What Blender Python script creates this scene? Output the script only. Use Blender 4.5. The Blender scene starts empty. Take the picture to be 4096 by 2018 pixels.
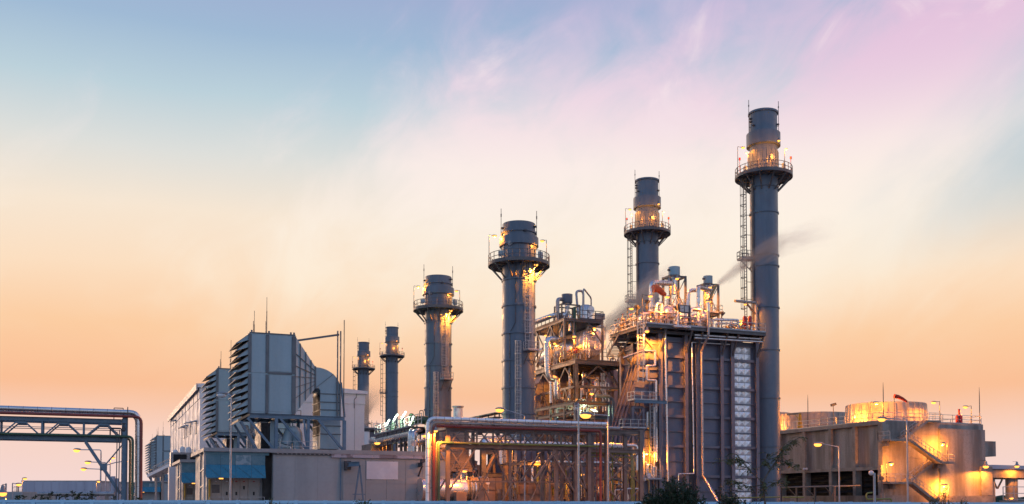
import bpy, math, random
from mathutils import Vector, Matrix, noise as mnoise
random.seed(7)
scene = bpy.context.scene
COL = scene.collection
R = math.radians

# ---------------------------------------------------------------- camera
# World axes follow the plant grid: +X along the boiler trains, +Y along the row of units.
CAM_H = 2.75
FPX = 3988.0            # focal length in pixels of the 4096 px wide photograph
PITCH = R(2.0)
YAW = math.atan2(0.3836, 0.9235)          # the view is turned to the right of +Y
HOR = 2002.0
PY0 = HOR - FPX * math.tan(PITCH)
cam_d = bpy.data.cameras.new('camera')
cam = bpy.data.objects.new('camera', cam_d); COL.objects.link(cam)
cam.location = (0, 0, CAM_H)
cam.rotation_euler = (math.pi / 2 + PITCH, 0, -YAW)
cam_d.sensor_width = 36.0
cam_d.lens = 36.0 * FPX / 4096.0
cam_d.shift_y = (PY0 - 1009.0) / 4096.0
cam_d.clip_start = 0.5
cam_d.clip_end = 6000
scene.camera = cam
FWD = (math.sin(YAW), math.cos(YAW)); RGT = (math.cos(YAW), -math.sin(YAW))

# ---------------------------------------------------------------- sky
def srgb(r, g, b):
    f = lambda c: (c / 12.92 if c <= 0.04045 else ((c + 0.055) / 1.055) ** 2.4)
    return (f(r / 255), f(g / 255), f(b / 255), 1.0)

class NT:
    """tiny node-tree helper"""
    def __init__(s, tree): s.t = tree; s.n = tree.nodes; s.l = tree.links
    def new(s, typ, **kw):
        n = s.n.new(typ)
        for k, v in kw.items(): setattr(n, k, v)
        return n
    def link(s, a, b): s.l.new(a, b)
    def put(s, sock, v):
        if hasattr(v, 'is_linked') or isinstance(v, bpy.types.NodeSocket): s.l.new(v, sock)
        else: sock.default_value = v
    def math(s, op, a, b=0.0, c=0.0, clamp=False):
        n = s.n.new('ShaderNodeMath'); n.operation = op; n.use_clamp = clamp
        s.put(n.inputs[0], a); s.put(n.inputs[1], b); s.put(n.inputs[2], c)
        return n.outputs[0]
    def sstep(s, v, a, b, o0=0.0, o1=1.0):
        n = s.n.new('ShaderNodeMapRange'); n.interpolation_type = 'SMOOTHSTEP'
        s.put(n.inputs[0], v); n.inputs[1].default_value = a; n.inputs[2].default_value = b
        n.inputs[3].default_value = o0; n.inputs[4].default_value = o1
        return n.outputs[0]
    def ramp(s, v, stops, interp='LINEAR'):
        n = s.n.new('ShaderNodeValToRGB'); s.put(n.inputs[0], v)
        cr = n.color_ramp; cr.interpolation = interp
        while len(cr.elements) < len(stops): cr.elements.new(0.5)
        for e, (p, c) in zip(cr.elements, stops): e.position = p; e.color = c if len(c) == 4 else (*c, 1)
        return n.outputs[0]
    def mix(s, f, a, b, blend='MIX'):
        n = s.n.new('ShaderNodeMix'); n.data_type = 'RGBA'; n.blend_type = blend
        s.put(n.inputs[0], f); s.put(n.inputs[6], a); s.put(n.inputs[7], b)
        return n.outputs[2]
    def noise(s, vec, scale, detail=3, rough=0.5, dist=0.0):
        n = s.n.new('ShaderNodeTexNoise')
        if vec is not None: s.l.new(vec, n.inputs['Vector'])
        n.inputs['Scale'].default_value = scale; n.inputs['Detail'].default_value = detail
        n.inputs['Roughness'].default_value = rough; n.inputs['Distortion'].default_value = dist
        return n.outputs[0]
    def dot(s, v, d):
        n = s.n.new('ShaderNodeVectorMath'); n.operation = 'DOT_PRODUCT'
        s.l.new(v, n.inputs[0]); n.inputs[1].default_value = d
        return n.outputs['Value']
    def comb(s, x, y, z):
        n = s.n.new('ShaderNodeCombineXYZ')
        s.put(n.inputs[0], x); s.put(n.inputs[1], y); s.put(n.inputs[2], z)
        return n.outputs[0]

world = bpy.data.worlds.new('World'); scene.world = world; world.use_nodes = True
w = NT(world.node_tree); w.n.clear()
tc = w.new('ShaderNodeTexCoord'); D = tc.outputs['Generated']
z = w.dot(D, (0, 0, 1)); fw = w.dot(D, (*FWD, 0)); rt = w.dot(D, (*RGT, 0))
hl = w.math('SQRT', w.math('ADD', w.math('MULTIPLY', fw, fw), w.math('MULTIPLY', rt, rt)))
hl = w.math('MAXIMUM', hl, 0.02)
te = w.math('DIVIDE', w.math('MAXIMUM', z, 0.0), hl)              # tangent of the elevation
az = w.math('DIVIDE', rt, hl)                                      # -1 left .. 1 right of the view axis
front = w.math('DIVIDE', fw, hl)
warp = w.noise(D, 2.2, 3, 0.5)
teW = w.math('ADD', te, w.math('MULTIPLY', w.math('SUBTRACT', warp, 0.5), 0.05))
t1 = w.math('MULTIPLY', teW, 0.8, clamp=True)                        # ramp spans tan(el) 0 .. 1.25
K = 0.8
dusk = w.ramp(t1, [(0.0, srgb(244, 216, 212)), (0.055 * K, srgb(247, 212, 198)), (0.105 * K, srgb(250, 191, 150)),
                   (0.16 * K, srgb(252, 205, 162)), (0.215 * K, srgb(252, 223, 193)), (0.275 * K, srgb(247, 230, 210)),
                   (0.335 * K, srgb(222, 223, 219)), (0.395 * K, srgb(188, 209, 219)), (0.46 * K, srgb(160, 186, 213)),
                   (0.54 * K, srgb(158, 170, 208)), (0.8 * K, srgb(118, 144, 196)), (1.0, srgb(96, 126, 186))])
east = w.ramp(t1, [(0.0, srgb(186, 192, 216)), (0.08, srgb(188, 196, 224)), (0.2, srgb(172, 200, 232)),
                   (0.45, srgb(138, 180, 226)), (1.0, srgb(104, 144, 206))])
base = w.mix(w.sstep(front, -0.45, 0.6), east, dusk)
# thin high cirrus, swept from lower left to upper right, thickening to the right
A = R(33)
su = w.math('ADD', w.math('MULTIPLY', rt, math.cos(A)), w.math('MULTIPLY', z, math.sin(A)))
sv = w.math('SUBTRACT', w.math('MULTIPLY', z, math.cos(A)), w.math('MULTIPLY', rt, math.sin(A)))
n1 = w.noise(w.comb(w.math('MULTIPLY', su, 2.0), w.math('MULTIPLY', sv, 3.4), w.math('MULTIPLY', fw, 1.2)), 2.2, 6, 0.55, 0.7)
n2 = w.noise(w.comb(w.math('MULTIPLY', su, 1.6), w.math('MULTIPLY', sv, 2.0), w.math('ADD', fw, 4.3)), 1.9, 4, 0.5, 0.5)
n3 = w.noise(w.comb(w.math('MULTIPLY', su, 4.5), w.math('MULTIPLY', sv, 7.5), w.math('MULTIPLY', fw, 2.0)), 2.0, 5, 0.6, 1.0)
edge = w.math('SUBTRACT', az, w.math('ADD', w.math('MULTIPLY', w.math('SUBTRACT', te, 0.35), 0.85), -0.08))
bank = w.sstep(edge, -0.30, 0.30, -0.12, 1.0)
tex = w.math('ADD', w.math('ADD', w.math('MULTIPLY', w.math('SUBTRACT', n1, 0.5), 1.15), w.math('MULTIPLY', w.math('SUBTRACT', n2, 0.5), 1.7)), w.math('MULTIPLY', w.math('SUBTRACT', n3, 0.5), 0.95))
gap = w.sstep(w.math('ADD', w.math('SUBTRACT', az, te), w.math('MULTIPLY', w.math('SUBTRACT', n1, 0.5), 0.2)), 0.0, 0.22, 0.0, 0.8)
gap = w.math('MULTIPLY', gap, w.sstep(front, 0.5, 0.8))
cov = w.math('SUBTRACT', w.math('ADD', bank, tex), gap)
cloud = w.sstep(cov, 0.02, 0.95, 0.0, 0.95)
cloud = w.math('MULTIPLY', cloud, w.sstep(te, 0.06, 0.27))
cloud = w.math('MULTIPLY', cloud, w.sstep(te, 1.4, 0.6, 0.25, 1.0))
cloud = w.math('MULTIPLY', cloud, w.sstep(front, -0.5, 0.6, 0.3, 1.0))
ccol = w.ramp(t1, [(0.0, srgb(250, 208, 175)), (0.12 * K, srgb(251, 221, 188)), (0.2 * K, srgb(254, 240, 218)), (0.27 * K, srgb(254, 242, 228)),
                   (0.34 * K, srgb(253, 238, 232)), (0.42 * K, srgb(242, 218, 230)), (0.5 * K, srgb(216, 194, 223)),
                   (0.6 * K, srgb(186, 176, 214)), (1.0, srgb(150, 158, 205))])
pink = w.sstep(w.math('ADD', az, w.math('MULTIPLY', w.math('SUBTRACT', n2, 0.5), 0.5)), -0.02, 0.36)
ccol = w.mix(w.math('MULTIPLY', pink, w.sstep(te, 0.30, 0.47, 0.0, 0.9)), ccol, srgb(231, 195, 221))
ccol = w.mix(w.math('MULTIPLY', w.sstep(n3, 0.5, 0.75), w.sstep(te, 0.3, 0.45, 0.0, 0.7)), ccol, srgb(250, 232, 236))
sky = w.mix(cloud, base, ccol)
hole = w.math('MULTIPLY', w.sstep(w.math('ADD', w.math('SUBTRACT', az, te), w.math('MULTIPLY', w.math('SUBTRACT', n1, 0.5), 0.22)), 0.02, 0.21), w.sstep(te, 0.2, 0.33))
hole = w.math('MULTIPLY', hole, w.sstep(front, 0.4, 0.75))
sky = w.mix(w.math('MULTIPLY', hole, 0.75), sky, srgb(160, 192, 210))
bg = w.new('ShaderNodeBackground'); w.link(sky, bg.inputs[0]); bg.inputs[1].default_value = 1.0
wo = w.new('ShaderNodeOutputWorld'); w.link(bg.outputs[0], wo.inputs[0])

# low sun in the afterglow, behind the plant to the left
SUN_AZ = R(-42); SUN_EL = R(7)          # from the view axis; negative is to the left
sd = bpy.data.lights.new('sun', 'SUN'); sd.energy = 0.9; sd.angle = R(14); sd.color = (1.0, 0.62, 0.38)
sun = bpy.data.objects.new('sun', sd); COL.objects.link(sun)
sx = FWD[0] * math.cos(SUN_AZ) + RGT[0] * math.sin(SUN_AZ); sy = FWD[1] * math.cos(SUN_AZ) + RGT[1] * math.sin(SUN_AZ)
sv3 = Vector((sx * math.cos(SUN_EL), sy * math.cos(SUN_EL), math.sin(SUN_EL)))
sun.rotation_euler = sv3.to_track_quat('Z', 'Y').to_euler(); sun.location = (0, 60, 120)
vs = scene.view_settings
vs.view_transform = 'Standard'; vs.look = 'None'; vs.exposure = 0.0; vs.gamma = 1.0; vs.use_curve_mapping = False

# ---------------------------------------------------------------- measuring helpers (photograph pixels -> plan)
def ray(px, py):
    a = (px - 2048.0) / FPX; b = (PY0 - py) / FPX
    c, s = math.cos(PITCH), math.sin(PITCH)
    f = c - b * s; u = s + b * c
    return Vector((FWD[0] * f + RGT[0] * a, FWD[1] * f + RGT[1] * a, u))
ORG = Vector((0, 0, CAM_H))
def atY(px, py, Y): d = ray(px, py); return ORG + d * (Y / d.y)
def atX(px, py, X): d = ray(px, py); return ORG + d * (X / d.x)
def atD(px, py, dep):
    d = ray(px, py); return ORG + d * (dep / (d.x * FWD[0] + d.y * FWD[1]))
def hz(X, Y, py):
    """height over plan point (X, Y) that appears on photo row py"""
    d = X * FWD[0] + Y * FWD[1]; b = (PY0 - py) / FPX
    c, s = math.cos(PITCH), math.sin(PITCH)
    return CAM_H + d * (b * c + s) / (c - b * s)
def zm(x0, y0, sc): return lambda x, y: (x0 + x / sc, y0 + y / sc)

# ---------------------------------------------------------------- mesh building
Z3 = Vector((0, 0, 1))
class MB:
    def __init__(s): s.v = []; s.f = []
    def add(s, vs, fs):
        o = len(s.v); s.v += [tuple(p) for p in vs]; s.f += [tuple(i + o for i in f) for f in fs]; return s
    def box(s, x0, y0, z0, x1, y1, z1):
        x0, x1 = sorted((x0, x1)); y0, y1 = sorted((y0, y1)); z0, z1 = sorted((z0, z1))
        return s.add([(x0, y0, z0), (x1, y0, z0), (x1, y1, z0), (x0, y1, z0), (x0, y0, z1), (x1, y0, z1), (x1, y1, z1), (x0, y1, z1)],
              [(0, 3, 2, 1), (4, 5, 6, 7), (0, 1, 5, 4), (1, 2, 6, 5), (2, 3, 7, 6), (3, 0, 4, 7)])
    def beam(s, p, q, wd, ht=None, up=Z3):
        p = Vector(p); q = Vector(q); ht = ht or wd; t = (q - p)
        if t.length < 1e-6: return s
        t.normalize()
        a = t.cross(up)
        if a.length < 1e-4: a = t.cross(Vector((0, 1, 0)))
        a.normalize(); b = a.cross(t); a *= wd / 2; b *= ht / 2
        return s.add([p - a - b, p + a - b, p + a + b, p - a + b, q - a - b, q + a - b, q + a + b, q - a + b],
              [(0, 3, 2, 1), (4, 5, 6, 7), (0, 1, 5, 4), (1, 2, 6, 5), (2, 3, 7, 6), (3, 0, 4, 7)])
    def ibeam(s, p, q, wd, ht, up=Z3, tk=None):
        p = Vector(p); q = Vector(q); t = (q - p).normalized(); tk = tk or ht * 0.1
        a = t.cross(up)
        if a.length < 1e-4: a = t.cross(Vector((0, 1, 0)))
        a.normalize(); b = a.cross(t)
        o = b * (ht / 2 - tk / 2)
        s.beam(p + o, q + o, wd, tk, up); s.beam(p - o, q - o, wd, tk, up); s.beam(p, q, tk, ht - 2 * tk, up); return s
    def tube(s, pts, r, n=8, cap=True, closed=False, radii=None):
        P = [Vector(p) for p in pts]; m = len(P)
        if m < 2: return s
        T = []
        for i in range(m):
            if closed: t = P[(i + 1) % m] - P[i - 1]
            else: t = P[min(i + 1, m - 1)] - P[max(i - 1, 0)]
            T.append(t.normalized() if t.length > 1e-9 else Z3)
        up = Z3 if abs(T[0].z) < 0.9 else Vector((1, 0, 0))
        a = T[0].cross(up).normalized(); vs = []
        for i in range(m):
            a = (a - T[i] * a.dot(T[i]))
            if a.length < 1e-6: a = T[i].orthogonal()
            a.normalize(); b = T[i].cross(a); rr = radii[i] if radii else r
            for k in range(n):
                an = 2 * math.pi * (k + 0.5) / n
                vs.append(P[i] + (a * math.cos(an) + b * math.sin(an)) * rr)
        fs = []
        for i in range(m if closed else m - 1):
            j = (i + 1) % m
            for k in range(n):
                k2 = (k + 1) % n; fs.append((i * n + k, i * n + k2, j * n + k2, j * n + k))
        if cap and not closed:
            fs.append(tuple(range(n))[::-1]); fs.append(tuple((m - 1) * n + k for k in range(n)))
        return s.add(vs, fs)
    def cyl(s, p, q, r, n=16, r2=None): return s.tube([p, q], r, n, radii=[r, r if r2 is None else r2])
    def lathe(s, c, prof, n=32, axis='z', cap=True):
        c = Vector(c); vs = []; fs = []; m = len(prof)
        for (r, h) in prof:
            for k in range(n):
                an = 2 * math.pi * k / n; ca, sa = math.cos(an) * r, math.sin(an) * r
                vs.append(c + (Vector((ca, sa, h)) if axis == 'z' else Vector((sa, h, ca)) if axis == 'y' else Vector((h, ca, sa))))
        for i in range(m - 1):
            for k in range(n):
                k2 = (k + 1) % n; fs.append((i * n + k, i * n + k2, (i + 1) * n + k2, (i + 1) * n + k))
        if cap:
            if prof[0][0] > 1e-5: fs.append(tuple(range(n))[::-1])
            if prof[-1][0] > 1e-5: fs.append(tuple((m - 1) * n + k for k in range(n)))
        return s.add(vs, fs)
    def ring(s, c, r, tr, n=32, m=6):
        return s.tube([Vector(c) + Vector((math.cos(2 * math.pi * k / n) * r, math.sin(2 * math.pi * k / n) * r, 0)) for k in range(n)], tr, m, closed=True)
    def prism(s, poly, ext):
        ext = Vector(ext); n = len(poly); vs = [Vector(p) for p in poly]; vs += [v + ext for v in vs]
        fs = [tuple(range(n))[::-1], tuple(range(n, 2 * n))] + [(i, (i + 1) % n, (i + 1) % n + n, i + n) for i in range(n)]
        return s.add(vs, fs)
    def loft(s, A, B, caps=True):
        n = len(A); fs = [(i, (i + 1) % n, (i + 1) % n + n, i + n) for i in range(n)]
        if caps: fs += [tuple(range(n))[::-1], tuple(range(n, 2 * n))]
        return s.add(list(A) + list(B), fs)
    def sphere(s, c, r, n=12, m=7, sc=(1, 1, 1)):
        prof = [(max(1e-6, math.sin(math.pi * i / m)) * r, -math.cos(math.pi * i / m) * r) for i in range(m + 1)]
        o = len(s.v); s.lathe((0, 0, 0), prof, n, cap=False)
        c = Vector(c)
        for i in range(o, len(s.v)): p = s.v[i]; s.v[i] = (c.x + p[0] * sc[0], c.y + p[1] * sc[1], c.z + p[2] * sc[2])
        return s
    def build(s, name, mat, parent=None, smooth=None, loc=None):
        me = bpy.data.meshes.new(name)
        if parent is not None: off = wloc(parent)
        elif loc is not None: off = Vector(loc)
        else:
            xs = [p[0] for p in s.v]; ys = [p[1] for p in s.v]; zs = [p[2] for p in s.v]
            off = Vector(((min(xs) + max(xs)) / 2, (min(ys) + max(ys)) / 2, min(zs)))
        me.from_pydata([(p[0] - off.x, p[1] - off.y, p[2] - off.z) for p in s.v], [], s.f)
        fixn(me)
        me.materials.append(M[mat] if isinstance(mat, str) else mat)
        if smooth:
            me.shade_smooth(); me.set_sharp_from_angle(angle=R(smooth if smooth is not True else 38))
        o = bpy.data.objects.new(name, me); COL.objects.link(o)
        if parent is not None: o.parent = parent
        else: o.location = off
        return o
import bmesh
def fixn(me):
    bm = bmesh.new(); bm.from_mesh(me); bmesh.ops.recalc_face_normals(bm, faces=bm.faces); bm.to_mesh(me); bm.free(); me.update()
def wloc(o):
    v = Vector((0, 0, 0))
    while o is not None: v += o.location; o = o.parent
    return v
def fillet(pts, rad, seg=5):
    P = [Vector(p) for p in pts]; out = [P[0]]
    for i in range(1, len(P) - 1):
        a = (P[i - 1] - P[i]); b = (P[i + 1] - P[i]); la, lb = a.length, b.length
        d = min(rad, la * 0.49, lb * 0.49); a.normalize(); b.normalize()
        p0 = P[i] + a * d; p1 = P[i] + b * d
        for k in range(seg + 1):
            t = k / seg; out.append(p0 * (1 - t) ** 2 + P[i] * 2 * t * (1 - t) + p1 * t * t)
    out.append(P[-1]); return out
def tag(o, label, cat, group=None, kind=None):
    o['label'] = label; o['category'] = cat
    if group: o['group'] = group
    if kind: o['kind'] = kind
    return o
def thing(name, label, cat, loc=(0, 0, 0), group=None):
    o = bpy.data.objects.new(name, None); COL.objects.link(o); o.location = loc; o.empty_display_size = 0.5
    return tag(o, label, cat, group)
def copy_tree(o, delta=(0, 0, 0), label=None, skip=(), group=None, parent=None):
    c = o.copy(); COL.objects.link(c); c.parent = parent
    if parent is None:
        c.location = o.location + Vector(delta)
        if label: c['label'] = label
        if group: c['group'] = group
    for ch in o.children:
        if ch.type == 'LIGHT' or ch.name.split('.')[0] in skip: continue
        copy_tree(ch, parent=c, skip=skip)
    return c
def struct(name, mb, mat, loc=(0, 0, 0)):
    o = mb.build(name, mat, None, loc=loc); o['kind'] = 'structure'; return o
def railing(mb, pts, h=1.1, sp=1.6, r=0.035, closed=False, rails=(1.0, 0.5), toe=True):
    P = [Vector(p) for p in pts]
    segs = list(zip(P, P[1:] + ([P[0]] if closed else [])))
    if not closed: segs = segs[:len(P) - 1]
    for si, (a, b) in enumerate(segs):
        n = max(1, int(round((b - a).length / sp)))
        for i in range(0 if si == 0 and not closed else 1, n + 1):
            p = a.lerp(b, i / n); mb.beam(p, p + Z3 * h, r * 1.7)
        for f in rails: mb.beam(a + Z3 * h * f, b + Z3 * h * f, r * 1.6)
        if toe: mb.beam(a + Z3 * 0.08, b + Z3 * 0.08, 0.02, 0.16)
    return mb
def ladder(mb, base, top, out, wd=0.5, cage=True, r=0.03, c0=2.2, rung=0.45):
    """out: unit plan vector away from the wall"""
    b = Vector(base); t = Vector(top); o = Vector((out[0], out[1], 0)).normalized(); sd = Vector((-o.y, o.x, 0))
    for k in (-1, 1): mb.beam(b + sd * wd / 2 * k, t + sd * wd / 2 * k, r * 1.6)
    n = int((t - b).length / rung)
    for i in range(1, n + 1):
        p = b.lerp(t, i / (n + 0.5)); mb.beam(p - sd * wd / 2, p + sd * wd / 2, r)
    if cage:
        H = (t - b).length; rr = 0.42; hoop = []
        k0 = 0
        z0 = min(c0, H * 0.3)
        nh = max(2, int((H - z0) / 1.5) + 1)
        for i in range(nh):
            p = b.lerp(t, (z0 + (H - z0) * i / (nh - 1)) / H)
            pts = [p + sd * (wd / 2 + 0.12) * math.cos(a) + o * (rr * 1.7 * math.sin(a)) for a in [math.pi * j / 6 for j in range(7)]]
            mb.tube(pts, r * 1.1, 4)
        for a in (0.0, 0.3, 0.5, 0.7, 1.0):
            off = sd * (wd / 2 + 0.12) * math.cos(math.pi * a) + o * (rr * 1.7 * math.sin(math.pi * a))
            mb.beam(b.lerp(t, z0 / H) + off, t + off, r * 1.1)
    return mb
# ---------------------------------------------------------------- materials
M = {}
def mat(name, c1, c2=None, rough=0.55, metal=0.0, scale=1.0, streak=False, bump=0.0, spec=0.5, emit=None, es=0.0, fine=0.0, rvar=0.15, contrast=(0.35, 0.65)):
    m = bpy.data.materials.new(name); m.use_nodes = True; t = NT(m.node_tree); b = t.n['Principled BSDF']
    tcn = t.new('ShaderNodeTexCoord'); geo = t.new('ShaderNodeNewGeometry')
    pos = geo.outputs['Position']
    mp = t.new('ShaderNodeMapping'); t.link(pos, mp.inputs[0])
    mp.inputs['Scale'].default_value = (1, 1, 0.12 if streak else 1)
    c2 = c2 or tuple(x * 0.72 for x in c1)
    n = t.noise(mp.outputs[0], scale, 5, 0.62, 0.3)
    f = t.sstep(n, *contrast)
    col = t.mix(f, (*c2, 1), (*c1, 1))
    if fine:
        n3 = t.noise(pos, scale * 9, 3, 0.6)
        col = t.mix(t.math('MULTIPLY', t.sstep(n3, 0.45, 0.7), fine), col, (*[x * 0.5 for x in c1], 1))
    t.link(col, b.inputs['Base Color'])
    b.inputs['Metallic'].default_value = metal
    b.inputs['Specular IOR Level'].default_value = spec
    n2 = t.noise(pos, scale * 2.3, 3, 0.6)
    mr = t.new('ShaderNodeMapRange'); t.link(n2, mr.inputs[0])
    mr.inputs[1].default_value = 0.3; mr.inputs[2].default_value = 0.7
    mr.inputs[3].default_value = max(0.03, rough - rvar); mr.inputs[4].default_value = min(1, rough + rvar)
    t.link(mr.outputs[0], b.inputs['Roughness'])
    if bump:
        bp = t.new('ShaderNodeBump'); bp.inputs['Strength'].default_value = bump; bp.inputs['Distance'].default_value = 0.03
        t.link(t.noise(pos, scale * 6, 5, 0.6), bp.inputs['Height']); t.link(bp.outputs[0], b.inputs['Normal'])
    if emit:
        b.inputs['Emission Color'].default_value = (*emit, 1); b.inputs['Emission Strength'].default_value = es
    M[name] = m; return m
mat('stack_paint', (0.122, 0.162, 0.215), (0.09, 0.124, 0.17), rough=0.42, scale=0.5, streak=True, fine=0.12)
mat('hrsg_paint', (0.145, 0.152, 0.205), (0.112, 0.12, 0.168), rough=0.45, scale=0.45, streak=True, fine=0.15)
mat('hrsg_rib', (0.165, 0.155, 0.19), (0.13, 0.125, 0.155), rough=0.5, scale=0.8)
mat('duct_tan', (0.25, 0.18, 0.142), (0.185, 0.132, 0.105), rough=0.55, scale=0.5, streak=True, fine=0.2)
mat('steel', (0.13, 0.122, 0.125), (0.09, 0.085, 0.088), rough=0.5, scale=1.2, fine=0.2)
mat('steel_dark', (0.07, 0.07, 0.08), (0.05, 0.05, 0.055), rough=0.55, scale=1.2)
mat('bridge_blue', (0.12, 0.2, 0.28), (0.09, 0.155, 0.22), rough=0.42, scale=0.9, fine=0.2)
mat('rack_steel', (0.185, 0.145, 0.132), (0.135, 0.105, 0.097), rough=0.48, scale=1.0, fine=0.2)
mat('galv', (0.42, 0.43, 0.45), (0.3, 0.31, 0.33), rough=0.42, metal=0.6, scale=1.5)
mat('grating', (0.2, 0.2, 0.22), (0.15, 0.15, 0.165), rough=0.55, metal=0.2, scale=2.0)
mat('clad', (0.72, 0.71, 0.70), (0.6, 0.59, 0.58), rough=0.30, metal=0.92, scale=0.7, rvar=0.06, bump=0.012)
mat('clad_bright', (0.85, 0.85, 0.86), (0.75, 0.75, 0.77), rough=0.34, metal=0.5, scale=0.8, rvar=0.1, bump=0.02)
mat('vessel', (0.82, 0.83, 0.85), (0.72, 0.73, 0.75), rough=0.3, metal=0.5, scale=0.6, rvar=0.06)
mat('band', (0.4, 0.4, 0.41), rough=0.4, metal=0.8, scale=2)
mat('pipe_grey', (0.40, 0.38, 0.38), (0.32, 0.3, 0.3), rough=0.35, metal=0.5, scale=1.0)
mat('pipe_red', (0.27, 0.05, 0.038), (0.2, 0.035, 0.03), rough=0.38, scale=1.2, fine=0.15)
mat('pipe_green', (.055, .115, .07), (.045, .09, .055), rough=0.4, scale=1.2)
mat('pipe_lime', (0.2, 0.23, 0.06), (0.15, 0.18, 0.045), rough=0.45, scale=1.2)
mat('pipe_gold', (0.36, 0.25, 0.10), (0.25, 0.17, 0.08), rough=0.45, scale=1.2)
mat('filter_paint', (0.31, 0.425, 0.475), (0.265, 0.37, 0.415), rough=0.5, scale=0.35, streak=True, fine=0.1)
mat('filter_channel', (0.13, 0.15, 0.165), (0.1, 0.115, 0.13), rough=0.5, scale=0.8)
mat('hood', (0.42, 0.37, 0.32), (0.3, 0.25, 0.21), rough=0.55, scale=0.9, fine=0.25)
mat('wood_edge', (0.40, 0.27, 0.15), (0.28, 0.18, 0.1), rough=0.6, scale=2.0)
mat('hall_white', (0.78, 0.76, 0.76), (0.7, 0.68, 0.68), rough=0.55, scale=0.25, streak=True, fine=0.08)
mat('hall_trim', (0.45, 0.44, 0.44), rough=0.5, scale=0.8)
mat('house_beige', (0.345, 0.365, 0.375), (0.29, 0.31, 0.32), rough=0.6, scale=0.35, streak=True, fine=0.12, bump=0.05)
mat('house_cornice', (0.34, 0.33, 0.33), (0.28, 0.27, 0.27), rough=0.55, scale=0.8, fine=0.1)
mat('parapet', (0.42, 0.38, 0.42), (0.22, 0.18, 0.19), rough=0.55, scale=0.6, fine=0.15, contrast=(0.42, 0.5))
mat('awning_reflection', (0.015, 0.165, 0.27), (0.03, 0.2, 0.31), rough=0.3, scale=0.9, fine=0.15, contrast=(0.3, 0.7))  # the reflected blue of the sky is put into the awning colours
mat('awning_grey', (0.055, 0.17, 0.225), (0.1, 0.21, 0.265), rough=0.35, scale=0.9, fine=0.1)
mat('awning_pale', (0.25, 0.35, 0.4), (0.12, 0.22, 0.275), rough=0.35, scale=1.1, contrast=(0.45, 0.55))
mat('dark', (0.015, 0.015, 0.017), rough=0.7)
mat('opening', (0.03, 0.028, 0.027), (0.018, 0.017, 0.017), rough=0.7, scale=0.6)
mat('cabinet', (0.36, 0.33, 0.30), (0.3, 0.28, 0.255), rough=0.5, scale=0.8, fine=0.08)
mat('glass', (0.06, 0.08, 0.10), rough=0.08, spec=0.8, scale=0.5, rvar=0.03)
mat('board', (0.72, 0.69, 0.71), (0.62, 0.59, 0.62), rough=0.55, scale=0.7)
mat('concrete', (0.36, 0.33, 0.302), (0.185, 0.165, 0.148), rough=0.85, scale=0.55, streak=True, fine=0.45, bump=0.35, spec=0.25, contrast=(0.3, 0.68))
mat('concrete_pale', (0.33, 0.295, 0.262), (0.22, 0.195, 0.172), rough=0.85, scale=0.6, fine=0.2, bump=0.2, spec=0.25)
mat('fan_stack', (0.52, 0.47, 0.42), (0.44, 0.39, 0.34), rough=0.42, scale=0.6, streak=True)
mat('wall_blue', (0.48, 0.76, 0.95), (0.42, 0.7, 0.9), rough=0.6, scale=0.7, fine=0.12)
mat('lamp_pole', (0.38, 0.42, 0.47), (0.3, 0.33, 0.37), rough=0.42, metal=0.5, scale=2)
mat('lamp_head', (0.3, 0.3, 0.31), (0.24, 0.24, 0.25), rough=0.4, metal=0.3, scale=2)
mat('bulb', (1, 0.6, 0.2), rough=0.5, emit=(1.0, 0.38, 0.05), es=2.6)
mat('bulb_white', (0.9, 1.0, 0.9), rough=0.5, emit=(0.82, 1.0, 0.80), es=3.0)
mat('bulb_off', (0.75, 0.78, 0.82), rough=0.25)
mat('orange_cloth', (0.72, 0.14, 0.05), (0.6, 0.1, 0.035), rough=0.8, scale=1.5)
mat('red_cloth', (0.5, 0.05, 0.025), (0.4, 0.04, 0.02), rough=0.8, scale=1.5)
mat('red_paint', (0.4, 0.03, 0.03), rough=0.45)
mat('green_paint', (0.04, 0.1, 0.05), (0.03, 0.08, 0.04), rough=0.4)
mat('yellow_paint', (0.55, 0.33, 0.03), rough=0.5)
mat('shed_grey', (0.5, 0.49, 0.56), (0.43, 0.42, 0.49), rough=0.6, scale=0.2, streak=True)
mat('ground', (0.16, 0.14, 0.11), (0.09, 0.1, 0.06), rough=0.95, scale=0.15, fine=0.4, spec=0.1, bump=0.3)
mat('gravel', (0.2, 0.185, 0.17), (0.15, 0.14, 0.13), rough=0.95, scale=0.6, fine=0.4, spec=0.1, bump=0.3)
mat('asphalt', (0.055, 0.055, 0.058), (0.04, 0.04, 0.042), rough=0.9, scale=0.8, fine=0.3, spec=0.2)
mat('bark', (0.14, 0.11, 0.085), (0.09, 0.07, 0.055), rough=0.9, scale=4)
def leafmat(name, c1, c2):
    m = mat(name, c1, c2, rough=0.6, scale=3.0, spec=0.25)
    b = m.node_tree.nodes['Principled BSDF']
    b.inputs['Subsurface Weight'].default_value = 0.0
    return m
leafmat('leaf', (0.075, 0.11, 0.045), (0.035, 0.06, 0.025))
leafmat('leaf_dark', (0.045, 0.075, 0.04), (0.022, 0.04, 0.022))
leafmat('leaf_olive', (0.12, 0.13, 0.05), (0.06, 0.075, 0.03))
# ---------------------------------------------------------------- ground
g = MB(); g.box(-1500, -60, -0.5, 2200, 2600, 0.0); struct('ground', g, 'ground')
g = MB(); g.box(-60, 70, 0.004, 190, 420, 0.008); struct('plant_yard', g, 'gravel')
g = MB(); g.box(-400, 66, 0.012, 400, 72, 0.02); struct('service_road', g, 'asphalt')
for sy_ in (65.75, 72.0):
    g = MB(); g.box(-400, sy_, 0.0, 400, sy_ + 0.25, 0.14); struct('kerb', g, 'concrete_pale')

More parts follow.
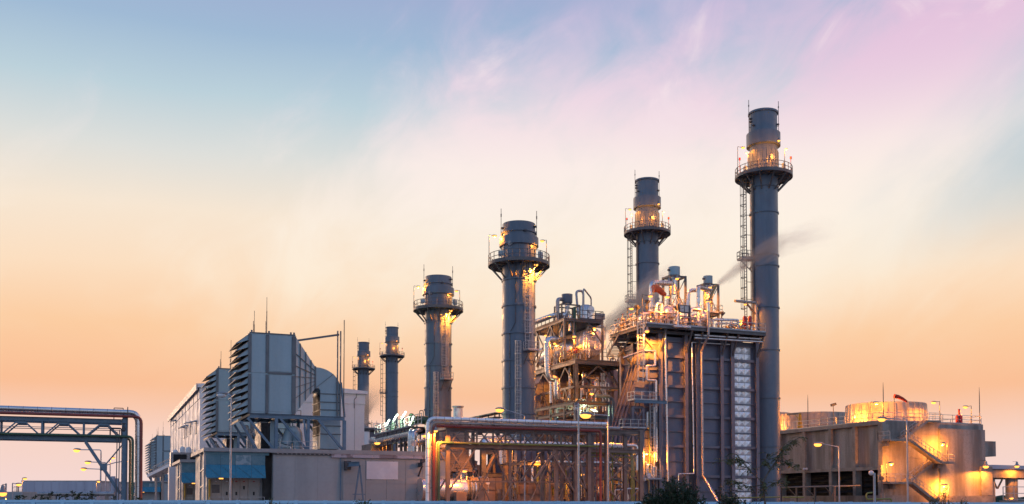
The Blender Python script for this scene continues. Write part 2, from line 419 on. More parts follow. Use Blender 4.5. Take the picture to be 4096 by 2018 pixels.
# ---------------------------------------------------------------- lamps
def add_light(root, p, power, col=(1.0, 0.285, 0.022), rad=0.12, cone=178):
    """shaded fixture: the light falls in a wide cone below it"""
    ld = bpy.data.lights.new('lamp_light', 'SPOT' if cone else 'POINT')
    if cone: ld.spot_size = R(cone); ld.spot_blend = 0.22
    ld.energy = power * (1.25 if cone else 1.0); ld.color = col; ld.shadow_soft_size = rad
    o = bpy.data.objects.new('lamp_light', ld); COL.objects.link(o); o.parent = root; o.location = Vector(p) - wloc(root)
def pole_lamp(base, top, arm, label, group, power=600, r=0.04, name='platform_lamp', lit=True, hs=1.0, cat='lamp', polemat='steel', rise=0.0, cone=178):
    """base point, height of the pole top, plan vector of the arm"""
    base = Vector(base); t = thing(name, label, cat, base, group)
    tp = Vector((base.x, base.y, top)); a = Vector((arm[0], arm[1], 0)); L = a.length
    MB().tube([base, tp], r, 8, radii=[r * 1.35, r]).build('pole', polemat, t, smooth=True)
    MB().cyl(base, base + Z3 * 0.12, r * 3, 8).build('base_plate', polemat, t)
    e = tp + a + Z3 * rise
    MB().tube(fillet([tp - Z3 * 0.02, tp + Z3 * (0.15 * L + 0.05), e], 0.3 * L), r * 0.75, 6).build('arm', polemat, t, smooth=True)
    d = a.normalized() if L > 0 else Vector((1, 0, 0))
    ang = math.atan2(d.y, d.x)
    h = MB(); h.sphere((0, 0, 0), 1.0, 10, 6)
    def put(mb, cx, sx_, sy2, sz, dz, name_, mt):
        c = MB(); c.f = mb.f
        for p in mb.v:
            x = p[0] * sx_ + cx; y = p[1] * sy2
            c.v.append((e.x + x * math.cos(ang) - y * math.sin(ang), e.y + x * math.sin(ang) + y * math.cos(ang), e.z + p[2] * sz + dz))
        return c.build(name_, mt, t, smooth=60)
    put(h, 0.2 * hs, 0.34 * hs, 0.17 * hs, 0.10 * hs, 0.03 * hs, 'lamp_head', 'lamp_head')
    put(h, 0.24 * hs, 0.28 * hs, 0.17 * hs, 0.16 * hs, -0.07 * hs, 'bulb', 'bulb' if lit else 'bulb_off')
    if lit and power: add_light(t, e + d * 0.24 * hs - Z3 * 0.32 * hs, power, cone=cone)
    return t
def flood_lamp(p, d, label, group, power=600, hs=1.0, name='bulkhead_lamp', bracket=None):
    """round bell-shaped fixture hanging at p; bracket: a point on what carries it"""
    p = Vector(p); t = thing(name, label, 'lamp', p, group)
    MB().lathe(p, [(0.05 * hs, 0.36 * hs), (0.09 * hs, 0.3 * hs), (0.11 * hs, 0.16 * hs), (0.24 * hs, 0.0)], 12).build('lamp_shade', 'lamp_head', t, smooth=True)
    b = MB(); b.sphere(p - Z3 * 0.04 * hs, 0.19 * hs, 10, 6, (1, 1, 0.7)); b.build('bulb', 'bulb', t, smooth=60)
    if bracket is not None:
        MB().tube([p + Z3 * 0.33 * hs, Vector((p.x, p.y, bracket[2] if bracket[2] > p.z + 0.4 else p.z + 0.5)), Vector(bracket)], 0.03, 5).build('bracket', 'steel', t)
    if power: add_light(t, p - Z3 * 0.3 * hs + Vector((d[0], d[1], 0)) * 0.1, power)
    return t

# ---------------------------------------------------------------- boundary wall (blue painted precast panels between posts)
bw = thing('boundary_wall', 'pale blue painted precast panel wall running along the front of the plant', 'wall', (0, 58, 0))
WA = atD(-330, 2001, 62.0); WB = atD(4450, 2001, 62.0)
wl = (WB - WA); wl.z = 0; WL = wl.length; wd = wl.normalized(); wn = Vector((wd.y, -wd.x, 0))      # towards the camera
npan = 41
for i in range(npan + 1):
    p = WA + wd * (WL * i / npan); f = i / npan; tz = 2.81 - 0.2 * f
    b = MB(); c = Vector((p.x, p.y, 0))
    b.prism([c - wd * 0.11 - wn * 0.1, c + wd * 0.11 - wn * 0.1, c + wd * 0.11 + wn * 0.14, c - wd * 0.11 + wn * 0.14], Z3 * (tz + 0.004))
    b.build('post', 'wall_blue', bw)
    if i < npan:
        q = WA + wd * (WL * (i + 1) / npan); e = Vector((q.x, q.y, 0)); c2 = c + wd * 0.113; e2 = e - wd * 0.113; tz2 = tz
        b = MB(); b.prism([c2 - wn * 0.04, e2 - wn * 0.04, e2 + wn * 0.04, c2 + wn * 0.04], Z3 * (tz - 0.178)); b.build('panel', 'wall_blue', bw)
        b = MB(); b.prism([c2 - wn * 0.09, e2 - wn * 0.09, e2 + wn * 0.11, c2 + wn * 0.11], Z3 * 0.16)
        b.v = [(x, y, zz + tz - 0.18) for (x, y, zz) in b.v]; b.build('coping', 'wall_blue', bw)
        b = MB(); b.prism([c2 + wn * 0.045 + wd * 0.1, e2 + wn * 0.045 - wd * 0.1, e2 + wn * 0.07 - wd * 0.1, c2 + wn * 0.07 + wd * 0.1], Z3 * 0.05)
        b.v = [(x, y, zz + tz - 0.32) for (x, y, zz) in b.v]; b.build('panel_rim', 'wall_blue', bw)
# ---------------------------------------------------------------- chimneys
LEFT = Vector((-RGT[0], -RGT[1], 0)); NEAR = Vector((-FWD[0], -FWD[1], 0)); RIGHT = -LEFT
DY2, DY3, DY4 = 33.6, 197.5, 232.0
AX, AY = 89.7, 119.6
CX, CY = 50.7, 119.7
def dirv(deg):
    """plan direction: 0 towards the camera, 90 to the right of the view, -90 to the left"""
    a = R(deg); return NEAR * math.cos(a) + RIGHT * math.sin(a)
def platform_ring(t, c, zt, r_in, r_out, n_br, br_drop, r_shell, gap=None):
    """round service platform on raking brackets"""
    n = 40; b = MB()
    b.lathe((c.x, c.y, zt), [(r_in, -0.14), (r_out, -0.14), (r_out, 0.0), (r_in, 0.0), (r_in, -0.14)], n, cap=False); dk = b.build('platform', 'grating', t)
    b = MB(); b.lathe((c.x, c.y, zt), [(r_out - 0.02, -0.32), (r_out + 0.06, -0.32), (r_out + 0.06, 0.12), (r_out - 0.02, 0.12), (r_out - 0.02, -0.32)], n, cap=False); b.build('edge_beam', 'steel', dk)
    for k in range(n_br):
        a = 2 * math.pi * (k + 0.5) / n_br; d = Vector((math.cos(a), math.sin(a), 0)); b = MB()
        b.beam(c + d * (r_shell) + Z3 * (zt - br_drop), c + d * (r_out - 0.15) + Z3 * (zt - 0.3), 0.16)
        b.beam(c + d * (r_shell) + Z3 * (zt - 0.3), c + d * (r_out - 0.1) + Z3 * (zt - 0.3), 0.14, 0.2)
        b.build('bracket', 'steel', t)
    b = MB(); pts = [c + Vector((math.cos(2 * math.pi * k / 26), math.sin(2 * math.pi * k / 26), 0)) * r_out + Z3 * zt for k in range(26)]
    railing(b, pts, 1.15, 1.4, 0.04, closed=True, toe=False); b.build('railing', 'steel', t)
def box_on(t, c, d, dist, zt, sz, name, m):
    p = c + d * dist; b = MB(); s = Vector((-d.y, d.x, 0))
    b.beam(p + Z3 * zt - s * sz[0] / 2, p + Z3 * zt + s * sz[0] / 2, sz[1], sz[2]); b.beam(p + Z3 * (zt - 0.75), p + Z3 * (zt - sz[2] / 2), 0.09)
    return b.build(name, m, t)
def main_stack(X, Y, label):
    c = Vector((X, Y, 0)); t = thing('chimney_stack', label, 'chimney', (X, Y, 0), 'tall slim chimneys of the boilers')
    h = lambda py, q=2.0: hz(X + NEAR.x * q, Y + NEAR.y * q, py)
    r = 2.0; zt = h(433); rm = 2.08
    b = MB(); b.lathe(c, [(r + 0.15, 0), (r + 0.15, 0.5), (r, 0.5), (r, zt), (r - 0.15, zt), (r - 0.15, zt - 2.5)], 40); b.build('shell', 'stack_paint', t, smooth=True)
    b = MB(); b.lathe(c, [(r, zt - 0.26), (r + 0.17, zt - 0.26), (r + 0.17, zt + 0.02), (r - 0.16, zt + 0.02)], 40, cap=False); b.build('top_rim', 'stack_paint', t, smooth=30)
    b = MB(); za, zb = h(570), h(519)
    b.lathe(c, [(r, za - 0.1), (r + 0.44, za), (r + 0.44, zb), (r, zb + 0.12)], 40, cap=False); b.build('wind_collar', 'stack_paint', t, smooth=30)
    # silencer casing with upright ribs above the platform
    zc, zd = h(668), h(594)
    b = MB(); b.lathe(c, [(r + 0.11, zc), (r + 0.11, zd), (r, zd)], 40, cap=False); cas = b.build('casing', 'stack_paint', t, smooth=30)
    for k in range(18):
        d = dirv(k * 20); s = Vector((-d.y, d.x, 0)); b = MB(); b.beam(c + d * (r + 0.13) + Z3 * zc, c + d * (r + 0.13) + Z3 * zd, 0.07); b.build('casing_rib', 'stack_paint', cas)
    zp = h(672, 4.0); platform_ring(t, c, zp, r + 0.02, 4.08, 12, 2.3, r)
    for py in (738, 842, 1013, 1057, 1225, 1396, 1590, 1785):
        zz = h(py); b = MB(); b.lathe(c, [(r, zz - 0.1), (r + 0.13, zz - 0.1), (r + 0.13, zz + 0.1), (r, zz + 0.1)], 40, cap=False); b.build('stiffener_ring', 'stack_paint', t)
    for dg, zl in ((-82, h(404, 0)), (68, h(415, 0))):
        d = dirv(dg); p = c + d * (r + 0.2); b = MB(); b.beam(p + Z3 * (zt - 4.0), p + Z3 * zl, 0.06); b.beam(p + Z3 * (zl - 1.0), p + Z3 * (zl - 0.75), 0.12)
        for zz in (zt - 3.6, zt - 2.2): b.beam(c + d * r + Z3 * zz, p + Z3 * zz, 0.08)
        b.build('lightning_rod', 'steel_dark', t)
    for dg, zz in ((-55, h(494)), (62, h(488)), (-72, h(462)), (-72, h(474))):
        d = dirv(dg); b = MB(); b.beam(c + d * (r - 0.02) + Z3 * zz, c + d * (r + 0.32) + Z3 * zz, 0.34, 0.16); b.build('lifting_lug', 'steel_dark', t)
    d = dirv(-78); b = MB(); ladder(b, c + d * (r + 1.0) + Z3 * h(1290), c + d * (r + 1.0) + Z3 * (zp + 0.1), d, 0.75, r=0.05); b.build('ladder', 'steel_dark', t)
    for py in (760, 850, 930, 1120, 1190, 1260): MB().beam(c + d * r + Z3 * h(py), c + d * (r + 1.0) + Z3 * h(py), 0.07).build('ladder_bracket', 'steel_dark', t)
    zq = h(1030); q = c + d * (r + 0.95); s = Vector((-d.y, d.x, 0)); b = MB()
    b.beam(c + d * r + Z3 * zq, c + d * (r + 1.9) + Z3 * zq, 1.7, 0.14); dk = b.build('landing', 'grating', t)
    b = MB(); e = [c + d * (r + 0.1) - s * 0.85, c + d * (r + 1.9) - s * 0.85, c + d * (r + 1.9) + s * 0.85, c + d * (r + 0.1) + s * 0.85]
    railing(b, [p + Z3 * (zq + 0.07) for p in e], 1.1, 0.9, 0.04); b.build('landing_railing', 'steel_dark', dk)
    b = MB(); b.beam(c + d * r + Z3 * (zq - 1.7), c + d * (r + 1.8) + Z3 * (zq - 0.1), 0.12); b.build('landing_brace', 'steel', dk)
    d2 = dirv(-62); b = MB(); b.beam(c + d2 * (r + 0.12) + Z3 * 1, c + d2 * (r + 0.12) + Z3 * zp, 0.35, 0.22, up=d2); b.build('cable_tray', 'steel', t)
    box_on(t, c, dirv(52), 3.1, zp + 0.95, (0.75, 0.3, 0.7), 'junction_box', 'filter_paint')
    box_on(t, c, dirv(-66), 3.3, zp + 0.8, (0.55, 0.3, 0.6), 'junction_box', 'filter_paint')
    for dg in (-74, 66):
        d3 = dirv(dg); p = c + d3 * 3.9 + Z3 * zp; b = MB(); b.beam(p, p + Z3 * 2.1, 0.05); b.cyl(p + Z3 * 2.1, p + Z3 * 2.45, 0.15, 8); b.build('beacon', 'red_paint', t)
    d4 = dirv(22); b = MB(); b.cyl(c + d4 * (r + 0.1) + Z3 * h(628), c + d4 * (r + 0.22) + Z3 * h(628), 0.42, 14); b.build('inspection_port', 'lamp_head', t)
    return t
def bypass_stack(X, Y, label):
    c = Vector((X, Y, 0)); t = thing('bypass_stack', label, 'chimney', (X, Y, 0), 'short wide bypass chimneys')
    h = lambda py, q=2.1: hz(X + NEAR.x * q, Y + NEAR.y * q, py)
    r = 2.16; zt = h(882)
    b = MB(); b.lathe(c, [(r, 9.6), (r, zt), (r - 0.15, zt), (r - 0.15, zt - 2.5)], 40); b.build('shell', 'stack_paint', t, smooth=True)
    zz = h(918); b = MB(); b.lathe(c, [(r, zz - 0.12), (r + 0.17, zz - 0.12), (r + 0.17, zz + 0.08), (r, zz + 0.08)], 40, cap=False); b.build('stiffener_ring', 'stack_paint', t)
    za, zb = h(973), h(939); b = MB(); b.lathe(c, [(r, za - 0.15), (r + 0.42, za), (r + 0.42, zb), (r, zb + 0.1)], 40, cap=False); b.build('wind_collar', 'stack_paint', t, smooth=30)
    zc = h(1036); b = MB(); b.lathe(c, [(r + 0.12, zc), (r + 0.12, za - 0.1)], 40, cap=False); cas = b.build('casing', 'stack_paint', t, smooth=30)
    for dg in (-58, -40, 2, 40, 62):
        d = dirv(dg); b = MB(); b.beam(c + d * (r + 0.14) + Z3 * zc, c + d * (r + 0.14) + Z3 * (za - 0.1), 0.09); b.build('casing_rib', 'stack_paint', cas)
    d = dirv(-28); b = MB(); p = c + d * (r + 0.1) + Z3 * h(970); b.tube([p, p + d * 0.25], 0.38, 16); b.tube([p + d * 0.25, p + d * 0.4], 0.2, 12); b.build('inspection_port', 'lamp_head', t, smooth=True)
    zp = h(1030, 4.0); platform_ring(t, c, zp, r + 0.02, 4.0, 12, 2.2, r)
    for py in (1112, 1217, 1329, 1438, 1548, 1653):
        zz = h(py); b = MB(); b.lathe(c, [(r, zz - 0.1), (r + 0.14, zz - 0.1), (r + 0.14, zz + 0.1), (r, zz + 0.1)], 40, cap=False); b.build('stiffener_ring', 'stack_paint', t)
    for dg, zl in ((-88, h(836, 0)), (86, h(846, 0))):
        d = dirv(dg); p = c + d * (r + 0.18); b = MB(); b.beam(p + Z3 * (zt - 3.2), p + Z3 * zl, 0.06); b.beam(p + Z3 * (zl - 1.1), p + Z3 * (zl - 0.7), 0.12)
        for zz in (zt - 1.0, zt - 2.2): b.beam(c + d * r + Z3 * zz, p + Z3 * zz, 0.08)
        b.build('lightning_rod', 'steel_dark', t)
    for dg, zz in ((-70, h(903)), (66, h(898)), (20, h(922))):
        d = dirv(dg); b = MB(); b.beam(c + d * (r - 0.02) + Z3 * zz, c + d * (r + 0.32) + Z3 * zz, 0.4, 0.2); b.build('lifting_lug', 'steel_dark', t)
    # caged ladders down the camera side
    d = dirv(27); lb, lt_ = h(1402), zp + 0.1
    b = MB(); ladder(b, c + d * (r + 0.22) + Z3 * lb, c + d * (r + 0.22) + Z3 * lt_, d, 0.6, r=0.04); b.build('upper_ladder', 'galv', t)
    b = MB()
    for k in (0.45, 0.6, 0.75):
        q = dirv(27 + k * 32); b.beam(c + q * (r + 0.16) + Z3 * lb, c + q * (r + 0.16) + Z3 * zp, 0.07)
    b.build('conduit', 'galv', t)
    d = dirv(34); s = Vector((-d.y, d.x, 0)); zq = lb - 0.1; b = MB(); b.beam(c + d * r + Z3 * zq, c + d * (r + 1.25) + Z3 * zq, 1.7, 0.12); dk = b.build('landing', 'grating', t)
    b = MB(); e = [c + d * (r + 0.1) - s * 0.85, c + d * (r + 1.25) - s * 0.85, c + d * (r + 1.25) + s * 0.85, c + d * (r + 0.1) + s * 0.85]
    railing(b, [p + Z3 * (zq + 0.06) for p in e], 1.1, 0.8, 0.035); b.build('landing_railing', 'galv', dk)
    for k in (-1, 1): MB().beam(c + d * r + s * 0.7 * k + Z3 * (zq - 1.7), c + d * (r + 1.15) + s * 0.7 * k + Z3 * (zq - 0.08), 0.1).build('landing_brace', 'steel', dk)
    d = dirv(-3); b = MB(); ladder(b, c + d * (r + 0.22) + Z3 * 9.7, c + d * (r + 0.22) + Z3 * (zq + 1.2), d, 0.6, r=0.04); b.build('lower_ladder', 'galv', t)
    d = dirv(-33); b = MB(); b.beam(c + d * (r + 0.06) + Z3 * 10, c + d * (r + 0.06) + Z3 * h(1330), 0.07)
    for py in (1335, 1415, 1495, 1575): b.beam(c + d * (r - 0.02) + Z3 * h(py), c + d * (r + 0.14) + Z3 * h(py), 0.2, 0.08)
    b.tube([c + d * (r + 0.06) + Z3 * h(1330), c + dirv(-22) * (r + 0.08) + Z3 * h(1312), c + dirv(-12) * (r + 0.08) + Z3 * h(1290), c + dirv(-10) * (r + 0.08) + Z3 * (zp - 0.2)], 0.04, 5); b.build('riser_conduit', 'steel_dark', t)
    box_on(t, c, dirv(-46), 3.2, zp + 0.95, (0.8, 0.3, 0.65), 'junction_box', 'filter_paint')
    box_on(t, c, dirv(58), 3.3, zp + 0.85, (0.85, 0.3, 0.8), 'junction_box', 'filter_paint')
    return t
SA = main_stack(AX, AY, 'tallest grey chimney stack with round platform, rising beside the ribbed boiler casing')
SC = bypass_stack(CX, CY, 'wide dark grey bypass chimney with caged ladder, beside the silver deaerator drum')
copy_tree(SA, (0, DY2, 0), 'grey chimney stack behind the two vent silencers, its foot hidden by the boiler')
copy_tree(SA, (-0.8, DY3, 0), 'far slim grey chimney rising behind the green-lit pipe rack')
copy_tree(SA, (-1.7, DY4, 0), 'farthest slim grey chimney with steam at its foot, beside the white turbine hall')
copy_tree(SC, (0, DY2, 0), 'wide dark grey bypass chimney standing behind the beige machine house roof')
def stack_lamps(X, Y, kind, desc, k=1.0, bulbs=True):
    c = Vector((X, Y, 0)); h0 = (AX, AY) if kind == 'main' else (CX, CY); h = lambda py, q=0.0: hz(h0[0] + NEAR.x * q, h0[1] + NEAR.y * q, py)
    G = 'lamps on the chimney platforms'
    if kind == 'main':
        zp = h(672, 4.0)
        pole_lamp(c + dirv(-80) * 4.0 + Z3 * zp, h(597), RIGHT * 0.55, 'tall pole lamp at the platform rail of the ' + desc, G, 350 * k)
        p = c + dirv(46) * (2.0 + 0.5) + Z3 * h(580); flood_lamp(p, dirv(46), 'bell lamp above the ribbed casing of the ' + desc, G, 0, 1.1, bracket=c + dirv(46) * 2.0 + Z3 * (p.z + 0.5))
        pole_lamp(c + dirv(34) * 3.95 + Z3 * zp, zp + 2.9, dirv(34) * 0.2, 'short lamp post facing the casing of the ' + desc, G, 1200 * k, hs=0.6, cone=0)
        if k >= 1: pole_lamp(c + dirv(-48) * 3.95 + Z3 * zp, zp + 2.6, dirv(-48) * 0.2, 'low lamp by the junction box of the ' + desc, G, 1000 * k, hs=0.5, cone=0)
    else:
        zp = h(1030, 4.0)
        pole_lamp(c + dirv(-82) * 3.95 + Z3 * zp, h(948), RIGHT * 0.5, 'taller of two rail lamps on the ' + desc, G, 1500 * k, cone=0)
        pole_lamp(c + dirv(66) * 3.9 + Z3 * zp, h(976), LEFT * 0.3, 'shorter of two rail lamps on the ' + desc, G, 500 * k)
        p = c + dirv(40) * (2.16 + 1.25) + Z3 * h(1078); flood_lamp(p, dirv(40), 'bell lamp over the caged ladder of the ' + desc, G, 7000 * k, 1.4, bracket=c + dirv(40) * 3.6 + Z3 * (zp - 0.2))
stack_lamps(AX, AY, 'main', 'tallest chimney')
stack_lamps(AX, AY + DY2, 'main', 'chimney behind the vent silencers')
stack_lamps(AX - 0.8, AY + DY3, 'main', 'far chimney behind the green-lit pipe rack', 0.999)
stack_lamps(AX - 1.7, AY + DY4, 'main', 'farthest chimney beside the white hall', 0.999)
stack_lamps(CX, CY, 'bypass', 'wide chimney beside the deaerator')
stack_lamps(CX, CY + DY2, 'bypass', 'wide chimney behind the machine house')
# ---------------------------------------------------------------- heat recovery boiler of the first train
z4 = zm(2420, 1040, 2.885); z5 = zm(2420, 1280, 1.719); z6 = zm(2560, 1400, 2.053)
HY0, HY1, HX0, HX1, HDK = 114.1, 125.1, 68.8, 84.6, 25.8
HTOP = 24.6
hb = thing('recovery_boiler', 'huge ribbed grey boiler casing with a strip of silver quilted panels beside the tallest chimney', 'boiler', (76, 119.6, 0), 'heat recovery boilers')
fx = lambda x, y=700: atY(*z5(x, y), HY0).x
b = MB(); b.box(HX0 + 0.25, HY0 + 0.45, 0, HX1 - 0.2, HY1, HTOP); b.build('casing', 'hrsg_paint', hb)
cols = [(fx(380), 0.62), (fx(558), 0.5), (fx(632), 0.42), (fx(803), 0.5), (fx(877), 0.55), (fx(1047), 0.5)]
for x, wd_ in cols:
    b = MB(); b.ibeam((x, HY0 + 0.12, 0), (x, HY0 + 0.12, HTOP + 0.3), wd_, 0.62, up=Vector((0, 1, 0)), tk=0.06); b.build('column', 'hrsg_rib', hb)
for y_ in (HY0 + 3.6, HY0 + 7.3, HY1 - 0.3):
    b = MB(); b.beam((HX0, y_, 0), (HX0, y_, HTOP), 0.5); b.build('column', 'hrsg_rib', hb)
rh0 = hz(76, HY0, 1907); rstep = (hz(76, HY0, 1435) - rh0) / 8.0
rows = [rh0 + rstep * (i - 1) for i in range(0, 11)]
bays = [(0, 1), (2, 3), (3, 4), (4, 5)]
for bi, (i, j) in enumerate(bays):
    xa = cols[i][0] + cols[i][1] / 2 + 0.004; xb = cols[j][0] - cols[j][1] / 2 - 0.004
    for k, zr in enumerate(rows):
        thick = (k % 2 == 1)
        b = MB(); d = 0.36 if thick else 0.24
        b.box(xa, HY0 + 0.45 - d, zr - (0.12 if thick else 0.05), xb, HY0 + 0.449, zr + (0.12 if thick else 0.05))
        if thick: b.box(xa, HY0 + 0.45 - d - 0.03, zr - 0.17, xb, HY0 + 0.45 - d, zr + 0.17)
        b.build('rib', 'hrsg_rib', hb)
b = MB(); b.box(cols[1][0] + 0.26, HY0 + 0.42, 0, cols[2][0] - 0.22, HY0 + 0.448, HTOP); b.build('expansion_joint', 'steel_dark', hb)
# quilted insulation panels: pressed pyramids
xa = cols[4][0] + 0.31; xb = fx(1016); pw = (xb - xa) / 3
def pyr(w_, h_, d_, sx, sz):
    b = MB(); ax_, az_ = w_ * (0.5 + sx), h_ * (0.5 + sz)
    b.add([(0.012, 0, 0.012), (w_ - 0.012, 0, 0.012), (w_ - 0.012, 0, h_ - 0.012), (0.012, 0, h_ - 0.012), (ax_, -d_, az_)], [(0, 1, 4), (1, 2, 4), (2, 3, 4), (3, 0, 4)])
    return b
pm = []
for k in range(3):
    o = pyr(pw, rstep / 2 - 0.07, 0.11 if k < 2 else 0.14, (0.0, 0.04, -0.05)[k], (0.0, 0.05, 0.08)[k]).build('quilted_panel', 'clad_bright', None, loc=(0, 0, 0)); pm.append(o.data); bpy.data.objects.remove(o)
for r_ in range(-1, 11):
    for half in range(2):
        for k in range(3):
            zz = rh0 + rstep * (r_ - 1) + 0.06 + half * (rstep / 2 - 0.03)
            if zz < 0.3 or zz > HTOP - 0.6: continue
            o = bpy.data.objects.new('quilted_panel', pm[(r_ * 7 + half * 2 + k * 3) % 3]); COL.objects.link(o); o.parent = hb
            o.location = Vector((xa + pw * k, HY0 + 0.42 - random.uniform(0, 0.03), zz)) - hb.location
# ribs on the side that faces left
for k, zr in enumerate(rows):
    b = MB(); b.box(HX0 + 0.02, HY0 + 0.5, zr - 0.08, HX0 + 0.249, HY1 - 0.1, zr + 0.08); b.build('side_rib', 'hrsg_rib', hb)
# inlet duct, widening from the turbine exhaust: front cheek and raked corner facet
Nn = [atY(*z5(x, y), HY0 + 0.3) for x, y in ((318, 118), (255, 250), (172, 590), (128, 760), (95, 930))]
Ff = [atY(*z5(x, y), HY0 + 2.6) for x, y in ((262, 122), (196, 262), (90, 587), (42, 760), (0, 930))]
Nn.append(Vector((Nn[-1].x - 0.6, Nn[-1].y, 0.3))); Ff.append(Vector((Ff[-1].x - 0.6, Ff[-1].y, 0.3)))
b = MB(); b.prism([Vector((HX0 + 0.2, HY0 + 0.3, 0.3)), Vector((HX0 + 0.2, HY0 + 0.3, HTOP - 0.2))] + Nn, (0, 0.05, 0)); dk = b.build('duct_cheek', 'hrsg_paint', hb)
b = MB(); n = len(Nn); b.add(Nn + Ff, [(i, i + 1, n + i + 1, n + i) for i in range(n - 1)])
Gg = [Vector((p.x + 2.2, HY0 + 5.0, p.z)) for p in Ff]; b.add(Ff + Gg, [(i, i + 1, n + i + 1, n + i) for i in range(n - 1)])
b.build('duct_facet', 'hrsg_rib', hb)
for f in (0.02, 0.34, 0.67, 0.98):
    b = MB(); pts = [Nn[i].lerp(Ff[i], f) for i in range(n)]
    for p, q in zip(pts[1:], pts[2:]): b.beam(p + Vector((-0.12, -0.12, 0.05)), q + Vector((-0.12, -0.12, 0.05)), 0.07, 0.34, up=Vector((-0.7, -0.7, 0.3)))
    b.build('duct_stringer', 'hrsg_rib', hb)
for i, f in ((1, 0.5), (2, 0.0), (2, 0.5), (3, 0.5)):
    p = Nn[i].lerp(Nn[i + 1], f); q = Ff[i].lerp(Ff[i + 1], f); b = MB(); b.beam(p + Vector((-0.06, -0.06, 0)), q + Vector((-0.06, -0.06, 0)), 0.2, 0.08); b.build('duct_stiffener', 'hrsg_rib', hb)
for y5 in (170, 225, 300, 345, 400, 470, 520, 600, 655, 712, 768, 825, 880, 935, 990, 1045, 1100, 1150):
    p = atY(*z5(360, y5), HY0 + 0.3)
    # left end on the raked edge
    for i in range(n - 1):
        if Nn[i].z >= p.z > Nn[i + 1].z:
            f = (Nn[i].z - p.z) / (Nn[i].z - Nn[i + 1].z); e = Nn[i].lerp(Nn[i + 1], f); break
    b = MB(); b.box(e.x + 0.1, HY0 + 0.12, p.z - 0.045, HX0 - 0.2, HY0 + 0.296, p.z + 0.045); b.build('cheek_rib', 'hrsg_rib', hb)
for x5, ytop in ((300, 180), (240, 560), (190, 600), (330, 420)):
    p = atY(*z5(x5, ytop), HY0 + 0.2); b = MB(); b.beam((p.x, HY0 + 0.2, 0.3), (p.x, HY0 + 0.2, p.z), 0.12, 0.18, up=Vector((0, 1, 0))); b.build('cheek_post', 'hrsg_rib', hb)
# big column and bent just left of the cheek, carrying the small platform
# deck
PXa, PXb, PYa, PYb = 65.6, 84.4, 112.4, 126.4
dkt = thing('boiler_deck', 'steel service deck with railings on top of the ribbed boiler, crowded with piping', 'platform', (75, 119, HDK), 'decks on top of the boilers')
PXn, PYn = 67.6, 122.3
b = MB(); b.box(PXn, PYa, HDK - 0.1, PXb, PYb, HDK); b.build('deck_plate', 'grating', dkt)
b = MB(); b.box(PXa, PYa, HDK - 0.1, PXn - 0.004, PYn, HDK); b.build('deck_plate', 'grating', dkt)
b = MB()
for (p, q) in (((PXa, PYa, 0), (PXb, PYa, 0)), ((PXa, PYa, 0), (PXa, PYn, 0)), ((PXa, PYn, 0), (PXn, PYn, 0)), ((PXb, PYa, 0), (PXb, PYb, 0))):
    b = MB(); b.ibeam(Vector(p) + Z3 * (HDK - 0.31), Vector(q) + Z3 * (HDK - 0.31), 0.24, 0.42); b.build('edge_beam', 'steel', dkt)
for x in [PXa + 2.6 + i * 2.5 for i in range(7)]:
    b = MB(); b.ibeam((x, PYa + 0.2, HDK - 0.35), (x, PYb - 0.2, HDK - 0.35), 0.2, 0.4); b.build('joist', 'steel', dkt)
for y in (HY0 - 0.2, HY0 + 3.4, HY0 + 7.2, HY1):
    b = MB(); b.ibeam(((PXa if y < PYn else PXn) + 0.1, y, HDK - 0.75), (PXb - 0.1, y, HDK - 0.75), 0.25, 0.4); b.build('girder', 'steel', dkt)
for x, _ in cols:
    b = MB(); b.beam((x, HY0 - 0.1, HDK - 3.3), (x - 0.0, PYa + 0.15, HDK - 0.55), 0.22); b.build('knee_brace', 'steel', dkt)
    b = MB(); b.beam((x, HY0 + 0.1, HTOP + 0.31), (x, HY0 + 0.1, HDK - 0.12), 0.35); b.build('stub_column', 'steel', dkt)
b = MB(); b.beam((HX0, HY0 + 0.1, HDK - 4.3), (PXa + 0.2, HY0 + 0.1, HDK - 0.8), 0.26); b.build('knee_brace', 'steel', dkt)
b = MB(); b.beam((HX0, PYn - 0.6, HDK - 4.3), (PXa + 0.2, PYn - 0.6, HDK - 0.8), 0.26); b.build('knee_brace', 'steel', dkt)
b = MB(); railing(b, [(PXb, PYa, HDK), (PXa, PYa, HDK), (PXa, PYn, HDK), (PXn, PYn, HDK), (PXn, PYb, HDK)], 1.15, 1.5, 0.04); b.build('railing', 'galv', dkt)
b = MB(); railing(b, [(PXn + 0.3, PYb, HDK), (PXb, PYb, HDK)], 1.15, 1.5, 0.04); b.build('railing', 'galv', dkt)
# stair from the deck down to the deaerator platform
P0 = atD(*z4(155, 865), 135.5); P1 = atD(*z4(20, 1120), 138.5)
st = thing('service_stair', 'open steel stair dropping from the boiler deck to the deaerator platform', 'stair', (P1.x, P1.y, P1.z))
sdv = (P1 - P0); sl = Vector((sdv.x, sdv.y, 0)).normalized(); ss = Vector((-sl.y, sl.x, 0))
side = Vector((RGT[0], RGT[1], 0)) * 0.55
P1s = P1
for k in (-1, 1): MB().beam(P0 + side * k * 1.6 + side * 1.6, P1 + side * k * 1.6 + side * 1.6, 0.1, 0.34).build('stringer', 'steel', st)
for i in range(15):
    p = P0.lerp(P1, (i + 0.5) / 15) + side * 1.6; MB().beam(p - side * 1.6, p + side * 1.6, 0.3, 0.06).build('tread', 'grating', st)
for k in (-1, 1):
    b = MB(); o = side * k * 1.6 + side * 1.6
    b.beam(P0 + o + Z3 * 1.1, P1 + o + Z3 * 1.1, 0.06)
    for i in range(6): p = P0.lerp(P1, i / 5) + o; b.beam(p, p + Z3 * 1.1, 0.06)
    b.build('handrail', 'steel', st)

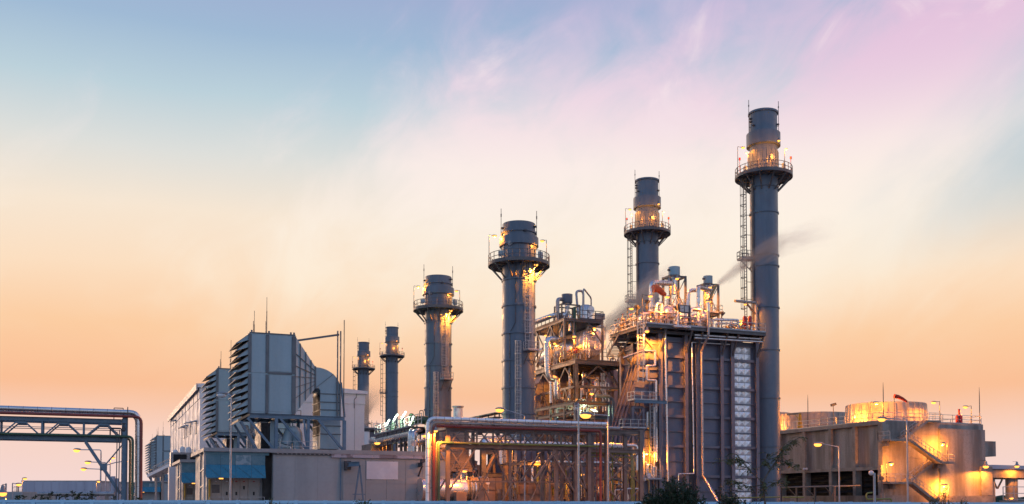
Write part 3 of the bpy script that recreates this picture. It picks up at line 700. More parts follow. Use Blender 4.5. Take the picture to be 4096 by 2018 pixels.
# ------------------------------------------------ pipes on the boiler front
def pipe(name, label, pts, r, m, rad=0.4, group=None, bands=0.0, n=10, cat='pipe', seg=5, root=None):
    path = fillet(pts, rad, seg); b = MB(); b.tube(path, r, n)
    if root is None:
        o = b.build(name, m, None, smooth=50); tag(o, label, cat, group)
    else: o = b.build(name, m, root, smooth=50)
    if bands:
        bb = MB(); acc = 0; nxt = bands * 0.5
        for p, q in zip(path, path[1:]):
            L = (q - p).length
            while nxt <= acc + L:
                c = p.lerp(q, (nxt - acc) / L); t_ = (q - p).normalized() * 0.02; bb.tube([c - t_, c + t_], r * 1.06, n); nxt += bands
            acc += L
        if bb.v:
            k = bb.build('cladding_band', 'band', o); k['kind'] = 'stuff'
    return o
P5 = lambda x, y, Y=HY0 - 0.45: atY(*z5(x, y), Y)
GP = 'pipes on the boiler front'
pipe('insulated_pipe', 'tall silver insulated pipe running straight down the boiler front beside its corner column', [P5(413, 85), P5(433, 1125)], 0.15, 'clad', bands=2.0, group=GP)
pipe('insulated_pipe', 'zigzag silver pipe loops over the raked inlet duct of the boiler', [P5(130, 262, 117), P5(265, 214, 113.4), P5(344, 213, 113.4), P5(344, 316, 113.4), P5(286, 320, 113.4), P5(286, 417, 113.4), P5(350, 417, 113.4), P5(352, 618, 113.4), P5(352, 634, 113.4), P5(291, 636, 113.4), P5(292, 744, 113.4), P5(353, 745, 113.4), P5(356, 975, 113.4)], 0.17, 'clad', rad=0.12, bands=1.0, group=GP, seg=2)
pipe('insulated_pipe', 'thin silver pipe framing the dark joint of the boiler front', [P5(858, 170), P5(597, 155), P5(612, 1058), P5(505, 1060), P5(505, 1240)], 0.09, 'clad', rad=0.1, bands=1.6, group=GP, seg=2)
pipe('down_pipe', 'grey drain pipe coming off the deck and down the middle of the boiler front', [P5(710, -60, 112.1), P5(711, 105, 112.1), P5(664, 215), P5(673, 1075)], 0.17, 'pipe_grey', rad=0.3, group=GP)
pipe('insulated_pipe', 'short slanting silver pipe at the foot of the grey drain pipe', [P5(673, 1076), P5(690, 1100, 113), P5(785, 1262, 110)], 0.2, 'clad', rad=0.2, bands=0.35, group=GP)
for k, yy in enumerate((868, 902)):
    pipe('header_pipe', ('upper' if k == 0 else 'lower') + ' of two silver header pipes under the boiler deck edge', [atY(*z4(1030, yy), 112.9), atY(*z4(1815, yy + 47), 112.9)], 0.14, 'clad', bands=2.5, group='header pipes under the deck')
pipe('header_pipe', 'stubby silver header lying just under the boiler deck rail', [atY(*z4(790, 768), 112.0), atY(*z4(985, 782), 112.0)], 0.17, 'clad', bands=0.9)
pipe('insulated_pipe', 'silver stub pipe rising through the deck edge beside the control cabinet', [atY(*z4(840, 765), 112.0), atY(*z4(838, 590), 112.0)], 0.13, 'clad', bands=0.9)
# caged ladders and little balcony
def ladder_thing(label, base, top, out, wd_, m, **kw):
    b = MB(); ladder(b, base, top, out, wd_, **kw); o = b.build('caged_ladder', m, None, loc=base); tag(o, label, 'ladder'); return o
p = P5(228, 98, 112.2); q = P5(235, 430, 112.9)
ladder_thing('caged ladder hanging below the boiler deck over the raked duct', (q.x, 112.5, q.z), (q.x, 112.5, HDK), (0, -1), 0.75, 'galv', r=0.05)
pl = thing('duct_platform', 'small grey landing with railings halfway down the boiler inlet duct', 'platform', P5(270, 560, 113))
za = P5(270, 557, 113).z; xa, xb = P5(190, 560, 112.6).x, P5(412, 560, 112.6).x; xm = P5(345, 560, 112.6).x
b = MB(); b.box(xa, 112.2, za - 0.1, xm, 113.9, za); b.build('deck_plate', 'grating', pl)
b = MB(); b.ibeam((xa, 112.1, za - 0.2), (xb, 112.1, za - 0.2), 0.2, 0.4); b.build('edge_beam', 'bridge_blue', pl)
b = MB(); railing(b, [(xm, 112.15, za), (xa, 112.15, za), (xa, 113.9, za)], 1.1, 1.0, 0.04); b.build('railing', 'galv', pl)
b = MB(); b.beam((xa + 0.4, 113.9, za - 2.0), (xa + 0.4, 112.3, za - 0.2), 0.14); b.build('brace', 'steel', pl)
p = P5(335, 930, 113); ladder_thing('caged ladder from the small landing down to the lamp-lit balcony', (P5(332, 700, 112.8).x, 112.9, p.z), (P5(332, 700, 112.8).x, 112.9, za + 1.0), (0, -1), 0.7, 'galv', r=0.045)
bl = thing('lit_balcony', 'low railed balcony glowing under a sodium lamp at the foot of the boiler inlet duct', 'platform', P5(330, 1100, 113))
zb = P5(330, 1095, 112).z; xa, xb = P5(262, 1090, 111.6).x, P5(425, 1090, 111.6).x
b = MB(); b.box(xa, 111.6, zb - 0.12, xb, 113.9, zb); b.build('deck_plate', 'grating', bl)
b = MB(); railing(b, [(xb - 0.8, 111.65, zb), (xa, 111.65, zb), (xa, 113.9, zb)], 1.15, 0.7, 0.045, rails=(1.0, 0.66, 0.33)); b.build('railing', 'galv', bl)
b = MB(); b.tube(fillet([(xb - 0.9, 111.7, zb), (xb - 0.9, 111.7, zb + 2.6), (xb - 1.8, 111.7, zb + 3.4)], 0.8), 0.05, 6); b.build('safety_hoop', 'galv', bl, smooth=True)
for i in range(3):
    x = xa + 0.8 + i * 0.75; b = MB(); b.tube(fillet([(x, 113.0, zb), (x, 113.0, zb + 2.2 - 0.3 * i), (x + 0.5, 113.0, zb + 2.2 - 0.3 * i), (x + 0.5, 113.0, zb + 0.4)], 0.12, 3), 0.11, 8); b.build('pipe_loop', 'clad', bl, smooth=True)
b = MB(); b.lathe((xa + 0.9, 111.9, zb + 0.45), [(0.09, 0.5), (0.12, 0.2), (0.33, -0.28)], 12, axis='y'); b.build('horn', 'board', bl, smooth=True)
for x in (xa + 0.15, xb - 1.3): MB().beam((x, 112.0, 0), (x, 112.0, zb - 0.13), 0.24).build('leg', 'steel', bl)
lp = P5(326, 1000, 111.9); pole_lamp((lp.x, 111.9, zb), P5(326, 915, 111.9).z, LEFT * 0.5, 'sodium lamp on the low balcony at the boiler foot', 'lamps on the boiler', 2600, hs=1.0, cone=0)
lp = atY(*z4(485, 822), 112.2); flood_lamp(lp, (0, -1), 'bell lamp hanging below the boiler deck corner', 'lamps on the boiler', 11000, 1.5, bracket=(lp.x, 112.5, HDK - 0.5))

# steel bent and walkway wrapped round the inlet duct
bt = thing('duct_bent', 'dark steel bent with crossed braces and a walkway hugging the raked boiler duct', 'steel frame', (P5(190, 900, 112.8).x, 112.8, 0))
xq = [P5(x, 800, 112.8).x for x in (120, 190, 262)]; zq = [P5(190, y, 112.8).z for y in (600, 760, 930)]
for i, x in enumerate(xq): MB().ibeam((x, 112.8, 0), (x, 112.8, zq[0] if i else zq[1]), 0.3, 0.3, up=Vector((0, 1, 0))).build('post', 'hrsg_rib', bt)
for zz in zq: MB().ibeam((xq[0 if zz < zq[0] else 1], 112.75, zz), (xq[2], 112.75, zz), 0.22, 0.32).build('beam', 'hrsg_rib', bt)
for (xa, za, xb, zb2) in ((xq[0], zq[1], xq[1], zq[2]), (xq[1], zq[1], xq[0], zq[2]), (xq[1], zq[0], xq[2], zq[1]), (xq[2], zq[0], xq[1], zq[1]), (xq[1], zq[1], xq[2], zq[2]), (xq[2], zq[1], xq[1], zq[2]), (xq[1], zq[2], xq[2], 1.0), (xq[0], zq[2], xq[1], 1.0)): MB().beam((xa, 112.7, za), (xb, 112.7, zb2), 0.11).build('brace', 'hrsg_rib', bt)
MB().box(xq[0] - 0.4, 111.9, zq[1] + 0.17, xq[2], 112.9, zq[1] + 0.24).build('walkway', 'grating', bt)
b = MB(); railing(b, [(xq[2], 111.95, zq[1] + 0.24), (xq[0] - 0.4, 111.95, zq[1] + 0.24), (xq[0] - 0.4, 112.9, zq[1] + 0.24)], 1.1, 1.2, 0.04); b.build('railing', 'galv', bt)
for i, (x, yt, yb, r_) in enumerate(((322, 575, 1100, 0.07), (338, 600, 1090, 0.09), (306, 620, 1080, 0.06))):
    pipe('riser_pipe', ('thin grey riser beside the balcony ladder', 'silver riser behind the balcony ladder', 'thinnest riser left of the balcony ladder')[i], [P5(x, yt, 113.2), P5(x, yb, 113.2)], r_, ('steel', 'clad', 'pipe_lime')[i], group=GP)
# ------------------------------------------------ equipment on the deck
def silencer(px0, px1, ytop, ybot, yfr, Y, label, fw_px):
    xl = atY(px0, ytop, Y); xr = atY(px1, ytop, Y); cx = (xl.x + xr.x) / 2; r = (px1 - px0) / 2 / FPX * (cx * FWD[0] + Y * FWD[1])
    t = thing('vent_silencer', label, 'silencer', (cx, Y, HDK), 'vent silencers over the boiler deck')
    zt, zb = hz(cx, Y, ytop), hz(cx, Y, ybot); zf = hz(cx, Y, yfr)
    b = MB(); b.lathe((cx, Y, 0), [(r * 0.9, zb), (r, zb), (r, zt), (r * 0.93, zt), (r * 0.93, zt - 0.5)], 28); b.build('drum', 'filter_paint', t, smooth=True)
    d = dirv(-60); b = MB(); c = Vector((cx, Y, zt - (zt - zb) * 0.42)); b.tube([c + d * (r - 0.05), c + d * (r + 0.28)], 0.17, 10); b.build('nozzle', 'steel', t, smooth=True)
    b = MB(); b.cyl((cx, Y, zf - 2.5), (cx, Y, zb), r * 0.55, 14); b.build('vent_pipe', 'clad', t, smooth=True)
    w_ = fw_px / FPX * 140 / 2
    for sx in (-1, 1):
        for sy_ in (-1, 1):
            b = MB(); b.beam((cx + sx * w_, Y + sy_ * w_ * 0.75, HDK), (cx + sx * w_, Y + sy_ * w_ * 0.75, zf), 0.27); b.build('post', 'steel', t)
    for zz in (zf - 0.15, HDK + (zf - HDK) * 0.45):
        for sx in (-1, 1):
            MB().beam((cx + sx * w_, Y - w_ * 0.75, zz), (cx + sx * w_, Y + w_ * 0.75, zz), 0.18, 0.26).build('cross_beam', 'steel', t)
            MB().beam((cx - w_, Y + sx * w_ * 0.75, zz), (cx + w_, Y + sx * w_ * 0.75, zz), 0.18, 0.26).build('cross_beam', 'steel', t)
    zm_ = HDK + (zf - HDK) * 0.45
    for sx in (-1, 1):
        MB().beam((cx - sx * w_, Y - w_ * 0.75, zm_), (cx + sx * w_, Y - w_ * 0.75, zf - 0.3), 0.1).build('brace', 'steel', t)
    b = MB(); q = w_ * 1.25; b.box(cx - q, Y - q, zm_ + 0.14, cx + q, Y + q, zm_ + 0.2); b.build('mid_platform', 'grating', t)
    b = MB(); railing(b, [(cx - q, Y + q, zm_ + 0.2), (cx - q, Y - q, zm_ + 0.2), (cx + q, Y - q, zm_ + 0.2), (cx + q, Y + q, zm_ + 0.2)], 1.1, 1.0, 0.035); b.build('railing', 'galv', t)
    for k in range(4):
        x = cx + random.uniform(-0.8, 0.8) * w_; y = Y + random.uniform(-0.7, 0.4) * w_
        b = MB(); b.cyl((x, y, HDK), (x, y, zm_ + random.uniform(0.5, 3)), random.uniform(0.1, 0.2), 8); b.build('riser', 'clad', t, smooth=True)
    return cx, zf, zm_
s1 = silencer(2673, 2720, 1070, 1104, 1108, 121.5, 'larger round vent silencer on a steel tower above the boiler deck', 72)
s2 = silencer(2813, 2850, 1106, 1136, 1140, 121.5, 'smaller round vent silencer on a steel tower, beside the slanting steam jet', 66)
GD = 'steam drums on the boiler deck'
def drum(cx, Y0, Y1, cz, r, label, m='clad'):
    t = thing('steam_drum', label, 'drum', (cx, (Y0 + Y1) / 2, HDK), GD)
    prof = [(r * math.sin(a), Y0 - r * 0.6 * math.cos(a)) for a in [math.pi / 2 * k / 6 for k in range(7)]] + [(r * math.cos(a), Y1 + r * 0.6 * math.sin(a)) for a in [math.pi / 2 * k / 6 for k in range(7)]]
    prof[0] = (1e-4, prof[0][1]); prof[-1] = (1e-4, prof[-1][1])
    b = MB(); b.lathe((cx, 0, cz), prof, 28, axis='y', cap=False); b.build('shell', m, t, smooth=60)
    b = MB()
    for k in range(20):
        an = 2 * math.pi * k / 20; pts = [(cx + math.sin(an) * p[0] * 1.004, p[1] - 0.012, cz + math.cos(an) * p[0] * 1.004) for p in prof[1:7]]; b.tube(pts, 0.018, 4)
    o = b.build('head_seam', 'band', t); o['kind'] = 'stuff'
    b = MB(); b.cyl((cx + 0.2 * r, Y0 - r * 0.62, cz - 0.15 * r), (cx + 0.2 * r, Y0 - r * 0.3, cz - 0.15 * r), r * 0.4, 18); b.build('manway', 'clad', t, smooth=True)
    for y in (Y0 + 0.6, Y1 - 0.6):
        b = MB(); b.box(cx - r * 0.8, y - 0.15, HDK if cz < HDK + 4 else cz - r - 1, cx + r * 0.8, y + 0.15, cz - r * 0.55); b.build('saddle', 'steel', t)
    return t
p = atY(*z4(740, 622), 116); drum(p.x, 116.0, 123.5, p.z + 0.1, 1.05, 'silver steam drum under the larger vent silencer on the boiler deck')
p = atY(*z4(1150, 655), 116); drum(p.x, 116.0, 123.5, p.z, 0.78, 'smaller silver steam drum under the smaller vent silencer on the boiler deck')
def P4(x, y, Y=117.5): return atY(*z4(x, y), Y)
GR = 'steam pipes on the boiler deck'
pipe('steam_pipe', 'tall silver steam pipe rising at the windsock and turning to the larger silencer', [Vector((P4(538, 400).x, 117.5, HDK)), P4(538, 265), P4(760, 272, 119)], 0.36, 'clad', rad=0.7, bands=0.9, group=GR)
pipe('steam_pipe', 'silver steam pipe arching up left of the smaller silencer', [Vector((P4(968, 400).x, 118.5, HDK)), P4(968, 352, 118.5), P4(1080, 352, 118.5)], 0.27, 'clad', rad=0.6, bands=0.9, group=GR)
pipe('steam_pipe', 'slanting silver steam pipe from the smaller drum up to its silencer', [Vector((P4(1076, 400, 116).x, 116, HDK)), P4(1076, 315, 116), P4(1235, 355, 119)], 0.26, 'clad', rad=0.6, bands=0.9, group=GR)
pipe('steam_pipe', 'fat silver pipe arching low between the deck rail and the windsock', [Vector((P4(590, 500, 115).x, 115, HDK)), P4(590, 500, 115), P4(655, 505, 115), Vector((P4(655, 600, 115).x, 115, HDK))], 0.25, 'clad', rad=0.5, bands=0.7, group=GR)
pipe('steam_pipe', 'brown slanting vent pipe feeding the steam jet beside the smaller silencer', [P4(1190, 500, 115.5), P4(1195, 470, 115.5), P4(1240, 380, 115.5), P4(1285, 285, 115.5)], 0.2, 'pipe_gold', rad=0.4, group=GR)
pipe('steam_pipe', 'white upright drain riser standing at the deck rail below the slanting vent pipe', [P4(1190, 750, 112.9), P4(1190, 490, 112.9)], 0.22, 'clad', bands=1.2, group=GR)
for i, (x0, x1, y, Y, r_) in enumerate(((580, 840, 610, 113.6, 0.13), (985, 1110, 570, 114.5, 0.28), (840, 1060, 650, 113.8, 0.12), (1240, 1540, 690, 113.8, 0.2), (430, 560, 620, 114.2, 0.2), (1280, 1540, 730, 113.4, 0.11))):
    pipe('deck_pipe', ('level silver pipe behind the deck rail in front of the larger steam drum', 'thick silver pipe stub left of the smaller steam drum', 'thin level pipe behind the control cabinet rail', 'level silver pipe behind the deck rail near the tallest chimney', 'silver pipe on the deck under the lamp pole near the windsock', 'thin low pipe along the deck rail near the tallest chimney')[i],
         [P4(x0, y, Y) - Z3 * 0.5, P4(x0 + 5, y, Y), P4(x1 - 5, y + 8, Y), P4(x1, y + 8, Y) - Z3 * 0.6], r_, 'clad', rad=0.3, bands=0.8, group=GR)
# valve gear
def valve_set(x0, y0, x1, y1, nn, label, zb=HDK, seed=0, hmax=1.7, mats=('clad', 'steel', 'pipe_gold')):
    rnd = random.Random(seed); t = thing('valve_station', label, 'valves', ((x0 + x1) / 2, (y0 + y1) / 2, zb), 'clusters of valves and small piping')
    for i in range(nn):
        x = rnd.uniform(x0, x1); y = rnd.uniform(y0, y1); h_ = rnd.uniform(0.7, hmax); r_ = rnd.uniform(0.05, 0.12); k = rnd.random()
        L = rnd.uniform(0.6, 2.0) * rnd.choice((-1, 1)); x2 = min(max(x + L, x0), x1)
        b = MB(); b.tube(fillet([(x, y, zb), (x, y, zb + h_), (x2, y, zb + h_), (x2, y, zb + rnd.uniform(0, h_ * 0.8))], 0.2, 3), r_, 7); o = b.build('small_pipe', rnd.choice(mats), t, smooth=True)
        b = MB(); xm_ = (x + x2) / 2; b.lathe((xm_, y, zb + h_), [(0.0001, -r_ * 2.4), (r_ * 2.2, -r_ * 1.4), (r_ * 2.2, r_ * 1.4), (0.05, r_ * 2.4), (0.05, r_ * 2.4 + 0.4), (0.0001, r_ * 2.4 + 0.4)], 10); b.build('valve_body', rnd.choice(('steel', 'galv')), t, smooth=40)
        b = MB(); b.ring((xm_, y, zb + h_ + r_ * 2.4 + 0.42), 0.2, 0.03, 12, 5); b.beam((xm_ - 0.2, y, zb + h_ + r_ * 2.4 + 0.42), (xm_ + 0.2, y, zb + h_ + r_ * 2.4 + 0.42), 0.03); b.build('handwheel', rnd.choice(('steel', 'red_paint', 'steel_dark')), t)
    return t
valve_set(66, 113, 67.6, 121.8, 13, 'valve cluster along the left end of the boiler deck', seed=3, hmax=1.9)
valve_set(67, 113, 72.3, 115.5, 12, 'valve cluster at the near corner of the boiler deck', seed=4, hmax=1.8)
valve_set(73, 113, 77.5, 116.2, 9, 'valve cluster behind the control cabinet on the boiler deck', seed=5, hmax=1.5)
valve_set(80.2, 113, 84, 117, 16, 'valve cluster beside the tallest chimney on the boiler deck', seed=6, hmax=1.5)
valve_set(69.5, 117.5, 73, 121, 9, 'tall valve gear around the windsock pipe on the boiler deck', seed=8, hmax=3.8)
valve_set(77, 118, 80.5, 122.5, 8, 'tall valve gear beneath the smaller silencer tower', seed=9, hmax=3.4)
for x, y, lab in ((480, 490, 'dark motor-operated valve standing tall at the deck corner lamp'), (365, 555, 'dark motor-operated valve over the caged ladder top'), (1345, 625, 'forked relief valve near the right end of the boiler deck')):
    p = P4(x, y, 114.5); b = MB(); b.cyl((p.x, p.y, HDK), p, 0.09, 8); b.cyl(p, p + Z3 * 0.3, 0.34, 10); b.tube([p - Z3 * 0.3, p + Vector((0.5, 0, 0.2))], 0.12, 8); b.cyl(p - Z3 * 0.9, p - Z3 * 0.6, 0.22, 8)
    tag(b.build('motor_valve', 'steel_dark', None, smooth=40), lab, 'valve', 'motor valves on the boiler deck')
for x, rl in ((1612, 'red hose reel on the deck rail, farther from the tallest chimney'), (1672, 'red hose reel on the deck rail right beside the tallest chimney')):
    p = P4(x, 690, 113.2); b = MB(); b.lathe((p.x, p.y, p.z), [(0.02, -0.75), (0.26, -0.7), (0.28, 0.25), (0.12, 0.5), (0.02, 0.5)], 12); b.box(p.x - 0.05, p.y - 0.05, HDK, p.x + 0.05, p.y + 0.05, p.z - 0.6)
    tag(b.build('hose_reel', 'red_paint', None, smooth=40), rl, 'hose reel', 'red hose reels at the deck rail')
# control cabinet
cb = thing('control_cabinet', 'dark framed control cabinet with two pale screens at the boiler deck rail', 'cabinet', (P4(915, 700, 113).x, 113.2, HDK))
a = P4(850, 515, 113); q = P4(980, 700, 113)
b = MB()
for x in (a.x, q.x): b.box(x - 0.12, 113.0, HDK, x + 0.12, 113.3, a.z)
b.box(a.x, 113.05, a.z - 0.15, q.x, 113.28, a.z - 0.01); b.build('frame', 'steel_dark', cb)
zc0, zc1 = P4(900, 600, 113).z, P4(900, 530, 113).z; xm = (a.x + q.x) / 2
b = MB(); b.box(a.x + 0.12, 113.0, zc0 - 0.1, q.x - 0.12, 113.35, zc1 + 0.1); b.build('housing', 'steel_dark', cb)
for x0, x1 in ((a.x + 0.22, xm - 0.06), (xm + 0.06, q.x - 0.22)):
    b = MB(); b.box(x0, 112.97, zc0, x1, 112.996, zc1); b.build('screen', 'pipe_grey', cb)
# windsock on its mast
ws = thing('windsock', 'limp orange windsock hanging from the tall steam pipe on the boiler deck', 'windsock', (P4(560, 330, 116.8).x, 116.8, HDK))
b = MB(); p = P4(556, 330, 116.8); b.cyl((p.x, p.y, HDK), p + Z3 * 0.9, 0.06, 6); b.build('mast', 'galv', ws)
b = MB(); pts = [P4(556, 333, 116.8), P4(600, 332, 116.8), P4(630, 352, 116.8), P4(665, 385, 116.8), P4(700, 405, 116.8)]; b.tube(pts, 0.5, 14, radii=[0.56, 0.5, 0.42, 0.38, 0.22]); b.build('sock', 'orange_cloth', ws, smooth=60)
# lamps
GL = 'lamps on the boiler'
for (x, y, Y, pw_, lab, hs_) in ((735, 250, 119.3, 900, 'left bell lamp under the head of the larger silencer tower', 1.2), (833, 215, 119.3, 900, 'right bell lamp under the head of the larger silencer tower', 1.3),
                        (1212, 318, 119.5, 900, 'right bell lamp under the head of the smaller silencer tower', 1.3), (1130, 347, 119.5, 800, 'left bell lamp under the head of the smaller silencer tower', 1.1), (1213, 480, 117, 600, 'bell lamp beside the slanting vent pipe', 1.0)):
    p = P4(x, y, Y); flood_lamp(p, (0, -1), lab, GL, pw_ * 1.5, hs_, bracket=(p.x + 0.1, Y + 0.8, p.z + 0.55))
for (x, y, Y, arm, pw_, lab) in ((430, 415, 112.7, RIGHT * 0.8, 800, 'sodium lamp on a tall pole at the near corner of the boiler deck'), (785, 425, 112.8, LEFT * 0.5, 900, 'sodium lamp on a pole before the larger steam drum'),
                        (1232, 480, 113.0, LEFT * 0.3, 500, 'slim pole lamp beside the drain riser at the deck rail'), (255, 560, 118, RIGHT * 0.3, 300, 'small pole lamp at the left end of the boiler deck')):
    p = P4(x, y, Y); pole_lamp((p.x, Y, HDK), p.z, arm, lab, GL, pw_ * 1.5, hs=1.1)
p = P4(1500, 600, 117); pole_lamp((P4(1530, 700, 117).x, 115.2, HDK), HDK + 2.0, LEFT * 0.4, 'low lamp among the valves near the tallest chimney', GL, 1300, hs=0.9)
pole_lamp((70.5, 116.5, HDK), HDK + 2.2, RIGHT * 0.4, 'low lamp between the valves at the deck corner', GL, 1300, hs=0.8)
# davit arm on the chimney
dv = thing('davit_crane', 'grey davit arm with lamp reaching from the tallest chimney over the boiler deck', 'crane', (AX - 2.2, AY - 1.0, HDK))
p = P4(1500, 475, 117.2); q = P4(1740, 495, 118.6); b = MB(); b.tube(fillet([(q.x, q.y, HDK - 1), q, p], 0.4), 0.2, 10); b.build('boom', 'pipe_grey', dv, smooth=True)
b = MB(); b.beam(P4(1745, 640, 118.6), P4(1640, 510, 117.9), 0.2); b.build('strut', 'rack_steel', dv)
p = P4(1618, 512, 117.6); flood_lamp(p, (0, -1), 'bell lamp hanging from the davit arm at the tallest chimney', GL, 700, 1.1, bracket=(p.x, p.y, p.z + 0.45))
# the same boilers in the other trains
hb2 = copy_tree(hb, (0, DY2, 0), 'ribbed boiler casing of the second train standing behind the deaerator tower', skip=('quilted_panel', 'duct_stiffener'))
for i, dy in enumerate((DY3, DY4)):
    copy_tree(hb, (-0.8 - 0.9 * i, dy, 0), ('distant boiler casing at the foot of the far chimney behind the pipe rack', 'farthest boiler casing at the foot of the farthest chimney')[i], skip=('quilted_panel', 'duct_stiffener', 'rib', 'cheek_rib', 'side_rib'))
    copy_tree(dkt, (-0.8 - 0.9 * i, dy, 0), ('distant boiler deck with lit railings at the foot of the far chimney', 'farthest boiler deck glimpsed beside the white turbine hall')[i], skip=('joist',))
valve_set(67, 112.6 + DY3, 84, 118 + DY3, 26, 'lamp-lit pipework on the distant boiler deck', seed=16, hmax=2.0)
pole_lamp((74, 113 + DY3, HDK), HDK + 3, RIGHT * 0.5, 'sodium lamp on the distant boiler deck', GL, 2500, hs=1.3)
# ---------------------------------------------------------------- gas turbine train: intake filter house over the machine house
z2 = zm(640, 1180, 2.115); z3 = zm(640, 1600, 3.036)
FY = 116.3; FYB = 122.9
Q2 = lambda x, y, Y=FY: atY(*z2(x, y), Y)
FX0, FX1 = Q2(755, 700).x, Q2(1140, 700).x; FZ0, FZ1 = Q2(850, 1003).z, Q2(850, 328).z
fh = thing('air_filter_house', 'large grey-green box air intake with stacked weather hoods, nearest of its row', 'air intake', (FX0 + 2, FY + 3, 0), 'air intake filter houses')
b = MB(); b.box(FX0, FY, FZ0, FX1, FYB, FZ1); b.build('housing', 'filter_paint', fh)
for x2, w_ in ((757, 0.32), (906, 0.3), (1130, 0.42)):
    x = Q2(x2, 700).x
    for za, zb_ in ((FZ0 + 0.02, (FZ0 + FZ1) / 2 - 0.12), ((FZ0 + FZ1) / 2 + 0.12, FZ1 - 0.1)):
        b = MB(); b.box(x - w_ / 2, FY - 0.14, za, x + w_ / 2, FY - 0.004, zb_); b.build('channel', 'filter_channel', fh)
zmid = Q2(1000, 664).z
b = MB(); b.box(Q2(912, 664).x, FY - 0.12, zmid - 0.12, Q2(1118, 664).x, FY - 0.004, zmid + 0.12); b.build('channel', 'filter_channel', fh)
for x0, x1, y0, y1 in ((772, 892, 345, 655), (772, 892, 668, 985), (922, 1112, 350, 645), (922, 1112, 685, 985)):
    a = Q2(x0, y1); q = Q2(x1, y0); b = MB(); b.box(a.x, FY - 0.05, max(a.z, FZ0 + 0.15), q.x, FY - 0.003, min(q.z, FZ1 - 0.15)); b.build('wall_panel', 'filter_paint', fh)
b = MB(); b.box(FX0 - 0.05, FY - 0.08, FZ1, FX1 + 0.05, FYB + 0.08, FZ1 + 0.12); b.build('roof_edge', 'filter_channel', fh)
for x2 in (778, 925, 1110, 1137):
    b = MB(); x = Q2(x2, 330).x; b.box(x - 0.1, FY + 0.2, FZ1 + 0.12, x + 0.1, FY + 0.35, FZ1 + 0.4); b.build('lifting_lug', 'filter_channel', fh)
# weather hoods on the left end
hx = 1.55; drop = 1.22; n = 11; y0s = [336 + 55.4 * i for i in range(n)]
for i in range(n):
    zt = FZ1 - 0.05 - i * (FZ1 - FZ0 - 0.9) / (n - 1) ; A_ = (FX0, zt); T_ = (FX0 - hx, zt - drop)
    b = MB()
    b.add([(A_[0], FY, A_[1]), (A_[0], FYB, A_[1]), (T_[0], FYB, T_[1]), (T_[0], FY, T_[1]), (A_[0], FY, A_[1] - 0.06), (A_[0], FYB, A_[1] - 0.06), (T_[0], FYB, T_[1] - 0.06), (T_[0], FY, T_[1] - 0.06)],
          [(0, 1, 2, 3), (4, 7, 6, 5), (0, 3, 7, 4), (1, 5, 6, 2), (2, 6, 7, 3), (0, 4, 5, 1)])
    hd = b.build('weather_hood', 'hood', fh)
    for y in (FY + 0.03, FYB - 0.06):
        b = MB(); b.prism([(A_[0], y, A_[1] - 0.07), (T_[0] + 0.02, y, T_[1] - 0.07), (A_[0], y, A_[1] - 0.72)], (0, 0.03, 0)); b.build('hood_cheek', 'filter_paint', hd)
    b = MB(); b.box(A_[0] - 0.12, FY + 0.1, A_[1] - 0.76, A_[0] - 0.01, FYB - 0.1, A_[1] - 0.68); b.build('drip_edge', 'wood_edge' if i % 5 == 4 else 'filter_channel', hd)
b = MB(); b.box(FX0 - 0.06, FY + 0.08, FZ0 + 0.05, FX0 - 0.02, FYB - 0.08, FZ1 - 0.3); b.build('filter_bank', 'dark', fh)
b = MB(); b.prism([(FX0 + 0.1, FY - 0.05, FZ0), (FX0 - 1.2, FY - 0.05, FZ0 - 0.75), (FX0 - 1.2, FY - 0.05, FZ0 - 1.0), (FX0 + 0.1, FY - 0.05, FZ0 - 0.28)], (0, FYB - FY + 0.1, 0)); b.build('catwalk', 'wood_edge', fh)
# lightning rods
for x2, yt, yb in ((902, 20, 325), (797, 135, 325)):
    p = Q2(x2, yb, FY + 0.5); q = Q2(x2, yt, FY + 0.5); b = MB(); b.beam(p - Z3 * 0.2, (p.x, p.y, q.z - 1.6), 0.09); b.beam((p.x, p.y, q.z - 1.7), (p.x, p.y, q.z), 0.05); b.beam((p.x - 0.1, p.y, p.z - 0.1), (p.x - 0.1, p.y, p.z + 1.4), 0.06); b.build('lightning_rod', 'steel_dark', fh)
# transition to the elbow
y2a, y2b = FY + 1.1, FYB - 1.1
e0, e1 = Q2(1315, 612, y2a), Q2(1315, 790, y2a)
A_ = [(FX1, FY, FZ1), (FX1, FYB, FZ1), (FX1, FYB, FZ0), (FX1, FY, FZ0)]; B_ = [(e0.x, y2a, e0.z), (e0.x, y2b, e0.z), (e0.x, y2b, e1.z), (e0.x, y2a, e1.z)]
b = MB(); b.loft(A_, B_); tr = b.build('transition_duct', 'filter_paint', fh)
def tpt(f, g):
    L = Vector(A_[0]).lerp(Vector(A_[3]), g); E = Vector(B_[0]).lerp(Vector(B_[3]), g); return L.lerp(E, f) + Vector((0.02, -0.05, 0))
for f in (0.02, 0.25, 0.52, 0.78, 0.98): MB().beam(tpt(f, 0), tpt(f, 1), 0.09, 0.12, up=Vector((0, 1, 0))).build('stiffener', 'filter_channel', tr)
for g_ in (0.22, 0.38, 0.52, 0.66, 0.80): MB().beam(tpt(0.01, g_), tpt(0.99, g_), 0.07, 0.1, up=Vector((0, 1, 0))).build('stiffener', 'filter_channel', tr)
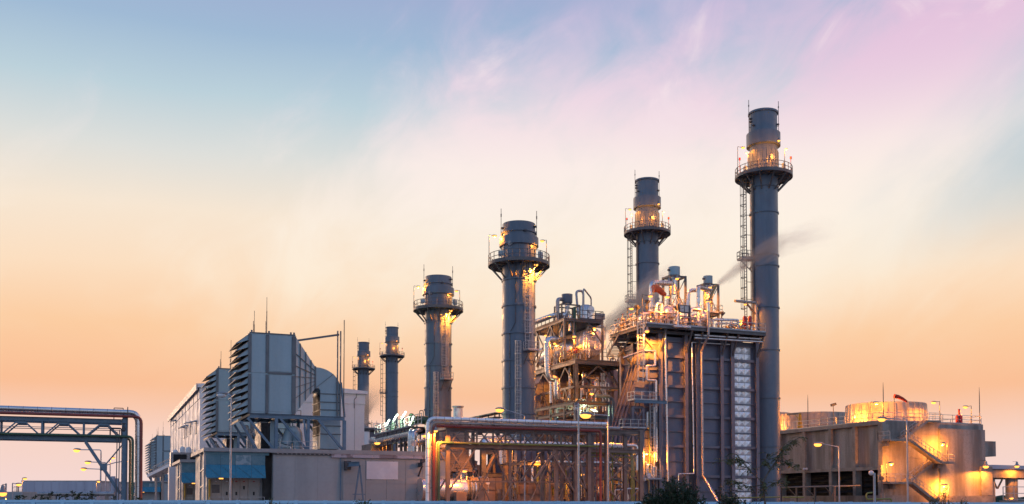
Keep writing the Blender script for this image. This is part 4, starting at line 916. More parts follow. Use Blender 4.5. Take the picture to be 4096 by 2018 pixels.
# elbow and down duct
xo = Q2(1527, 800, y2a).x; xi = Q2(1357, 800, y2a).x; zi = e1.z; ro = xo - e0.x; ro_z = e0.z - zi; ROOF = hz(22, 112, 1799)
A1 = []; 
outer = [(e0.x + math.sin(R(a)) * ro, zi + math.cos(R(a)) * ro_z) for a in range(0, 91, 10)]
poly = [(e0.x, zi)] + outer + [(xo, ROOF + 0.4), (xi, ROOF + 0.4), (xi, zi - 0.25), (xi - 0.15, zi)]
b = MB(); b.prism([(x, y2a, zz) for x, zz in poly], (0, y2b - y2a, 0)); el = b.build('down_duct', 'filter_paint', fh, smooth=25)
for y in (840, 910, 975, 1040, 1110, 1180):
    zz = Q2(1440, y, y2a).z; b = MB(); b.box(xi - 0.06, y2a - 0.07, zz - 0.06, xo + 0.06, y2b + 0.07, zz + 0.06); b.build('duct_flange', 'filter_channel', el)
b = MB(); b.box(xi - 0.03, y2a + 0.3, Q2(1357, 1190, y2a).z, xi - 0.004, y2b - 0.3, Q2(1357, 830, y2a).z); b.build('silencer_baffle', 'dark', el)
b = MB(); b.box(e0.x - 0.07, y2a - 0.08, e1.z - 0.1, e0.x + 0.07, y2b + 0.08, e0.z + 0.1); b.build('duct_flange', 'filter_channel', el)
MB().beam((e0.x + 0.12, y2a - 0.04, e1.z + 0.1), (e0.x + ro * 0.72, y2a - 0.04, zi + ro_z * 0.71), 0.05, 0.05).build('mitre_seam', 'filter_channel', el)
# supporting steel
Q3 = lambda x, y, Y=FY: atY(*z3(x, y), Y)
zb0 = FZ0 - 0.05
for y in (FY + 0.1, FYB - 0.2):
    b = MB(); b.ibeam((FX0 - 0.1, y, zb0 - 0.25), (Q3(2245, 200).x, y, zb0 - 0.25), 0.3, 0.45); b.build('deck_girder', 'bridge_blue', fh)
    for x3 in (1412, 1800, 2240):
        x = Q3(x3, 400).x; b = MB(); b.ibeam((x, y, ROOF), (x, y, zb0 - 0.48), 0.36, 0.36, up=Vector((0, 1, 0))); b.build('post', 'bridge_blue', fh)
    for xa3, xb3 in ((1062, 1385), (1465, 1790), (1925, 2232)):
        b = MB(); b.beam((Q3(xa3, 300).x, y, zb0 - 0.5), (Q3(xb3, 400).x, y, ROOF + 0.15), 0.26); b.build('brace', 'bridge_blue', fh)
b = MB(); b.beam((FX0 - 0.9, FY, FZ0 - 1.0), (Q3(1190, 540).x, FY + 0.6, ROOF), 0.28); b.build('brace', 'bridge_blue', fh)
b = MB(); b.beam((FX0 - 0.9, FYB - 1, FZ0 - 1.0), (Q3(1190, 540).x, FYB - 1, ROOF), 0.28); b.build('brace', 'bridge_blue', fh)
for x3 in (1100, 1250, 1450, 1700, 1800): MB().beam((Q3(x3, 300).x, FY + 0.3, zb0 - 0.28), (Q3(x3, 300).x, FYB - 0.4, zb0 - 0.28), 0.2, 0.3).build('joist', 'bridge_blue', fh)
MB().beam((Q3(1745, 215).x, FY + 0.1, zb0 - 0.5), (Q3(1795, 520).x, FY + 0.1, ROOF + 0.1), 0.24).build('brace', 'bridge_blue', fh)
# top mast and hoist beam at the elbow
mx = Q2(1515, 500, y2a - 0.3).x; zt = Q2(1515, 305, y2a - 0.3).z
for k in (-0.16, 0.2): MB().beam((mx + k, y2a - 0.2, zb0), (mx + k, y2a - 0.2, zt), 0.15).build('mast', 'filter_channel', fh)
MB().beam((mx + 0.62, y2a - 0.2, zb0), (mx + 0.62, y2a - 0.2, Q2(1538, 215, y2a).z), 0.09).build('lightning_rod', 'steel_dark', fh)
MB().beam((mx, y2a - 0.2, Q2(1510, 340, y2a).z), (FX1 + 0.3, FY + 0.6, Q2(1170, 382).z), 0.22).build('hoist_beam', 'filter_channel', fh)
MB().beam((mx + 0.3, y2a - 0.1, zi + 0.8), (Q2(1560, 1030, y2a).x, y2a - 0.1, zb0), 0.2).build('brace', 'bridge_blue', fh)
# equipment under the house: louvred unit, round elbow vent, small pipes
p = Q3(1240, 400); q = Q3(1335, 260); b = MB(); b.box(p.x, FY + 1.0, ROOF, q.x, FYB - 1, q.z); lo = b.build('louvre_unit', 'filter_channel', fh)
for k in range(7): x = p.x + 0.1 + k * (q.x - p.x - 0.2) / 6; MB().box(x - 0.04, FY + 0.9, ROOF + 0.2, x + 0.04, FY + 0.996, q.z - 0.15).build('slat', 'dark', lo)
p = Q3(1345, 400); q = Q3(1590, 260); b = MB(); b.box(p.x + 0.1, FY + 1.2, ROOF, Q3(1440, 300).x, FYB - 1, q.z); b.build('cabinet', 'filter_paint', fh)
c = Q3(1660, 450); r_ = 1.0; pts = fillet([(c.x - 1.0, FY + 1.2, ROOF + 0.8), (c.x - 0.6, FY + 1.2, c.z + 0.75), (c.x + 0.25, FY + 1.2, c.z + 0.7), (c.x + 0.35, FY + 1.2, ROOF)], 1.2, 6); b = MB(); b.tube(pts, 0.62, 16); b.build('vent_elbow', 'filter_paint', fh, smooth=50)
for k, x3 in enumerate((1105, 1130, 1150)):
    b = MB(); b.tube(fillet([(Q3(x3, 400).x, FY + 2.5, ROOF), (Q3(x3, 400).x, FY + 2.5, ROOF + 3.0 - 0.4 * k), (Q3(x3 - 60, 400).x, FY + 2.5, ROOF + 2.8 - 0.5 * k)], 0.3), 0.12, 8); b.build('fuel_pipe', 'pipe_grey', fh, smooth=True)
b = MB(); railing(b, [(Q3(1450, 500).x, FY - 0.3, ROOF), (Q3(1900, 500).x, FY - 0.3, ROOF)], 1.1, 0.9, 0.035); b.build('railing', 'galv', fh)
b = MB(); railing(b, [(Q3(1680, 100).x, FYB, zb0), (Q3(1840, 100).x, FYB, zb0)], 1.1, 0.8, 0.04); b.build('upper_railing', 'steel', fh)

# ---------------------------------------------------------------- machine house under it
MY = 112.0
Q3m = lambda x, y, Y=MY: atY(*z3(x, y), Y)
mh = thing('machine_house', 'long low beige machine house under the nearest air intake, with awning panels coloured by reflected sky', 'building', (22, 118, 0), 'low machine houses of the turbine trains')
X0, X1, X2, X3 = Q3m(556, 700).x, Q3m(1278, 700).x, Q3m(1372, 700).x, atY(1790, 1850, MY).x
MYB = 127.5
b = MB(); b.box(X2, MY, 0, X3, MYB, ROOF - 0.45); b.build('wall', 'house_beige', mh)
b = MB(); b.box(X0 + 0.3, MY + 1.6, 0, X2 - 0.002, MYB, ROOF - 0.45); b.build('wall', 'house_beige', mh)
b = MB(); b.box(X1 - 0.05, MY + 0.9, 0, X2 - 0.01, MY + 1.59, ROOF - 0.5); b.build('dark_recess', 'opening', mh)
b = MB(); b.box(X2 - 0.3, MY - 0.35, ROOF - 0.45, X3 + 0.2, MYB + 0.2, ROOF); b.build('cornice', 'house_cornice', mh)
b = MB(); b.box(X0 - 0.25, MY - 0.35, ROOF - 0.42, X2 - 0.304, MYB + 0.2, ROOF - 0.02); b.build('cornice', 'house_cornice', mh)
b = MB(); b.box(X2 + 0.05, MY - 0.25, ROOF - 0.62, Q3m(2070, 640).x, MY - 0.004, ROOF - 0.452); b.build('soffit', 'steel_dark', mh)
for k in range(12):
    x = X2 + 0.5 + k * (Q3m(2070, 640).x - X2 - 0.8) / 11; MB().box(x - 0.09, MY - 0.3, ROOF - 0.6, x + 0.09, MY - 0.252, ROOF - 0.5).build('soffit_bracket', 'house_cornice', mh)
xs = [Q3m(2075, 670).x] ; 
while xs[-1] < X3 - 2.5: xs.append(xs[-1] + 2.42)
xs.append(X3 + 0.1)
zp0, zp1 = Q3m(2100, 702).z, Q3m(2100, 632).z
for xa, xb in zip(xs, xs[1:]): MB().box(xa + 0.012, MY - 0.3, zp0, xb - 0.012, MY - 0.004, min(zp1, ROOF - 0.455)).build('fascia_panel', 'parapet', mh)
# wall panels, joints recessed
px_ = [X2 + 0.06, Q3m(1640, 800).x, Q3m(1915, 800).x, Q3m(2188, 800).x]; zs_ = [0.1, Q3m(1700, 1160).z, Q3m(1700, 830).z, ROOF - 0.65]
xw = [px_[-1] + 0.3, atY(1462, 1900, MY).x, atY(1545, 1900, MY).x, atY(1622, 1900, MY).x, atY(1690, 1900, MY).x, X3]
zmid2 = hz(30, MY, 1937)
for xa, xb in zip(px_, px_[1:]):
    for za, zb_ in ((0.1, Q3m(1700, 1000).z), (Q3m(1700, 1000).z, Q3m(1700, 830).z), (Q3m(1700, 830).z, ROOF - 0.63)): MB().box(xa + 0.006, MY - 0.045, za + 0.006, xb - 0.006, MY - 0.003, zb_ - 0.006).build('wall_panel', 'house_beige', mh)
for xa, xb in zip(xw, xw[1:]):
    for za, zb_ in ((0.1, zmid2), (zmid2, zp0)): MB().box(xa + 0.03, MY - 0.045, za + 0.03, xb - 0.03, MY - 0.003, zb_ - 0.03).build('wall_panel', 'house_beige', mh)
x = Q3m(2192, 800).x; b = MB(); b.box(x - 0.06, MY - 0.16, 0, x + 0.06, MY - 0.046, ROOF - 0.46); b.build('down_spout', 'bridge_blue', mh)
# awning, blue sky reflection put into its colour: upright row and flared row
xs = [Q3m(v, 720).x for v in (556, 733, 918, 1106, 1278)]; za, zb_, zc = Q3m(700, 668).z, Q3m(700, 786).z, Q3m(700, 948).z
mts = (('awning_grey', 'awning_grey', 'awning_pale', 'awning_grey'), ('awning_reflection', 'awning_reflection', 'awning_reflection', 'awning_reflection'))
for k in range(4):
    xa, xb = xs[k] + 0.012, xs[k + 1] - 0.012
    MB().box(xa, MY - 0.04, zb_, xb, MY, za).build('awning_panel', mts[0][k], mh)
    f0, f1 = 0.25 * (xs[k] == xs[0]), 0.0
    MB().prism([(xa, MY - 0.04, zb_ - 0.02), (xb, MY - 0.04, zb_ - 0.02), (xb, MY - 0.62, zc), (xa, MY - 0.62, zc)], (0, 0.03, 0.01)).build('awning_panel', mts[1][k], mh)
    b = MB(); b.beam((xa + 0.05, MY - 0.09, zb_ - 0.1), (xb - 0.05, MY - 0.65, zc + 0.1), 0.03); b.build('panel_crease', 'awning_grey', mh)
b = MB(); b.prism([(xs[0], MY - 0.04, zb_ - 0.02), (xs[0], MY - 0.64, zc), (xs[0], MY + 0.1, zc + 0.3)], (0.03, 0, 0)); b.build('awning_cheek', 'awning_reflection', mh)
b = MB(); b.box(X0, MY - 0.06, za + 0.01, X1 + 0.4, MY + 0.05, ROOF - 0.44); b.build('awning_header', 'awning_grey', mh)
b = MB(); b.box(X0, MY - 0.05, za - 0.1, X1, MYB, za - 0.04)
for x3 in (468, 545):
    p = Q3m(x3, 900, MY + (4.5 if x3 < 500 else 0.2)); b = MB(); b.beam((X0 - 0.1, p.y, 0), (X0 - 0.1, p.y, ROOF - 0.44), 0.2); b.build('awning_post', 'galv', mh)
for zz in (ROOF - 2.2, ROOF - 4.0): MB().beam((X0 - 0.1, MY + 0.2, zz), (X0 - 0.1, MY + 4.5, zz - 0.3), 0.12).build('awning_tie', 'galv', mh)
# cabinets under the awning
cx = [Q3m(v, 1100, MY + 1.4).x for v in (612, 742, 882, 972, 1068, 1212)]; zt = Q3m(700, 965, MY + 1.4).z
for k in range(5):
    b = MB(); b.box(cx[k] + 0.02, MY + 1.45, 0.3, cx[k + 1] - 0.02, MY + 1.598, zt); cbn = b.build('cabinet_door', 'cabinet', mh)
    xm = (cx[k] + cx[k + 1]) / 2
    if k == 0: MB().box(cx[k] + 0.15, MY + 1.41, zt - 1.5, cx[k + 1] - 0.15, MY + 1.448, zt - 0.6).build('vent_grille', 'steel', cbn)
    else: MB().box(xm - 0.09, MY + 1.41, zt - (1.1 if k == 3 else 1.75), xm + 0.09, MY + 1.448, zt - (1.1 if k == 3 else 1.75) + 0.38).build('door_window', 'dark', cbn)
    MB().box(xm - 0.12, MY + 1.42, zt - 0.28, xm + 0.1, MY + 1.448, zt - 0.18).build('name_plate', 'red_paint' if k > 1 else 'board', cbn)
b = MB(); b.box(Q3m(712, 955).x, MY - 0.5, zc - 0.14, Q3m(762, 955).x, MY - 0.3, zc - 0.03); b.build('tube_light', 'bulb', mh)
b = MB(); railing(b, [(X0 + 0.5, MY + 0.4, 1.9), (X1, MY + 0.4, 1.9)], 1.2, 1.4, 0.035, rails=(1.0,)); b.build('railing', 'galv', mh)
MB().box(X0 + 0.45, MY + 1.0, 0.2, X0 + 0.62, MY + 1.59, zt).build('door_jamb', 'yellow_paint', mh)
b = MB(); b.box(X2 - 0.1, FY - 1.6, ROOF + 0.004, Q3(2360, 570).x, FYB + 1, ROOF + 0.12); b.build('roof_kerb', 'bridge_blue', mh)
# blank board and wall-bracket hoist
a = atY(1466, 1918, MY - 0.1); q = atY(1592, 1848, MY - 0.1); bd = thing('wall_board', 'blank white board fixed to the beige machine house wall', 'board', (a.x, MY, a.z))
MB().box(a.x, MY - 0.13, a.z, q.x, MY - 0.05, q.z).build('board_face', 'board', bd)
for x in (a.x + 0.5, q.x - 0.5): MB().box(x - 0.06, MY - 0.05, a.z - 0.06, x + 0.06, MY - 0.046, q.z + 0.06).build('batten', 'steel', bd)
ho = thing('bracket_hoist', 'grey hoist beam on a braced trestle before the beige machine house wall', 'hoist', atY(1432, 1995, MY - 1.5))
p = Q3m(2250, 790, MY - 0.3); q = Q3m(2425, 775, MY - 1.7)
MB().ibeam(p, (q.x, q.y, q.z), 0.3, 0.5).build('hoist_beam', 'bridge_blue', ho)
MB().box(p.x - 0.1, p.y - 0.35, p.z - 0.55, p.x + 0.6, p.y + 0.25, p.z + 0.45).build('trolley', 'steel_dark', ho)
for xx in (atY(1405, 1990, MY - 1.7), atY(1463, 1990, MY - 1.7)): MB().beam((xx.x, MY - 1.7, 0), (q.x, q.y, q.z - 0.2), 0.16).build('leg', 'bridge_blue', ho)
MB().beam(atY(1410, 1978, MY - 1.7), atY(1460, 1978, MY - 1.7), 0.1).build('tie', 'bridge_blue', ho)
p = atY(1690, 1860, MY - 1.0); wb = thing('wall_bracket', 'dark bracket arm casting a long shadow on the beige wall beside the upright pipes', 'bracket', p)
MB().ibeam((p.x - 0.2, MY - 1.6, p.z), (p.x - 0.2, MY - 0.05, p.z), 0.25, 0.5).build('arm', 'steel_dark', wb); MB().beam((p.x - 0.2, MY - 1.4, p.z - 0.2), (p.x - 0.2, MY - 0.05, p.z - 1.3), 0.15).build('strut', 'steel_dark', wb)
MB().box(p.x - 0.4, MY - 1.9, p.z + 0.25, p.x + 0.1, MY - 1.3, p.z + 0.6).build('winch', 'steel_dark', wb)
L2 = ('air intake with stacked weather hoods standing second, before the white turbine hall', 'distant air intake seen past the upright pipes of the left pipe bridge', 'farthest air intake, its hoods peeping past the green upright pipe')
for dy, lab, lm in zip((DY2, DY3, DY4), L2, ('second machine house with a dull sky-tinted awning, left of the nearest one', 'distant machine house seen beyond the left pipe bridge', 'farthest machine house mostly hidden behind the distant one')):
    copy_tree(fh, (0, dy, 0), lab); copy_tree(mh, (0, dy, 0), lm, skip=('soffit_bracket',) if dy < 100 else ('soffit_bracket', 'cabinet_door', 'railing', 'panel_crease'))
# ---------------------------------------------------------------- white turbine hall
TH = thing('turbine_hall', 'big white metal-clad turbine hall with small hooded windows behind the air intakes', 'building', (30, 210, 0))
TY0 = 175.0; a = atY(801, 1539, TY0); q = atY(1458, 1565, TY0); TX0, TX1 = a.x, q.x; TZ = a.z; TY1 = atX(683, 1700, TX0).y
b = MB(); b.box(TX0, TY0, 0, TX1, TY1, TZ - 0.5); b.build('wall', 'hall_white', TH)
b = MB(); b.prism([(TX0 - 0.5, TY0 - 0.5, TZ - 0.5), (TX1 + 0.5, TY0 - 0.5, TZ - 0.5), (TX1 + 0.5, TY0 - 0.5, TZ), ((TX0 + TX1) / 2, TY0 - 0.5, TZ + 1.2), (TX0 - 0.5, TY0 - 0.5, TZ + 0.1)], (0, TY1 - TY0 + 1, 0)); b.build('roof', 'hall_white', TH)
b = MB(); b.box(TX0 - 0.7, TY0 - 0.6, TZ - 1.0, TX0 - 0.502, TY1 + 0.6, TZ + 0.1); b.build('gutter', 'hall_trim', TH)
zlap = hz(TX1, TY0, 1618); b = MB(); b.box(TX0 - 0.1, TY0 - 0.12, zlap, TX1 + 0.1, TY0 - 0.004, TZ - 0.504); b.build('upper_cladding', 'hall_white', TH)
b = MB(); b.box(TX0 - 0.12, TY0, zlap, TX0 - 0.004, TY1, TZ - 0.504); b.build('upper_cladding', 'hall_white', TH)
for k in range(9):
    y = TY0 + 3 + k * (TY1 - TY0 - 6) / 8; b = MB(); b.box(TX0 - 0.22, y - 0.12, 0, TX0 - 0.125, y + 0.12, TZ - 0.6); b.build('down_spout', 'hall_trim', TH)
for k in range(8):
    x = TX0 + (TX1 - TX0) * (k + 0.5) / 8; MB().box(x - 0.03, TY0 - 0.05, 0, x + 0.03, TY0 - 0.004, zlap - 0.01).build('panel_seam', 'hall_trim', TH)
for px, py in ((784, 1712), (763, 1715), (748, 1727), (738, 1733), (704, 1703)):
    p = atX(px, py, TX0); b = MB(); b.box(TX0 - 0.06, p.y - 1.1, p.z - 1.0, TX0 - 0.004, p.y + 1.1, p.z + 0.9); wn_ = b.build('window', 'glass', TH)
    MB().prism([(TX0 - 0.02, p.y - 1.5, p.z + 1.3), (TX0 - 1.2, p.y - 1.5, p.z + 0.9), (TX0 - 0.02, p.y - 1.5, p.z + 1.1)], (0, 3.0, 0)).build('window_hood', 'hall_white', wn_)
    MB().box(TX0 - 0.16, p.y - 1.2, p.z - 1.1, TX0 - 0.061, p.y + 1.2, p.z - 1.0).build('sill', 'hall_trim', wn_)
for px, py in ((720, 1800), (750, 1788), (775, 1790)):
    p = atX(px, py, TX0); b = MB(); b.lathe((TX0 - 0.9, p.y, p.z - 0.5), [(0.55, -0.6), (0.55, 0.1), (0.36, 0.45), (0.01, 0.55)], 14); b.build('roof_vent', 'hall_white', TH, smooth=50)
b = MB(); p = atY(1425, 1590, TY0); b.tube(fillet([(p.x, TY0 - 0.2, TZ - 0.5), (p.x, TY0 - 0.2, p.z), (p.x - 0.4, TY0 - 0.2, p.z - 0.4), (p.x - 0.4, TY0 - 0.2, p.z - 2)], 0.15), 0.06, 5); b.build('cable', 'steel', TH)
# outside stair ramp at the left of the hall
rp = thing('ramp_walkway', 'white sloping walkway with railings climbing to the left side of the turbine hall', 'walkway', atD(640, 1900, 170))
p0 = atD(612, 1905, 168); p1 = atD(720, 1852, 160)
MB().beam(p0, p1, 2.0, 0.5).build('deck', 'hall_white', rp)
for i in range(4): p = p0.lerp(p1, (i + 0.5) / 4); MB().box(p.x - 0.15, p.y - 0.3, 0, p.x + 0.15, p.y + 0.3, p.z - 0.3).build('pier', 'house_beige', rp)
b = MB(); railing(b, [p0 + Z3 * 0.25, p1 + Z3 * 0.25], 1.3, 0.8, 0.05); b.build('railing', 'galv', rp)
p = atD(750, 1835, 158); ac = thing('air_conditioner', 'grey outdoor cooling unit beside the white hall, above the second awning', 'cooling unit', (p.x, p.y, 0)); MB().box(p.x - 2.6, p.y - 1, p.z - 1.4, p.x + 2.6, p.y + 1, p.z + 0.9).build('housing', 'pipe_grey', ac)
for k in (-1.2, 1.3): MB().box(p.x + k - 1.0, p.y - 1.05, p.z - 1.1, p.x + k + 1.0, p.y - 1.004, p.z + 0.6).build('grille', 'dark', ac)
MB().box(p.x - 2.8, p.y - 1.2, 0, p.x + 2.8, p.y + 1.2, p.z - 1.404).build('plinth', 'hall_white', ac)
# ---------------------------------------------------------------- pipe bridges in front (one line, dipping between the two)
zA = zm(0, 1500, 2.45); zB = zm(1660, 1620, 3.19); zC = zm(2160, 1560, 2.77)
BY = 81.0; BW = 2.0
a_ = lambda x, y, Y=BY: atY(*zA(x, y), Y)
b_ = lambda x, y, Y=BY: atY(*zB(x, y), Y)
c_ = lambda x, y, Y=BY: atY(*zC(x, y), Y)
def post_at(t, x, zt, m, Y, w_=0.36):
    MB().ibeam((x, Y, 0), (x, Y, zt), w_, w_, up=Vector((0, 1, 0)), tk=0.05).build('post', m, t)
    MB().box(x - 0.3, Y - 0.3, 0, x + 0.3, Y + 0.3, 0.12).build('base_plate', m, t)
def truss(t, x0, x1, nodes, zt, zb, Y, m, ch=0.3, rail=True, dbl=False):
    """nodes: x of the uprights; diagonals meet the top chord half way"""
    MB().ibeam((x0, Y, zt), (x1, Y, zt), 0.28, ch).build('top_chord', m, t)
    MB().ibeam((x0, Y, zb), (x1, Y, zb), 0.28, ch).build('bottom_chord', m, t)
    for x in nodes:
        MB().beam((x, Y, zb), (x, Y, zt), 0.14).build('upright', m, t)
        MB().box(x - 0.22, Y - 0.03, zb + ch / 2 + 0.002, x + 0.22, Y + 0.03, zb + ch / 2 + 0.2).build('gusset', m, t)
    for xa, xb in zip(nodes, nodes[1:]):
        xm = (xa + xb) / 2
        MB().beam((xa + 0.15, Y, zb + 0.2), (xm - 0.25, Y, zt - 0.2), 0.1).build('diagonal', m, t)
        MB().beam((xb - 0.15, Y, zb + 0.2), (xm + 0.25, Y, zt - 0.2), 0.1).build('diagonal', m, t)
        MB().box(xm - 0.3, Y - 0.04, zt - ch / 2 - 0.2, xm + 0.3, Y + 0.04, zt - ch / 2 - 0.002).build('gusset', m, t)
    if rail: MB().beam((x0, Y + 0.1, zb + (zt - zb) * 0.58), (x1, Y + 0.1, zb + (zt - zb) * 0.58), 0.05).build('hand_line', m, t)
# left bridge
LB = thing('pipe_bridge', 'blue-grey steel truss pipe bridge carrying pipes in from the side, ending at a braced post', 'pipe bridge', (a_(1220, 1200).x, BY, 0))
xp = a_(1220, 800).x; zt_ = a_(600, 440).z; zb_ = a_(600, 622).z; ptop = a_(1220, 415).z
du = a_(820, 550).x - a_(412, 550).x; nd = [a_(820, 550).x + du * k for k in range(-6, 1)] + [xp]
for Y in (BY, BY + BW):
    post_at(LB, xp, ptop, 'bridge_blue', Y)
    truss(LB, nd[0], xp - 0.19, nd[:-1], zt_, zb_, Y, 'bridge_blue')
    xa = nd[-2]; xm = a_(1020, 480).x
    MB().beam((xa + 0.15, Y, zb_ + 0.2), (xm - 0.2, Y, zt_ - 0.2), 0.1).build('diagonal', 'bridge_blue', LB); MB().beam((xm + 0.2, Y, zt_ - 0.2), (a_(1180, 580).x, Y, zb_ + 0.2), 0.1).build('diagonal', 'bridge_blue', LB)
    MB().box(xm - 0.3, Y - 0.04, zt_ - 0.35, xm + 0.3, Y + 0.04, zt_ - 0.152).build('gusset', 'bridge_blue', LB)
    p = a_(835, 655); MB().beam((p.x, Y, zb_ - 0.15), (xp - 0.25, Y, a_(1180, 1165).z), 0.2).build('raker', 'bridge_blue', LB)
    m_ = a_(1015, 900); MB().box(m_.x - 0.25, Y - 0.03, m_.z - 0.25, m_.x + 0.25, Y + 0.03, m_.z + 0.25).build('gusset', 'bridge_blue', LB); MB().beam((m_.x, Y, m_.z), (xp - 0.2, Y, a_(1190, 690).z), 0.07).build('tie_rod', 'bridge_blue', LB)
for x in nd:
    for zz in (zt_, zb_): MB().beam((x, BY + 0.2, zz), (x, BY + BW - 0.2, zz), 0.16, 0.22).build('cross_beam', 'bridge_blue', LB)
b = MB(); p = a_(1160, 330)
for dx in (-0.3, 0.35): b.beam((p.x + dx, BY + 0.3, zt_), (p.x + dx, BY + 0.3, p.z + 0.05), 0.06)
b.beam((p.x - 0.3, BY + 0.3, p.z + 0.05), (p.x + 0.35, BY + 0.3, p.z + 0.05), 0.06); b.build('pipe_guide', 'steel', LB)
XL = nd[0]
GLp = 'pipes on the left pipe bridge'
pipe('overhead_pipe', 'largest silver pipe on top of the left pipe bridge, bending down past the post', [Vector((XL, BY - 0.1, a_(600, 343).z)), a_(1362, 371, BY - 0.1), Vector((a_(1362, 900, BY - 0.1).x, BY - 0.1, 0))], 0.19, 'clad', rad=0.7, bands=0.95, group=GLp)
pipe('overhead_pipe', 'second silver pipe tucked under the largest one on the left pipe bridge', [Vector((XL, BY + 0.5, a_(600, 374, BY + 0.5).z)), a_(1340, 400, BY + 0.5), Vector((a_(1340, 900, BY + 0.5).x, BY + 0.5, 0))], 0.11, 'clad', rad=0.6, bands=1.6, group=GLp)
pipe('overhead_pipe', 'dark red pipe along the left pipe bridge dropping to the ground beside the post', [Vector((XL, BY - 0.35, a_(600, 393, BY - 0.35).z)), a_(1386, 412, BY - 0.35), Vector((a_(1386, 900, BY - 0.35).x, BY - 0.35, 0))], 0.105, 'pipe_red', rad=0.5, group=GLp)
pipe('overhead_pipe', 'green pipe along the lower chord of the left pipe bridge with a small drop leg', [Vector((XL, BY - 0.3, a_(600, 590, BY - 0.3).z)), a_(1302, 606, BY - 0.3), Vector((a_(1302, 900, BY - 0.3).x, BY - 0.3, 0))], 0.095, 'pipe_green', rad=0.4, group=GLp)
pipe('overhead_pipe', 'ochre pipe beside the green drop leg of the left pipe bridge', [Vector((XL, BY + 0.2, a_(600, 606, BY + 0.2).z)), a_(1276, 622, BY + 0.2), Vector((a_(1276, 900, BY + 0.2).x, BY + 0.2, 0))], 0.085, 'pipe_gold', rad=0.35, group=GLp)
for x, yt in ((1252, 315), (1148, 560), (1172, 540)):
    p = a_(x, yt, BY - 0.25); tag(MB().beam((p.x, p.y, 0), p, 0.07).build('conduit', 'steel', None), {1252: 'thin upright conduit standing taller than the left pipe bridge post', 1148: 'thin conduit rising to the small valve before the left bridge post', 1172: 'thin conduit nearest the left pipe bridge post on its bridge side'}[x], 'conduit')
p = a_(1150, 570, BY - 0.2); vv = thing('drain_valve', 'small drain valve with levers at the end of the left bridge lower chord', 'valve', p)
MB().tube(fillet([p + Vector((-0.5, 0, -0.2)), p + Vector((-0.5, 0, 0.35)), p + Vector((0.3, 0, 0.35)), p + Vector((0.3, 0, -0.2))], 0.15, 3), 0.05, 6).build('loop', 'steel_dark', vv); MB().lathe(p + Vector((0.45, 0, 0.3)), [(0.01, -0.2), (0.12, -0.1), (0.12, 0.15), (0.04, 0.2), (0.04, 0.4), (0.14, 0.42), (0.14, 0.46), (0.01, 0.46)], 8).build('body', 'steel_dark', vv)

# middle bridge
CB = thing('pipe_rack', 'brown-lit steel pipe rack with truss sides and crossed braces before the wide chimney', 'pipe rack', (b_(418, 1200).x, BY, 0))
xs0 = b_(418, 700).x; xe1 = c_(540, 800).x; xe2 = c_(738, 800).x; xe3 = c_(1115, 800).x
zt_ = b_(800, 307).z; zb_ = b_(800, 530).z
nd = [b_(418, 500).x] + [b_(x, 450).x for x in (788, 1155, 1515, 1865)] + [xe1]
for Y in (BY, BY + 3.0):
    near = Y == BY
    post_at(CB, xs0, b_(418, 268).z, 'rack_steel', Y, 0.32)
    for x, yy in ((xe1, 445), (xe2, 420), (xe3, 430)): post_at(CB, x, c_(700, yy).z, 'rack_steel', Y, 0.34)
    truss(CB, xs0 + 0.17, xe1, nd[1:-1], zt_, zb_, Y, 'rack_steel', ch=0.28)
    for xa, xb in ((nd[0], nd[1]), (nd[-2], nd[-1])):
        xm = (xa + xb) / 2
        MB().beam((xa + 0.15, Y, zb_ + 0.2), (xm - 0.15, Y, zt_ - 0.2), 0.09).build('diagonal', 'rack_steel', CB); MB().beam((xb - 0.15, Y, zb_ + 0.2), (xm + 0.15, Y, zt_ - 0.2), 0.09).build('diagonal', 'rack_steel', CB)
    for zz in (zt_ + 0.1, zb_ - 0.15): MB().ibeam((xe1 + 0.2, Y, zz), (xe3 - 0.18, Y, zz), 0.24, 0.3).build('end_beam', 'rack_steel', CB)
    # crossed braces of the end bay and raking braces of the main bay
    zlo = 1.2; zmid_ = b_(600, 820).z
    MB().beam((b_(775, 560).x, Y, zb_ - 0.16), (xs0 + 0.1, Y, b_(440, 1110).z), 0.13).build('brace', 'rack_steel', CB)
    MB().beam((xs0 + 0.1, Y, b_(450, 545).z), (b_(605, 820).x, Y, zmid_), 0.09).build('brace', 'rack_steel', CB)
    MB().beam((b_(1795, 590).x, Y, zb_ - 0.16), (b_(1530, 950).x, Y, b_(1530, 950).z), 0.15).build('brace', 'rack_steel', CB)
    MB().beam((xe2 + 0.1, Y, c_(780, 690).z), (xe3 - 0.1, Y, c_(1095, 1040).z), 0.12).build('brace', 'rack_steel', CB); MB().beam((xe3 - 0.1, Y, c_(1095, 690).z), (xe2 + 0.1, Y, c_(780, 1020).z), 0.12).build('brace', 'rack_steel', CB)
    MB().beam((xe2 + 0.1, Y, c_(780, 1090).z), (c_(890, 1230).x, Y, 2.6), 0.12).build('brace', 'rack_steel', CB); MB().beam((xe3 - 0.1, Y, c_(1095, 1100).z), (c_(960, 1230).x, Y, 2.6), 0.12).build('brace', 'rack_steel', CB)
    for x0, y0, x1, y1 in ((245, 660, 530, 1150), (175, 680, -20, 920), (520, 670, 290, 890), (440, 790, 520, 1160), (130, 690, 400, 1160)): MB().beam((c_(x0, y0).x, Y, min(c_(x0, y0).z, zb_ - 0.16)), (c_(x1, y1).x, Y, c_(x1, y1).z), 0.13).build('brace', 'rack_steel', CB)
    MB().beam((c_(400, 660).x, Y, 0), (c_(400, 660).x, Y, zb_ - 0.16), 0.26).build('post', 'rack_steel', CB)
    MB().beam((c_(200, 660).x, Y + 0.4, 0), (c_(200, 660).x, Y + 0.4, zb_ - 0.16), 0.3).build('post', 'rack_steel', CB)
